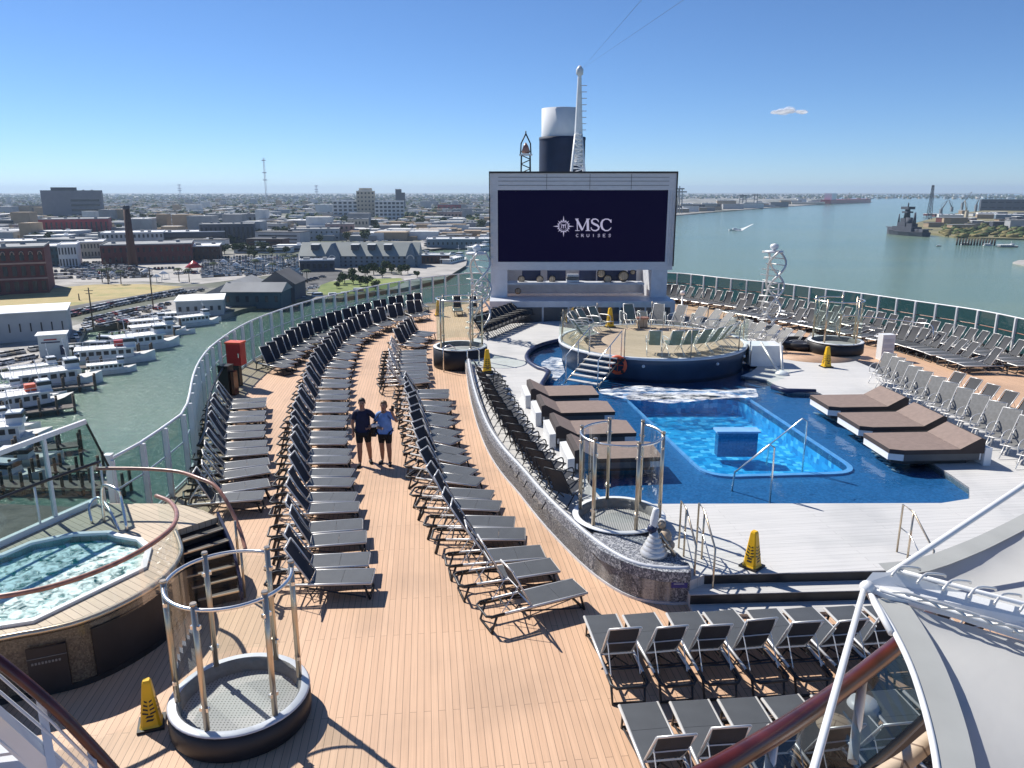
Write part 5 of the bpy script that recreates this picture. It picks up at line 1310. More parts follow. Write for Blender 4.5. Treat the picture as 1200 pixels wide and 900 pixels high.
struct(MB().prism(land, WZ-1, LZ).build('town_land', M['city_ground']), 'flat land the harbour town stands on')
pel = [(1064,267.5),(1074,271.5),(1096,273.8),(1118,276.8),(1150,278.5),(1200,279.5),(1300,284),(1420,292),(1420,244),(1260,243.5),(1160,246),(1120,250),(1092,256),(1070,262)]
struct(MB().prism([G(x, y) for x, y in pel], WZ-1, LZ+.02).build('far_island_land', M['scrub']), 'scrubby industrial land across the water')
struct(MB().prism([G(x, y) for x, y in [(1187,306),(1194,303.5),(1230,303),(1300,305),(1300,314),(1215,312)]], WZ-1, WZ+1.0).build('sand_spit', M['concrete']), 'sandy spit at the right edge')
def patch(name, px, m, dz, label): return struct(MB().prism([G(x, y) for x, y in px], None, LZ+dz).build(name, m), label)
patch('dry_grass_field', [(-60,392),(-60,358),(0,347),(60,338),(110,333.5),(170,333),(215,336),(165,346),(120,352),(60,363),(0,375)], M['drygrass'], .05, 'dry yellow grass field')
patch('concrete_lot', [(62,405),(92,402),(100,384),(150,378),(200,366),(256,371),(285,350),(200,352),(130,368),(92,380),(0,408),(-60,425),(-60,450),(0,433),(48,423)], M['concrete'], .06, 'pale concrete quayside lot')
patch('car_park', [(55,322),(58,330),(112,331),(168,330),(235,333),(300,325),(350,318),(352,300),(300,305),(225,308),(120,310),(70,314)], M['concrete'], .07, 'pale concrete car park')
patch('harbour_road', [(-60,402),(0,388),(80,368),(150,356),(215,343),(245,338),(238,335),(210,338),(150,348),(80,360),(0,378),(-60,391)], M['asphalt'], .09, 'asphalt road along the harbour')
patch('park_lawn', [(372,340),(378,331),(420,327),(470,326),(474,331),(462,336),(440,341),(400,346),(375,345)], M['lawn'], .05, 'green park lawn by the water')
patch('quay_plaza', [(474,331),(520,327),(546,311),(548,303),(500,305),(470,316)], M['concrete'], .06, 'pale quay beside the hotel')
patch('boat_yard', [(505,292),(576,284.5),(576,272),(500,280),(480,287)], M['concrete'], .06, 'pale boat yard beyond the canal')
for i, pts in enumerate(([(300,352),(360,340),(420,318),(352,318),(330,330)],)):
    patch('quay_lot', pts, M['asphalt'], .075, 'asphalt lot behind the boat shed')
struct(MB().prism([P(x, y, WZ+3) for x, y in [(-500,690),(-200,612),(0,590),(128,596),(150,640),(150,800),(-500,900)]], WZ-1, WZ+3.0).build('ship_quay', M['quay']), 'brown timber quay beside the ship')

# ================================================================== BUILDINGS
BM = {}
def bm_(key, col, **k):
    if key not in BM: BM[key] = mat('wall '+key, col, .85, var=.07, scale=.15, **k)
    return BM[key]
COLS = {'cream': (.46,.41,.32), 'white': (.62,.62,.60), 'pale grey': (.38,.39,.40), 'grey': (.22,.225,.24), 'tan': (.36,.27,.18), 'red brick': (.13,.035,.035), 'brown brick': (.085,.04,.032), 'blue-grey': (.13,.18,.23), 'dark red': (.24,.035,.045), 'teal': (.03,.075,.10), 'slate': (.06,.068,.09), 'pinkish': (.42,.28,.24), 'tower grey': (.15,.155,.185)}
def wallm(c): return bm_(c, COLS[c])
M['roofw'] = mat('white roof', (.80,.80,.79), .8, var=.04, scale=.1); M['roofg'] = mat('grey roof', (.27,.28,.29), .85, var=.12, scale=.1); M['roofd'] = mat('dark roof', (.10,.10,.105), .85, var=.15, scale=.1)
M['rooft'] = mat('grey-green metal roof', (.22,.25,.245), .6, var=.06, scale=.1)
M['window'] = mat('window glass', (.02,.028,.04), .2, .0, var=.3, scale=.4, spec=.35)
GROUPB = 'plain buildings across the town'
def frontal(px0, px1, yb, yt, z=LZ):
    Y = P((px0+px1)/2, yb, z).y; a, b, t = at(px0, yb, Y), at(px1, yb, Y), at((px0+px1)/2, yt, Y)
    return (a.x+b.x)/2, Y, b.x-a.x, t.z - z
WINM = {}
def winmesh(w, h):
    k = (round(w,1), round(h,1))
    if k not in WINM: WINM[k] = MB().box((0,0,0), (k[0], .3, k[1])).mesh('window', M['window'])
    return WINM[k]
def building(px0, px1, yb, yt, depth, col, roof, label, cat='building', rz=None, name='building', win=None, group=None, z=LZ, para=.8, side='', wcol=None, parapet=True, units=True):
    cx_, Y, w, h = frontal(px0, px1, yb, yt, z)
    if rz is None: az = math.atan(((px0+px1)/2-600)/900)*.8; rz = -az; w *= cos(az)
    t = thing(name, label, cat, (cx_, Y, z), rz, group)
    MB().box((0, depth/2, h/2-.5), (w, depth, h+1)).build('wall', wallm(col), t)
    r = MB(); r.box((0, depth/2, h+.05), (w-.6, depth-.6, .2))
    if parapet:
        for (c, d) in (((0,.15,h+.35),(w+.3,.4,para)), ((0,depth-.15,h+.35),(w+.3,.4,para)), ((-w/2,depth/2,h+.35),(.4,depth-.6,para)), ((w/2,depth/2,h+.35),(.4,depth-.6,para))): r.box(c, d)
    ro = r.build('roof', M[roof], t)
    q = MB(); rn = random.Random(int(px0*7+yb)); 
    if not parapet: r2 = MB(); r2.box((0,depth/2,h+.3),(w+1.2,depth+1.2,.3)); r2.build('roof_sheet', M[roof], t); units = False
    for k in range(0 if (w < 14 or not units) else 2 + int(w/25)): MB().box((-w*.4+w*.8*(k+rn.random()*.7)/(2+int(w/25)), rn.uniform(.2,.8)*depth, h+1.0), (rn.uniform(1.5,4), rn.uniform(1.5,4), 1.7)).build('rooftop_unit', M['roofg'], ro)
    if win:
        nc, nr_, wf, hf = win[:4]; x0, x1 = (win[4], win[5]) if len(win) > 4 else (0, 1)
        cw_ = w*(x1-x0)/nc; rh = h/nr_; me = winmesh(cw_*wf, rh*hf)
        for i in range(nc):
            for j in range(nr_):
                if nc*nr_ > 100: break
                place('window', me, t, (-w/2 + w*x0 + cw_*(i+.5), -.05, rh*(j+.5)))
    return t
def gable(px0, px1, yb, ye, yr, depth, col, roof, label, along='x', **k):
    """ye eaves pixel, yr ridge pixel"""
    cx_, Y, w, h = frontal(px0, px1, yb, ye); hr = at((px0+px1)/2, yr, Y).z - LZ
    t = thing('building', label, 'building', (cx_, Y, LZ), k.get('rz', 0)); MB().box((0,depth/2,h/2-.5),(w,depth,h+1)).build('wall', wallm(col), t)
    q = MB(); e_ = .8
    if along == 'x':
        vs = [(-w/2-e_,-e_,h),(w/2+e_,-e_,h),(w/2+e_,depth+e_,h),(-w/2-e_,depth+e_,h),(-w/2-e_,depth/2,hr),(w/2+e_,depth/2,hr)]; fs = [(0,1,5,4),(2,3,4,5),(0,4,3),(1,2,5),(3,2,1,0)]
    else:
        vs = [(-w/2-e_,-e_,h),(w/2+e_,-e_,h),(w/2+e_,depth+e_,h),(-w/2-e_,depth+e_,h),(0,-e_,hr),(0,depth+e_,hr)]; fs = [(0,4,5,3),(1,2,5,4),(0,1,4),(2,3,5),(3,2,1,0)]
    q.add(vs, fs); q.build('roof', M[roof], t)
    if k.get('win'):
        nc, nr_, wf, hf = k['win']; cw_ = w/nc; rh = h/nr_; me = winmesh(cw_*wf, rh*hf)
        for i in range(nc):
            for j in range(nr_): place('window', me, t, (-w/2+cw_*(i+.5), -.05, rh*(j+.5)))
    return t, w, h, hr
# --- landmark buildings
t = building(53.5, 121, 257, 223.5, 45, 'tower grey', 'roofd', 'tall dark grey office tower on the left skyline with four window bands', 'tower', name='office_tower')
cx_, Y, w, h = frontal(53.5,121,257,223.5)
for k in range(4): MB().box((w*.20, -.1, h*(.66-.17*k)), (w*.44, .4, h*.075)).build('window', M['window'], t)
MB().box((-w*.12, 22, h+3), (w*.38, 20, 6)).build('penthouse', wallm('slate'), t)
building(50, 128, 279, 257, 60, 'dark red', 'roofg', 'long dark red building in front of the grey office tower', win=(14,1,.35,.7))
building(4, 52, 268, 259.5, 40, 'dark red', 'roofg', 'low red-brown building left of the long dark red one', win=(8,1,.4,.5))
building(16, 52, 252, 241, 40, 'tan', 'roofg', 'tan building left of the grey office tower', win=(7,1,.3,.5))
building(-30, 47, 281, 271, 40, 'white', 'roofw', 'long white two-storey building at the far left', win=(12,2,.3,.4))
t = building(122, 226, 309, 287, 45, 'red brick', 'roofg', 'long flat-roofed red brick building behind the chimney', win=(16,2,.35,.45))
t = building(121, 192, 288, 273, 40, 'pale grey', 'roofw', 'pale grey office building behind the red brick one', win=(14,2,.45,.5))
building(192, 264, 286, 272, 35, 'slate', 'roofw', 'dark building with a broad pale roof right of the chimney', win=(1,1,.9,.25))
building(226, 258, 305, 289, 35, 'brown brick', 'roofw', 'brown building joined to the right of the red brick one', win=(6,2,.35,.45))
building(236, 299, 285, 263, 40, 'slate', 'roofg', 'dark ribbed building with tall pale window strips', win=(12,1,.4,.7))
building(242, 302, 262, 251, 50, 'grey', 'roofg', 'grey long building behind the dark ribbed one', win=(10,1,.5,.3))
building(339, 398, 282, 269, 40, 'pale grey', 'roofg', 'grey flat building with small square windows above the hotel roof', win=(10,2,.3,.3))
t = building(-25, 57, 345, 291, 38, 'red brick', 'roofg', 'three-storey red brick warehouse with arched windows at the left edge', win=(8,3,.5,.62))
cx_, Y, w, h = frontal(-25,57,345,291)
w *= cos(math.atan(584/900)*.8)
for k in (1,2): MB().box((0,-.3,h*k/3),(w+.4,.7,.8)).build('cornice', wallm('pinkish'), t)
for k in range(8): MB().tube([(-w/2+w*(k+.5)/8+cos(R(a))*w*.028, -.35, h*.93-1.8+sin(R(a))*1.6) for a in range(0,181,30)], .22, 5).build('arch', wallm('pinkish'), t)
building(56, 71, 312, 289, 30, 'teal', 'roofw', 'narrow dark teal building beside the white one with tall windows', win=(3,3,.4,.5))
building(71, 92, 314, 287.5, 30, 'white', 'roofw', 'small bluish white building with two rows of tall windows', win=(6,2,.45,.6))
building(92, 122, 302, 284, 34, 'cream', 'roofw', 'cream row building left of the chimney', win=(8,2,.4,.55))
building(-40, 92, 291, 283, 40, 'tan', 'roofw', 'broad low building with a pale roof behind the brick warehouse', win=(14,1,.3,.5))
# chimney
c = G(156, 312); Yc = c.y; topz = at(151, 242, Yc).z
t = thing('brick_chimney', 'tall tapering dark brick smokestack in front of the red brick building', 'chimney', (c.x, Yc, LZ))
MB().tube([(0,0,0),(0,0,topz-LZ)], [3.1, 1.9], 12).build('stack', wallm('brown brick'), t); MB().tube([(0,0,topz-LZ-2),(0,0,topz-LZ+.5)], [2.2,2.3], 12).build('cap', wallm('slate'), t)
# hospital block in the middle distance
t = building(391, 437, 257, 235.5, 40, 'white', 'roofw', 'left wing of the big white multi-storey block on the skyline', win=(8,5,.62,.55))
t = building(440, 474, 258, 236, 40, 'white', 'roofw', 'right wing of the big white multi-storey block on the skyline', win=(7,5,.65,.55))
t = building(419, 440, 257, 224, 40, 'cream', 'roofw', 'tall cream centre tower of the big white block', win=(5,7,.45,.4)); cx_, Y, w, h = frontal(419,440,257,224)
MB().box((0,20,h+2.5),(w*.7,20,6)).build('penthouse', wallm('cream'), t)
building(464, 471, 245, 222, 30, 'slate', 'roofd', 'slim dark tower behind the white block', 'tower'); building(471, 475, 245, 226, 25, 'slate', 'roofd', 'shorter dark tower beside the slim dark one', 'tower')
building(513, 544, 248, 240, 40, 'dark red', 'roofg', 'dark reddish building right of the white block', win=(6,1,.4,.4))
building(512, 545, 257, 248.5, 40, 'pinkish', 'roofg', 'long pinkish building below the dark reddish one', win=(8,1,.4,.4))
building(382, 415, 279, 263, 40, 'pinkish', 'roofg', 'pinkish low building with a red-brown roof behind the hotel', win=(6,2,.4,.4))
building(408, 432, 274, 257, 30, 'cream', 'roofg', 'cream building behind the left part of the hotel', win=(6,2,.4,.4))
building(500, 577, 290, 280.5, 25, 'blue-grey', 'roofw', 'long blue-grey shed on the far side of the canal', win=(14,1,.3,.3))
building(504, 577, 267, 261.5, 30, 'grey', 'roofg', 'long low grey roof beyond the boat yard')
# harbour hotel (long, hipped grey roof, gabled dormers)
t, w, h, hr = gable(352, 490, 313, 300, 285, 22, 'blue-grey', 'rooft', 'long three-storey waterfront hotel with a grey-green roof and dormers', win=(22,3,.35,.45))
t['category'] = 'hotel'
for i, u in enumerate((-.38,-.04,.10,.24)):
    q = MB(); q.box((w*u, 6, (h+hr)/2+1.2),(w*.06, 6, 3.4)); o_ = q.build('dormer', wallm('slate'), t); MB().box((w*u,6.2,(h+hr)/2+3.1),(w*.07,7,.4)).build('dormer_roof', M['roofw'], o_)
for u, ww, z0, z1 in ((-.22,.13,1.0,1.12),(.44,.08,1.0,1.02)):
    q = MB(); x = w*u; hw_ = w*ww/2; vs = [(x-hw_,-2.2,0),(x+hw_,-2.2,0),(x+hw_,-2.2,h*z0),(x,-2.2,hr*.98),(x-hw_,-2.2,h*z0)]; vs += [(a,11,c_) for a,b_,c_ in vs]
    q.add(vs, [(0,1,2,3,4)]+[(i,5+i,5+(i+1)%5,(i+1)%5) for i in range(5)]); q.build('gable_bay', wallm('blue-grey'), t)
    MB().tube([(x+cos(R(a))*2.4,-2.3,h*.75+sin(R(a))*2.6) for a in range(0,181,20)], .35, 5).build('arch', wallm('white'), t)
building(490, 527, 309, 299.5, 14, 'brown brick', 'roofw', 'low brown pavilion with a white roof at the quay end of the hotel', win=(8,1,.4,.5))
building(352, 392, 318, 305.5, 10, 'slate', 'roofw', 'low dark wing with a pale roof strip left of the hotel front', win=(6,1,.5,.4))
# pier shed group (teal) by the canal
t, w, h, hr = gable(243, 300, 356, 344, 330, 30, 'teal', 'roofg', 'dark teal gabled boat shed on the quay', along='y')
t, w, h, hr = gable(262, 330, 359, 342, 333, 16, 'teal', 'roofg', 'long dark seafood shed over the water beside the teal gable', along='x', win=(6,1,.3,.4)); 
t, w, h, hr = gable(306, 346, 352, 333, 318, 20, 'slate', 'roofd', 'dark pointed-roof restaurant at the canal mouth', along='y')
building(208, 262, 370, 353, 20, 'pale grey', 'roofw', 'low boat shed with a bright white flat roof left of the teal shed', win=(6,1,.35,.3), parapet=False)
building(-40, 80, 401, 368, 20, 'pale grey', 'roofw', 'long pale warehouse with a white roof at the left edge', win=(10,1,.12,.3), parapet=False)
t = building(48, 79, 418, 393.5, 6, 'white', 'roofw', 'small boxy white ticket kiosk standing on posts by the boats', 'kiosk', parapet=False); cx_, Y, w, h = frontal(48,79,418,393.5)
for k in range(2): MB().box((-w*.05,-.1,h*(.82-.13*k)),(w*(.42,.62)[k],.1,h*.06)).build('signboard', (M['red'], M['slate'] if 'slate' in M else M['navy'])[k], t)
MB().box((w*.3,-.1,h*.3),(w*.14,.12,h*.45)).build('door', M['navy'], t)
# red market tent
t = thing('market_tent', 'bright red peaked tent roof in the car park', 'tent', G(228, 320)); s = G(228,320).y/900
MB().lathe([(11*s*1.0,3.5),(4*s,6.5),(0,8)], n=4).build('roof', M['red'], t); q = MB()
for a in (45,135,225,315): q.tube([(cos(R(a))*9*s,sin(R(a))*9*s,0),(cos(R(a))*9*s,sin(R(a))*9*s,3.5)], .15, 4)
q.build('pole', M['white'], t)
WT = 'white tents in the car park'; TW = ['broad','small','tiny','large','middling','low','narrow','far','leftmost']
for i, (x, y, r_) in enumerate(((172,324,9),(192,327,8),(184,331,7),(303,309,10),(277,316,8),(262,312,8),(317,317,9),(340,311,8),(132,327,6))):
    o = G(x, y); s = o.y/900; t = thing('market_tent', f'{TW[i]} white canopy tent roof among the parked cars', 'tent', o, .2*i, WT)
    MB().lathe([(r_*s*.8,3),(0,5)], n=4).build('roof', M['roofw'], t); q = MB()
    for a in (0,90,180,270): q.tube([(cos(R(a))*r_*s*.75,sin(R(a))*r_*s*.75,0),(cos(R(a))*r_*s*.75,sin(R(a))*r_*s*.75,3)], .12, 4)
    q.build('pole', M['white'], t)
# --- plain buildings, placed block by block between the landmarks
rb_ = random.Random(11)
NAMED = [(50,128,215,276),(-40,57,285,345),(120,300,264,312),(335,495,250,318),(390,478,222,262),(500,577,236,292),(90,125,280,305)]
cols = ['cream','white','pale grey','tan','grey','white','pale grey','pinkish','brown brick','blue-grey','red brick','slate']
roofs = ['roofw','roofg','roofw','roofg','roofd']; cnt = {}
def size_word(w): return 'small' if w < 18 else ('mid-sized' if w < 32 else 'long')
zones = [('left of the office tower', -20, 52), ('left of the chimney', 52, 156), ('right of the chimney', 156, 313), ('right of the radio mast', 313, 391), ('near the white block', 391, 480), ('left of the display', 480, 575)]
n_b = 0
for it_ in range(2500):
    if n_b >= 255: break
    x = rb_.uniform(-25, 575); u = rb_.random(); y = 233 + 78*u**1.6
    if y > 286 and x > 352: continue
    if y > 300 and x < 350: continue
    if y > 283 and x > 480: continue
    if any(a-6 < x < b+6 and c < y < d for a, b, c, d in NAMED) and rb_.random() < .9: continue
    o = G(x, y); w = rb_.choice((12,16,20,26,34,46)); d = rb_.choice((12,16,22,30)); h = rb_.choice((4,5,6,7,8,9,12)) 
    c = rb_.choice(cols); rf = rb_.choice(roofs); zn = next(z for z in zones if x < z[2]); dist = 'far' if y < 245 else ('middle-distance' if y < 268 else 'nearer')
    lb = f'{size_word(w)} {c} {dist} building with {dict(roofw="white", roofg="grey", roofd="dark")[rf]} flat roof {zn[0]}'
    t = thing('building', lb, 'building', o, rb_.uniform(-.25,.25), GROUPB); q = MB(); q.box((0,d/2,h/2-.5),(w,d,h+1)); q.build('wall', wallm(c), t)
    q = MB(); q.box((0,d/2,h+.25),(w+.4,d+.4,.6)); q.box((w*.2,d*.4,h+1.2),(3,3,1.6)); q.build('roof', M[rf], t)
    if y > 250:
        for k in range(max(1, int(h/3.6))): MB().box((0,-.05,1.9+3.4*k),(w*.86,.25,1.3)).build('window_band', M['window'], t)
    n_b += 1
# --- far houses as one mass
q = MB(); rn = random.Random(5)
for i in range(5200):
    Y = 820 + 9000*rn.random()**1.7; x = rn.uniform(-.75, 1.0 if Y > 5200 else .02)*Y
    if x > 0 and Y < 5200: continue
    if Y < 1700 and rn.random() < .5: continue
    w = rn.uniform(10,34); h = rn.uniform(4,9) + (rn.random() < .03)*14
    q.box((x, Y, LZ+h/2), (w, rn.uniform(10,26), h), mi=rn.randrange(4))
tag(q.build('far_houses', [wallm('white'), wallm('pale grey'), wallm('tan'), M['roofg']]), 'countless low far-off houses spreading to the horizon', 'houses', kind='stuff')
# --- trees
M['leafA'] = mat('foliage dark', (.035,.06,.022), .9, var=.4, scale=.5); M['leafB'] = mat('foliage mid', (.065,.10,.03), .9, var=.35, scale=.5); M['bark'] = mat('bark', (.09,.07,.05), .9, var=.2)
def crown(rn, r, h, n, sz):
    q = MB()
    lobes = [(rn.uniform(-.55,.55)*r, rn.uniform(-.55,.55)*r, h*rn.uniform(.5,.85), rn.uniform(.35,.6)*r) for _ in range(7)]
    for i in range(n):
        lx, ly, lz, lr = rn.choice(lobes); v = Vector((rn.gauss(0,1), rn.gauss(0,1), rn.gauss(0,1))).normalized()*lr*rn.uniform(.65,1.05)
        c = Vector((lx, ly, lz)) + v; a = Vector((rn.gauss(0,1), rn.gauss(0,1), rn.gauss(0,1))).normalized(); b = a.orthogonal().normalized(); s = sz*rn.uniform(.6,1.3); cc = a.cross(b)
        q.add([c+b*s, c+cc*s, c-b*s, c-cc*s], [(0,1,2,3)], rn.randrange(2))
    return q.mesh('crown', [M['leafA'], M['leafB']])
rn = random.Random(9)
CROWNS = [crown(rn, 4.5, 9, 420, .65) for _ in range(4)]; TRUNK = MB().tube([(0,0,0),(.1,0,2.5),(0,.2,5.5)], [.35,.26,.12], 6).tube([(.1,0,2.4),(1.4,.6,5.4)], [.18,.07], 5).tube([(.1,0,2.8),(-1.3,-.5,5.6)], [.16,.06], 5).mesh('trunk', M['bark'])
def tree(x, y, sc, label, group):
    o = G(x, y); t = thing('broadleaf_tree', label, 'tree', o, rn.uniform(0,6), group); sc *= .62; t.scale = (sc*rn.uniform(.9,1.3), sc*rn.uniform(.9,1.3), sc)
    place('trunk', TRUNK, t); place('crown', rn.choice(CROWNS), t)
for i, (x, y, s) in enumerate(((404,332,1.0),(414,333,1.1),(422,335,1.0),(431,336,1.0),(440,339,.8),(412,327,1.1),(398,334,.8),(428,325,1.3),(438,322,1.3),(452,319,1.3),(459,321,1.1),(470,322,1.1),(478,321,1.0),(448,325,1.1),(395,338,.6),(489,325,.7))):
    tree(x, y, s, f'round dark tree in the waterside park before the hotel, {ordw(i+1)} of the cluster', 'trees in the waterside park')
for i in range(46):
    x = rn.uniform(245, 345) if i < 26 else rn.uniform(470, 500); y = rn.uniform(284, 302) if i < 26 else rn.uniform(268, 276)
    tree(x, y, rn.uniform(.8,1.5), 'dark street tree ' + ('in the belt between the ribbed building and the hotel' if i < 26 else 'in the dark belt above the hotel roof'), 'street trees in the town belts')
for i in range(120):
    x = rn.uniform(-10, 570); y = rn.uniform(238, 285 if x < 480 else 270)
    tree(x, y, rn.uniform(1.2, 2.4), 'dark street tree ' + ('among the blocks left of the radio mast' if x < 313 else 'among the blocks right of the radio mast'), 'street trees among the blocks')
for i, (x, y, s) in enumerate(((10,397,.7),(18,396,.5),(68,303,.7),(62,306,.7))): tree(x, y, s, ('low bright bush by the left warehouse','low bush by the left warehouse, right one','small tree by the bluish white building','small tree before the dark teal building')[i], None if False else 'small trees at the left')
def palm(x, y, label):
    o = G(x, y); t = thing('palm_tree', label, 'tree', o, 0, 'palms round the car park'); place('trunk', PT, t); place('crown', PC, t)
PT = MB().tube([(0,0,0),(.1,0,7)], [.28,.18], 5).mesh('trunk', M['bark']); q = MB()
for k in range(14):
    a = 2*pi*k/14; pts = [Vector((0,0,7)), Vector((cos(a)*1.2, sin(a)*1.2, 7.8)), Vector((cos(a)*2.4, sin(a)*2.4, 7.0)), Vector((cos(a)*2.9, sin(a)*2.9, 5.9))]
    l = Vector((-sin(a), cos(a), 0)); vs = [];
    for p, w_ in zip(pts, (.1,.5,.4,.05)): vs += [p-l*w_, p+l*w_]
    q.add(vs, [(0,2,3,1),(2,4,5,3),(4,6,7,5)])
PC = q.mesh('crown', M['leafA'])
for i, (x, y) in enumerate(((120,331),(128,330),(142,333),(210,330),(222,331),(345,312),(338,315),(332,311),(251,322),(300,318),(320,323),(360,332))): palm(x, y, f'palm tree round the car park, {ordw(i+1)} of twelve from the chimney side')
q = MB()
for i in range(5200):
    Y = 1150 + 9500*rn.random()**1.5; x = rn.uniform(-.8, .75 if Y > 5200 else .0)*Y
    if Y < 1500 and rn.random() < .4: continue
    r_ = rn.uniform(3, 6.5)*(1+Y/7000); q.ball((x, Y, LZ+r_*.5), r_, n=6, m=3, sz=.7, jit=.25, mi=rn.randrange(2))
tag(q.build('far_woods', [M['leafA'], M['leafB']]), 'far-off belts of trees fading into the town', 'woods', kind='stuff')
# --- poles, masts
def pole(x, yb, yt, label, name='utility_pole', cat='pole', r=.25, arms=True, group=None, m='bark'):
    o = G(x, yb); h = at(x, yt, o.y).z - LZ; t = thing(name, label, cat, o, 0, group); MB().tube([(0,0,0),(0,0,h)], [r*1.2, r*.8], 6).build('shaft', M[m], t)
    if arms: MB().box((0,0,h*.93),(3.2,.2,.2)).box((0,0,h*.86),(2.4,.2,.2)).build('crossarm', M[m], t)
pole(110, 387, 337, 'dark wooden utility pole beside the quayside lot, nearest one')
pole(180, 363, 313, 'dark wooden utility pole behind the white-roofed shed'); pole(127, 333, 306, 'dark wooden utility pole at the edge of the dry field'); pole(177, 334, 315, 'short dark pole at the far edge of the dry field')
pole(93, 352, 344, 'small lamp pole in the dry field', arms=False)
def lattice(x, yb, yt, w, label):
    o = G(x, yb); h = at(x, yt, o.y).z - LZ; t = thing('radio_mast', label, 'mast', o); q = MB(); s = o.y/900*w/2
    for k in range(3): a = 2*pi*k/3; q.tube([(cos(a)*s*1.3,sin(a)*s*1.3,0),(cos(a)*s,sin(a)*s,h)], s*.22, 4)
    q.build('frame', M['whiteb'], t); q = MB()
    for k in range(14): u = k/14; q.tube([(-s*1.2,0,h*u),(s*1.2,0,h*(u+.07))], s*.16, 4)
    q.build('bracing', M['whiteb'], t); q = MB()
    for u in (.55,.7,.95): q.box((0,0,h*u),(s*5,s*3,s*1.2))
    q.build('antennas', M['whiteb'], t)
lattice(313, 242, 185, 1.6, 'tallest red and white lattice radio mast on the skyline'); lattice(371.5, 234, 217, 1.4, 'short distant radio mast right of the tallest one'); lattice(211.5, 232, 216, 1.4, 'short distant water tower mast on the left skyline')

# ================================================================== CARS
def carmesh(paint):
    q = MB(); L_, W_ = 4.5, 1.8
    q.box((0,0,.62),(L_,W_,.62), mi=0, taper=.96); q.box((-.15,0,1.15),(2.5,W_*.9,.5), mi=1, taper=.78); q.box((-.15,0,1.41),(1.8,W_*.7,.04), mi=0)
    for x in (-1.4,1.4):
        for y in (-.85,.85): q.tube([(x,y-.12,.33),(x,y+.12,.33)], .33, 8, mi=2)
    q.box((2.2,.6,.7),(.1,.3,.15), mi=3); q.box((2.2,-.6,.7),(.1,.3,.15), mi=3)
    return q.mesh('car', [paint, M['window'], M['black'], M['white']])
PA = [('white', (.65,.65,.65)), ('silver', (.34,.35,.37)), ('black', (.015,.015,.018)), ('dark grey', (.06,.065,.07)), ('white', (.6,.6,.6)), ('dark blue', (.02,.03,.07)), ('white', (.62,.62,.6)), ('grey', (.16,.165,.17)), ('red', (.28,.015,.015)), ('silver', (.4,.4,.4)), ('black', (.02,.02,.02)), ('tan', (.30,.25,.18))]
CM = [(n_, carmesh(mat('car paint '+n_, c, .4, .1, var=.03, coat=.15))) for n_, c in PA]
ncar = 0; REST = []
def car(x, y, rz, where):
    global ncar
    o = G(x, y); n_, me = CM[rn.randrange(len(CM))]
    if ncar >= 290: REST.append((o, rz, rn.choice((0,0,0,1,2,2,3)))); return
    c = place('parked_car', me, None, o, rz); c.location.z = LZ+.1
    tag(c, f'{n_} car parked {where}', 'car', 'cars parked '+where); ncar += 1
def carrow(x0, y0, x1, y1, n, where, ang=None, skip=.12):
    a, b = G(x0, y0), G(x1, y1); rz = atan2(b.y-a.y, b.x-a.x) + (ang if ang is not None else 0)
    for i in range(n):
        if rn.random() < skip: continue
        u = (i+.5)/n; car(x0+(x1-x0)*u, P(0,0).y*0 + CYp(x0+(x1-x0)*u, a.lerp(b, u)), rz + rn.uniform(-.06,.06), where)
def CYp(x, p):   # photo row of ground point
    rel = Vector((p.x, p.y, p.z-CAMZ)); depth = rel.y*CP - rel.z*SP; up = rel.y*SP + rel.z*CP; return CY - F*up/depth
carrow(60,374,215,341.5,38,'along the harbour road by the dry field', 0, .06); carrow(30,386,238,341,44,'along the near side of the harbour road', 0, .15)
carrow(92,384,150,372,10,'on the quayside lot near the utility pole', 1.2, .2); carrow(150,372,206,358,9,'on the quayside lot near the white-roofed shed', 1.2, .2); carrow(100,377,200,357,14,'on the quayside lot under the harbour road', .3, .3)
carrow(98,388,150,377,12,'on the quayside lot near the utility pole', 1.3, .1); carrow(105,376,165,363,14,'on the quayside lot near the utility pole', 1.2, .1); carrow(140,381,204,366,14,'on the quayside lot near the white-roofed shed', 1.2, .1); carrow(0,418,46,410,8,'beside the ticket kiosk', 1.2, .1); carrow(2,428,46,419,7,'beside the ticket kiosk', .2, .2); carrow(84,402,98,388,4,'beside the ticket kiosk', .2, .1)
for k, (x0,y0,x1,y1,n_) in enumerate(((60,319,115,317,15),(60,323,118,321,15),(64,327,150,324,20),(120,318,205,315,20),(125,322,160,321,8),(205,322,248,318,10),(240,313,345,302,22),(250,320,350,308,20),(290,325,350,316,12))): carrow(x0,y0,x1,y1,n_,'in the busy car park before the brick buildings', pi/2, .15)
carrow(330,338,380,325,12,'on the lot behind the boat shed', 1.4, .15); carrow(340,345,372,337,7,'on the lot behind the boat shed', 1.4, .15); carrow(500,287,570,280,14,'in the far boat yard', .4, .2); carrow(512,283,572,277,12,'in the far boat yard', .4, .2)
for k in range(15):
    y = 306 + 1.75*k; carrow(66 + 3*k, y+4, 150+3*k, y+1.2, 24, 'in the packed far car park', pi/2, .12) if k < 11 else None
    carrow(236, 303+1.6*k, 350, 300+1.35*k, 34, 'in the packed far car park', pi/2, .15)
for k in range(9): carrow(300+4*k, 334-1.5*k, 352, 326-1.2*k, 12, 'in the packed far car park', pi/2, .15)
for k in range(6): carrow(400, 300-5*k, 470, 297-5*k, 22, 'in the packed far car park', pi/2, .2); carrow(495, 289-2.2*k, 575, 285-2.2*k, 30, 'in the packed far car park', pi/2, .35)
q = MB()
for o, rz, c in REST:
    q.box((o.x,o.y,LZ+.72),(4.5,1.8,.8),rz=rz,mi=c); q.box((o.x,o.y,LZ+1.3),(2.4,1.6,.5),rz=rz,mi=4,taper=.8)
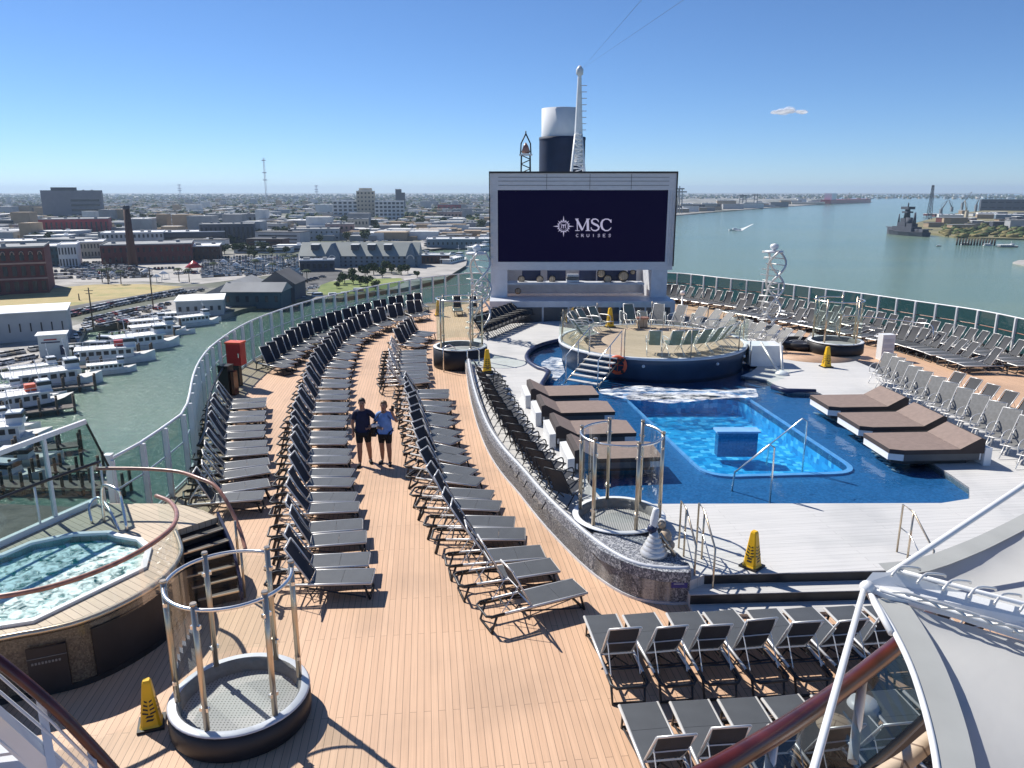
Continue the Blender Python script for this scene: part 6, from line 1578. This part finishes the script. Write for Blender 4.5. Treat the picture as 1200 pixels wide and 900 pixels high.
tag(q.build('far_parked_cars', [CM[0][1].materials[0], CM[1][1].materials[0], CM[2][1].materials[0], CM[3][1].materials[0], M['window']]), 'hundreds of tiny parked cars packed in the far lots', 'cars', kind='stuff')
# ================================================================== BOATS
M['hullw'] = mat('white hull', (.62,.64,.66), .35, var=.06, scale=.6); M['hulld'] = mat('dark hull', (.035,.06,.07), .4, var=.1)
M['deckw'] = mat('boat deck', (.55,.55,.53), .7, var=.12, scale=.8)
def boatmeshes(hull):
    q = MB(); L_, B_ = 20.0, 5.4; secs = []
    for x, hb, z in ((-10,2.3,1.5),(-6,2.6,1.4),(0,2.7,1.4),(5,2.4,1.6),(8,1.5,2.0),(10.4,.12,2.5)):
        secs.append([(x,-hb,z),(x-.0,-hb*.8,-.3),(x,hb*.8,-.3),(x,hb,z)])
    vs = [v for s in secs for v in s]; fs = []
    for i in range(5):
        for k in range(3): fs.append((i*4+k, i*4+k+1, (i+1)*4+k+1, (i+1)*4+k))
    fs += [(0,1,2,3)[::-1]]; q.add(vs, fs); dk = []
    d = MB(); d.add([s[0] for s in secs]+[s[3] for s in secs], [(i,i+1,7+i,6+i) for i in range(5)]); 
    cab = MB().box((-1.5,0,2.6),(13,4.2,2.3)); win = MB()
    for sd in (-1,1):
        for k in range(7): win.box((-7+1.8*k, sd*2.12, 2.9),(1.2,.06,.9))
    roof = MB().box((-1.8,0,3.85),(15,5.0,.2)); pilot = MB().box((4.2,0,4.9),(3,2.6,2.0), taper=.9); pw = MB().box((4.3,0,5.3),(3.02,2.5,.7)); 
    rail = MB()
    for sd in (-1,1):
        rail.tube([(-9,sd*2.35,4.9),(3,sd*2.35,4.9)], .06, 4)
        for k in range(8): rail.tube([(-9+1.7*k,sd*2.35,3.9),(-9+1.7*k,sd*2.35,4.9)], .05, 4)
        for k in range(7): rail.tube([(-9.3+.2,sd*2.3,1.5),(-9.1,sd*2.3,3.8)], .06, 4)
    mast_ = MB().tube([(3.6,0,5.8),(3.2,0,10)], .09, 5).tube([(3.3,-1.2,8),(3.3,1.2,8)], .05, 4)
    ms = [('hull', q, hull), ('deck', d, M['deckw']), ('cabin', cab, M['hullw']), ('window', win, M['window']), ('roof', roof, M['roofw']), ('pilot_house', pilot, M['hullw']), ('pilot_window', pw, M['window']), ('railing', rail, M['whiteb']), ('mast', mast_, M['whiteb'])]
    return [(n_, b.mesh(n_, m)) for n_, b, m in ms]
BOATM = {'w': boatmeshes(M['hullw']), 'd': boatmeshes(M['hulld'])}
def boat(xl, xr, y, yr, label, kind='w', sc=None, group='tour boats in the harbour slips', cover=None):
    a, b = P(xl, y, WZ), P(xr, yr, WZ); L_ = (b-a).length; s = L_/20.4
    t = thing('tour_boat', label, 'boat', (a+b)/2, atan2(b.y-a.y, b.x-a.x), group); t.scale = (s, min(s,1.15)*1.3, min(s*1.0, 1.1)*1.2)
    for n_, me in BOATM[kind]: place(n_, me, t)
    if cover: MB().box((1.5,0,4.7),(2.2,1.6,1.3)).build('engine_cover', cover, t)
    return t
boat(-75, 62, 530, 516, 'long white double-deck boat, nearest in the slips, partly behind the windbreak')
boat(-30, 87, 491, 473, 'white tour boat with a dark teal hull and an orange life raft on its roof', 'd', cover=M['orange'])
boat(0, 120, 463, 447, 'long white tour boat second from the windbreak')
boat(85, 182, 429, 421, 'white tour boat with a red cover, moored right of the ticket kiosk', cover=M['red'])
boat(128, 210, 414, 404, 'white tour boat lying just beyond the one with the red cover')
boat(8, 84, 447, 437, 'white cabin boat squeezed between the second and third long boats', sc=1)
boat(-40, 44, 474, 463, 'white cabin boat tucked behind the dark-hulled tour boat', sc=1)
boat(-60, 30, 512, 498, 'white cabin boat inside the slip beside the windbreak top', sc=1)
boat(100, 160, 440, 434, 'short white cabin boat in front of the ticket kiosk slips', sc=1)
boat(150, 206, 388, 383, 'short white cabin boat near the quayside cars', sc=1)
boat(190, 236, 377, 373, 'short white cabin boat farthest up the crowded slips', sc=1)
boat(-70, 10, 560, 548, 'pale boat seen through the left windbreak glass', sc=1)
boat(150, 218, 398, 391, 'smaller white cabin boat right of the quayside lot')
boat(205, 256, 384, 378, 'white boat with a broad pale roof near the white-roofed shed')
boat(276, 300, 362, 357, 'small pale boat under the dark seafood shed')
boat(548, 577, 297, 292, 'grey work boat at the far quay by the twisted sculpture'); boat(520, 546, 313, 306, 'small boat along the quay beside the hotel pavilion', 'd')
sm = MB(); secs = [(-4,1.2,.9),(0,1.4,.9),(3,1.0,1.1),(4.4,.05,1.4)]; vs = []
for x, hb, z in secs: vs += [(x,-hb,z),(x,-hb*.7,-.2),(x,hb*.7,-.2),(x,hb,z)]
sm.add(vs, [(i*4+k, i*4+k+1, (i+1)*4+k+1, (i+1)*4+k) for i in range(3) for k in range(3)]+[(3,2,1,0)]); SMH = sm.mesh('hull', M['hullw'])
SMC = MB().box((0,0,1.5),(3,1.8,1.3), taper=.8).mesh('cabin', M['hullw']); SMW = MB().box((0.1,0,1.7),(2.7,1.72,.45)).mesh('window', M['window']); SMD = MB().box((-.2,0,.85),(7.2,2.1,.1)).mesh('deck', M['deckw'])
sb = [(x, y) for x, y in ((118,413),(124,405),(140,401),(152,396),(160,402),(168,397),(172,391),(182,393),(190,388),(196,382),(205,392),(178,384),(186,378),(212,379),(222,375),(232,373),(240,377),(20,474),(10,505),(70,440),(30,442),(88,416),(96,424),(300,361),(318,357),(334,354),(356,352),(372,351),(390,350),(404,348),(420,346),(350,349),(364,348),(20,545),(5,562),(500,298),(530,299),(560,292),(40,470))]
for i, (x, y) in enumerate(sb):
    o = P(x, y, WZ); wh = 'in the left slips below the kiosk' if x < 110 else ('in the crowded slips beyond the tour boats' if x < 245 else 'moored along the canal quay' if x < 450 else 'in the far basin by the blue-grey shed')
    t = thing('small_boat', 'small white motor boat ' + wh, 'boat', o, rn.uniform(-.3,.5), 'small boats '+wh); sv = rn.uniform(1.0,2.0); t.scale = (sv,sv*.9,sv*.9)
    for n_, me in (('hull',SMH),('cabin',SMC),('window',SMW),('deck',SMD)): place(n_, me, t)
# finger piers and pilings
PIL = MB().tube([(0,0,-1),(0,0,4.2)], .28, 6).mesh('piling', M['bark'])
def pier(x0, y0, x1, y1, label):
    a, b = P(x0,y0,WZ), P(x1,y1,WZ); c = (a+b)/2; t = thing('finger_pier', label, 'pier', c, 0, 'finger piers in the slips'); d = (b-a); a_, b_ = a-c, b-c
    MB().bar(a_+Vector((0,0,1.4)), b_+Vector((0,0,1.4)), 3.6, .3).build('deck', M['quay'], t)
    n_ = max(3, int(d.length/3.5)); s_ = Vector((-d.y, d.x, 0)).normalized()*1.2
    for k in range(n_+1):
        for sg in (-1,1): place('piling', PIL, t, a_.lerp(b_, k/n_)+s_*sg)
for i, c in enumerate(((-60,501,88,482),(-40,470,112,456),(40,440,120,434),(88,421,178,417),(118,405,205,398),(140,392,212,386),(-60,545,95,528),(-60,565,120,556),(-60,575,150,578))): pier(*c, f'timber finger pier in the boat slips, {ordw(i+1)} of nine'+(' from the kiosk side' if False else ''))
# ================================================================== ACROSS THE WATER
# grey battleship
a, b = P(1043, 274, WZ), P(1081, 277.2, WZ); Lb = (b-a).length*1.2
bs_ = thing('battleship', 'dark grey old battleship moored across the water on the right', 'ship', (a+b)/2, atan2(b.y-a.y, b.x-a.x)+pi); s = Lb/60
sY = P(1062,276,WZ).y/900
q = MB(); vs = []; hl = Lb/2
for x, hb, z in ((-hl,6,8),(-hl*.5,11,8),(0,12,8),(hl*.6,9,9.5),(hl,.6,12)): vs += [(x,-hb,z),(x,-hb*.8,-1),(x,hb*.8,-1),(x,hb,z)]
q.add(vs, [(i*4+k, i*4+k+1, (i+1)*4+k+1, (i+1)*4+k) for i in range(4) for k in range(3)]+[(3,2,1,0)]+[(i*4,(i+1)*4,(i+1)*4+3,i*4+3) for i in range(4)]); q.build('hull', wallm('slate'), bs_); bs_.scale = (1,1,.62)
q = MB(); q.box((0,0,12),(Lb*.5,14,9)); q.box((hl*.12,0,20),(Lb*.2,10,9)); q.box((-hl*.25,0,19),(Lb*.14,8,8)); q.box((hl*.1,0,28),(Lb*.12,8,9)); q.tube([(-hl*.08,0,16),(-hl*.08,0,34)], 4, 8); q.build('superstructure', wallm('slate'), bs_)
q = MB(); q.tube([(hl*.05,0,30),(hl*.05,0,54)], [4,2.5], 8); q.box((hl*.05,0,52),(14,9,5)); q.box((hl*.05,0,44),(10,8,3)); q.tube([(hl*.05,0,54),(hl*.05,0,62)], .8, 5); q.build('fore_mast', wallm('slate'), bs_)
q = MB(); q.tube([(-hl*.35,0,20),(-hl*.35,0,44)], [2.5,1.0], 6); q.tube([(hl*.45,0,20),(hl*.45,0,40)], [1.5,.6], 6); q.build('aft_mast', wallm('slate'), bs_)
for x in (hl*.62, -hl*.62, -hl*.8):
    q = MB(); q.box((x,0,11),(12,9,5), taper=.8); q.tube([(x,-2,12),(x+(14 if x > 0 else -14),-2,14)], .9, 6); q.tube([(x,2,12),(x+(14 if x > 0 else -14),2,14)], .9, 6); q.build('gun_turret', wallm('slate'), bs_)
# oil derrick and cranes on the island
def derrick(x, yb, yt, wpx, label, m='grey'):
    o = G(x, yb); h = at(x, yt, o.y).z-LZ; s = o.y/900*wpx/2; t = thing('derrick', label, 'derrick', o); q = MB()
    for sx, sy in ((-1,-1),(1,-1),(1,1),(-1,1)): q.tube([(sx*s*1.4,sy*s*1.4,0),(sx*s*.5,sy*s*.5,h)], s*.25, 4)
    q.build('leg', wallm(m), t); q = MB()
    for k in range(10): u = k/10; w_ = s*(1.4-.9*u); q.tube([(-w_,-w_,h*u),(w_,-w_,h*(u+.1))], s*.18, 4); q.tube([(w_,w_,h*u),(-w_,w_,h*(u+.1))], s*.18, 4)
    q.build('bracing', wallm(m), t)
derrick(1088.5, 257, 217, 3, 'tall dark lattice derrick right of the battleship', 'slate')
def crane(x, yb, yt, dx, label, m='cream'):
    o = G(x, yb); k_ = o.y/900; h = (yb-yt)*k_; t = thing('harbour_crane', label, 'crane', o); MB().box((0,0,h*.2),(5,5,h*.4)).build('base', wallm(m), t)
    MB().tube([(0,0,h*.35),(dx*k_,0,h)], [1.6,.7], 5).build('boom', wallm(m), t); MB().tube([(0,0,h*.4),(0,0,h*.75),(dx*k_,0,h)], .35, 4).build('stay', wallm('grey'), t)
crane(1132, 256, 236, -4, 'pale cream harbour crane with a steep boom on the far shore'); crane(1102, 252, 236, 6, 'thin grey crane behind the battleship', 'grey'); crane(1127, 246, 226, 9, 'thin grey crane with its boom high, right of the derrick', 'grey'); crane(1143,248,228,4,'faint grey crane left of the long dark building','grey'); crane(992, 238, 226, 3, 'dark crane over the red ship on the far shore', 'slate'); crane(1115,248,235,-5,'small grey crane between the derrick and the cream crane','grey')
rn2 = random.Random(21)
building(1150, 1240, 247, 234, 60, 'slate', 'roofg', 'long dark shipyard hall at the right edge', win=(10,2,.7,.2)); building(1168,1240,258,252,40,'blue-grey','roofw','pale blue-roofed low shed at the right edge')
building(1100,1128,258,252,40,'white','roofw','white low shed behind the battleship'); building(1146,1168,256,250,40,'white','roofw','white warehouse left of the pale blue shed')
for i in range(34):
    x = rn2.uniform(1088, 1225); y = rn2.uniform(250, 270); o = G(x, y); c = rn2.choice(('white','grey','slate','tan','pale grey','red brick')); w = rn2.choice((10,16,24,34)); h = rn2.choice((4,6,8,11))
    t = thing('shipyard_shed', f'{c} shed on the far island, {"behind" if y < 260 else "near"} its scrubby shore', 'shed', o, rn2.uniform(-.3,.3), 'sheds on the far island'); MB().box((0,6,h/2),(w,12,h)).build('wall', wallm(c), t); MB().box((0,6,h+.2),(w+1,13,.5)).build('roof', M[rn2.choice(roofs)], t)
q = MB()
for i in range(420):
    x = rn2.uniform(1105, 1290); y = rn2.uniform(262, 277+ (x-1105)*.02); o = G(x, y); r_ = rn2.uniform(2,5); q.ball((o.x, o.y, LZ+r_*.3), r_, n=6, m=3, sz=.6, jit=.25, mi=rn2.randrange(2), sx=1.6)
tag(q.build('island_scrub', [M['leafB'], mat('dry scrub', (.22,.19,.08), .9, var=.3)]), 'olive scrub along the shore of the far island', 'scrub', kind='stuff')
for i, (x0, x1, y, lb, kd) in enumerate(((1168,1193,289.5,'low black and white barge off the far island','d'),(1152,1163,288,'small white work boat by the far pilings','w'),(1126,1138,287,'small pale boat left of the far pilings','w'),(1097,1103,288.5,'tiny dark boat alone off the battleship','d'))):
    boat(x0, x1, y, y+.1, lb, kd, group=None); bpy.context.view_layer.objects
    COL.objects[-1]
for o_ in [o for o in COL.objects if o.name.startswith('tour_boat') and o.get('category') == 'boat' and 'far' in o['label'] and 'island' in o['label']]: o_.scale.z *= .5
pq = thing('far_pilings', 'row of dark pilings standing in the water off the far island', 'pilings', P(1145,288,WZ)); c = P(1145,288,WZ)
for k in range(14): p = P(1121+3.4*k, 287.2+.05*k, WZ); place('piling', PIL, pq, p-c).scale = (3,3,1.6)
# far left shore of the channel
for i, (x0,x1,yb,yt,c,rf,lb) in enumerate(((797,812,248,239,'cream','roofw','pale cream silo building right of the display wall'),(812,826,247,240.5,'slate','roofd','dark hall behind the cream silos'),(822,840,246,238.5,'cream','roofw','second cream silo building on the far shore'),(840,862,244.8,235,'tan','roofw','large tan elevator hall on the far shore'),(860,868,244,239,'slate','roofg','dark shed right of the tan hall'),(885,912,242,238.5,'tan','roofw','low tan sheds along the channel'),(928,966,239.5,237,'cream','roofw','low cream warehouses further along the channel'))):
    building(x0,x1,yb,yt,50,c,rf,lb)
for i in range(40):
    x = rn2.uniform(795, 985); y0_ = 250.5 - (x-790)*.062; y = y0_ - rn2.uniform(.6, 5); o = G(x, y); c = rn2.choice(('white','grey','slate','tan','pale grey')); w = rn2.choice((20,40,60)); h = rn2.choice((6,9,14))
    t = thing('dock_shed', f'{c} dock shed on the long far shore, {"left" if x < 880 else "right"} part', 'shed', o, 0, 'sheds along the far shore'); MB().box((0,8,h/2),(w,16,h)).build('wall', wallm(c), t); MB().box((0,8,h+.3),(w+1,17,.7)).build('roof', M[rn2.choice(roofs)], t)
for i, (x, yt) in enumerate(((868,228),(872,228),(885,227),(796,222),(793,218))): 
    o = G(x, 243 if i < 3 else 250); h = at(x, yt, o.y).z-LZ; t = thing('loading_gantry', f'thin dark gantry tower on the far shore, {ORD[i]} of five', 'gantry', o, 0, 'gantry towers'); MB().tube([(-6,0,0),(-4,0,h)], 1.2, 4).tube([(6,0,0),(4,0,h)], 1.2, 4).build('leg', wallm('grey'), t); MB().box((0,0,h*.9),(30,3,3)).box((0,0,h*.6),(10,3,2)).build('beam', wallm('grey'), t)
a, b = P(960, 239.6, WZ), P(1020, 237.2, WZ); rs_ = thing('cargo_ship', 'long red cargo ship lying at the end of the far shore', 'ship', (a+b)/2, atan2(b.y-a.y,b.x-a.x)); L_ = (b-a).length*.8
MB().box((0,0,9),(L_,40,18)).build('hull', M['red'], rs_); MB().box((-L_*.4,0,30),(L_*.1,30,26)).build('bridge', M['white'], rs_)
wk = P(870, 267, WZ+.15); q = MB()
vs = [P(x,y,WZ+.15) for x,y in ((861,270.2),(870,270.2),(875,267),(883,262.6),(882.3,262.4),(871,267))]
tag(q.add([p-wk for p in vs], [(0,1,2,3,4,5)]).build('boat_wake', mat('wake foam', (.7,.74,.74), .8, var=.2, scale=.2), None, wk), 'short white wake on the open water', 'wake', kind='stuff')
sp_ = thing('speed_boat', 'tiny speed boat at the head of the white wake', 'boat', P(861, 270, WZ)); place('hull', SMH, sp_); place('cabin', SMC, sp_); sp_.scale = (2,2,1.5)

# ================================================================== CLOUD, SKY, SUN, HAZE, CAMERA
def cloudmat():
    m, nt, N, L = newmat('cloud vapour'); out = N.new('ShaderNodeOutputMaterial'); v = N.new('ShaderNodeVolumePrincipled'); v.inputs['Color'].default_value = (1,1,1,1); v.inputs['Anisotropy'].default_value = .3
    tc = N.new('ShaderNodeTexCoord'); nz = N.new('ShaderNodeTexNoise'); nz.inputs['Scale'].default_value = .004; nz.inputs['Detail'].default_value = 5; L.new(tc.outputs['Object'], nz.inputs['Vector'])
    r = ramp(N, [(.42,(0,0,0)),(.62,(1,1,1))]); L.new(nz.outputs['Fac'], r.inputs[0]); ml = N.new('ShaderNodeMath'); ml.operation = 'MULTIPLY'; ml.inputs[1].default_value = .012; L.new(r.outputs[0], ml.inputs[0]); L.new(ml.outputs[0], v.inputs['Density']); L.new(v.outputs[0], out.inputs['Volume']); return m
d_ = Vector(ray(925, 132)).normalized(); HZ_TOP = 900.0
cp_ = d_*14000 + Vector((0,0,CAMZ)); rn3 = random.Random(4); cl_ = MB()
for k in range(16):
    u = rn3.uniform(-1,1); cl_.ball((u*270, rn3.uniform(-80,80), rn3.uniform(-20,60)*(1-abs(u))), rn3.uniform(60,115)*(1-.5*abs(u)), n=12, m=8, sz=.6, jit=.08, sx=1.3)
M['cloud'] = mat('cloud white', (.9,.9,.92), 1, var=.02, scale=.01, transl=.5)
def softcloud():
    m, nt, N, L = newmat('cloud'); out = N.new('ShaderNodeOutputMaterial'); d = N.new('ShaderNodeBsdfDiffuse'); d.inputs[0].default_value = (.95,.95,.97,1); t = N.new('ShaderNodeBsdfTransparent'); tl = N.new('ShaderNodeBsdfTranslucent'); tl.inputs[0].default_value = (.95,.95,.97,1)
    m1 = N.new('ShaderNodeMixShader'); m1.inputs[0].default_value = .5; L.new(d.outputs[0], m1.inputs[1]); L.new(tl.outputs[0], m1.inputs[2])
    lw = N.new('ShaderNodeLayerWeight'); lw.inputs[0].default_value = .5; r = ramp(N, [(.15,(.5,.5,.5)),(.8,(0,0,0))]); L.new(lw.outputs['Facing'], r.inputs[0])
    m2 = N.new('ShaderNodeMixShader'); L.new(r.outputs[0], m2.inputs[0]); L.new(t.outputs[0], m2.inputs[1]); L.new(m1.outputs[0], m2.inputs[2]); L.new(m2.outputs[0], out.inputs[0]); return m
tag(cl_.build('small_cloud', softcloud(), None, cp_), 'single small white cloud in the blue sky', 'cloud')

SUN_EL, SUN_AZ = R(45), atan2(-.75, .66)     # azimuth measured from +Y towards +X
w = bpy.data.worlds.new("World"); scn.world = w; w.use_nodes = True; nt = w.node_tree; nt.nodes.clear()
wo = nt.nodes.new('ShaderNodeOutputWorld'); bg_ = nt.nodes.new('ShaderNodeBackground'); sk = nt.nodes.new('ShaderNodeTexSky'); sk.sky_type = 'NISHITA'; sk.sun_disc = False
sk.sun_elevation = SUN_EL; sk.sun_rotation = SUN_AZ; sk.altitude = 0; sk.air_density = .72; sk.dust_density = 0; sk.ozone_density = 10
bg_.inputs[1].default_value = .092; nt.links.new(sk.outputs[0], bg_.inputs[0]); nt.links.new(bg_.outputs[0], wo.inputs[0])
sd = Vector((sin(SUN_AZ)*cos(SUN_EL), cos(SUN_AZ)*cos(SUN_EL), sin(SUN_EL)))
sl = bpy.data.lights.new('sun', 'SUN'); sl.energy = 5.0; sl.angle = R(.53); sl.color = (1,.95,.87); so = bpy.data.objects.new('sun', sl); COL.objects.link(so)
so.rotation_euler = (-sd).to_track_quat('-Z', 'Y').to_euler(); so.location = (0,0,60)
# haze
hm, nt, N, L = newmat('haze air'); out = N.new('ShaderNodeOutputMaterial'); v = N.new('ShaderNodeVolumePrincipled'); v.inputs['Color'].default_value = (.62,.80,1,1); v.inputs['Density'].default_value = 6.5e-5; v.inputs['Anisotropy'].default_value = .2; L.new(v.outputs[0], out.inputs['Volume'])
hz = MB().box((0, 11500, (WZ-1.5+130)/2), (50000, 25000, 130-(WZ-1.5))).build('haze', hm); tag(hz, 'thin blue haze over the far town and water', 'haze', kind='stuff')
cam = bpy.data.cameras.new('camera'); co = bpy.data.objects.new('camera', cam); COL.objects.link(co); scn.camera = co
cam.sensor_width = 36; cam.lens = 27; cam.clip_start = .1; cam.clip_end = 60000; co.location = (0,0,CAMZ); co.rotation_euler = (pi/2-PITCH, 0, 0)
scn.render.resolution_x, scn.render.resolution_y = 1024, 768
scn.view_settings.view_transform = 'Standard'; scn.view_settings.look = 'None'; scn.view_settings.exposure = .42; scn.view_settings.gamma = 1
scn.render.engine = 'CYCLES'; scn.cycles.max_bounces = 8; scn.cycles.transparent_max_bounces = 24; scn.cycles.volume_bounces = 0
for ms in bpy.data.materials:
    pass
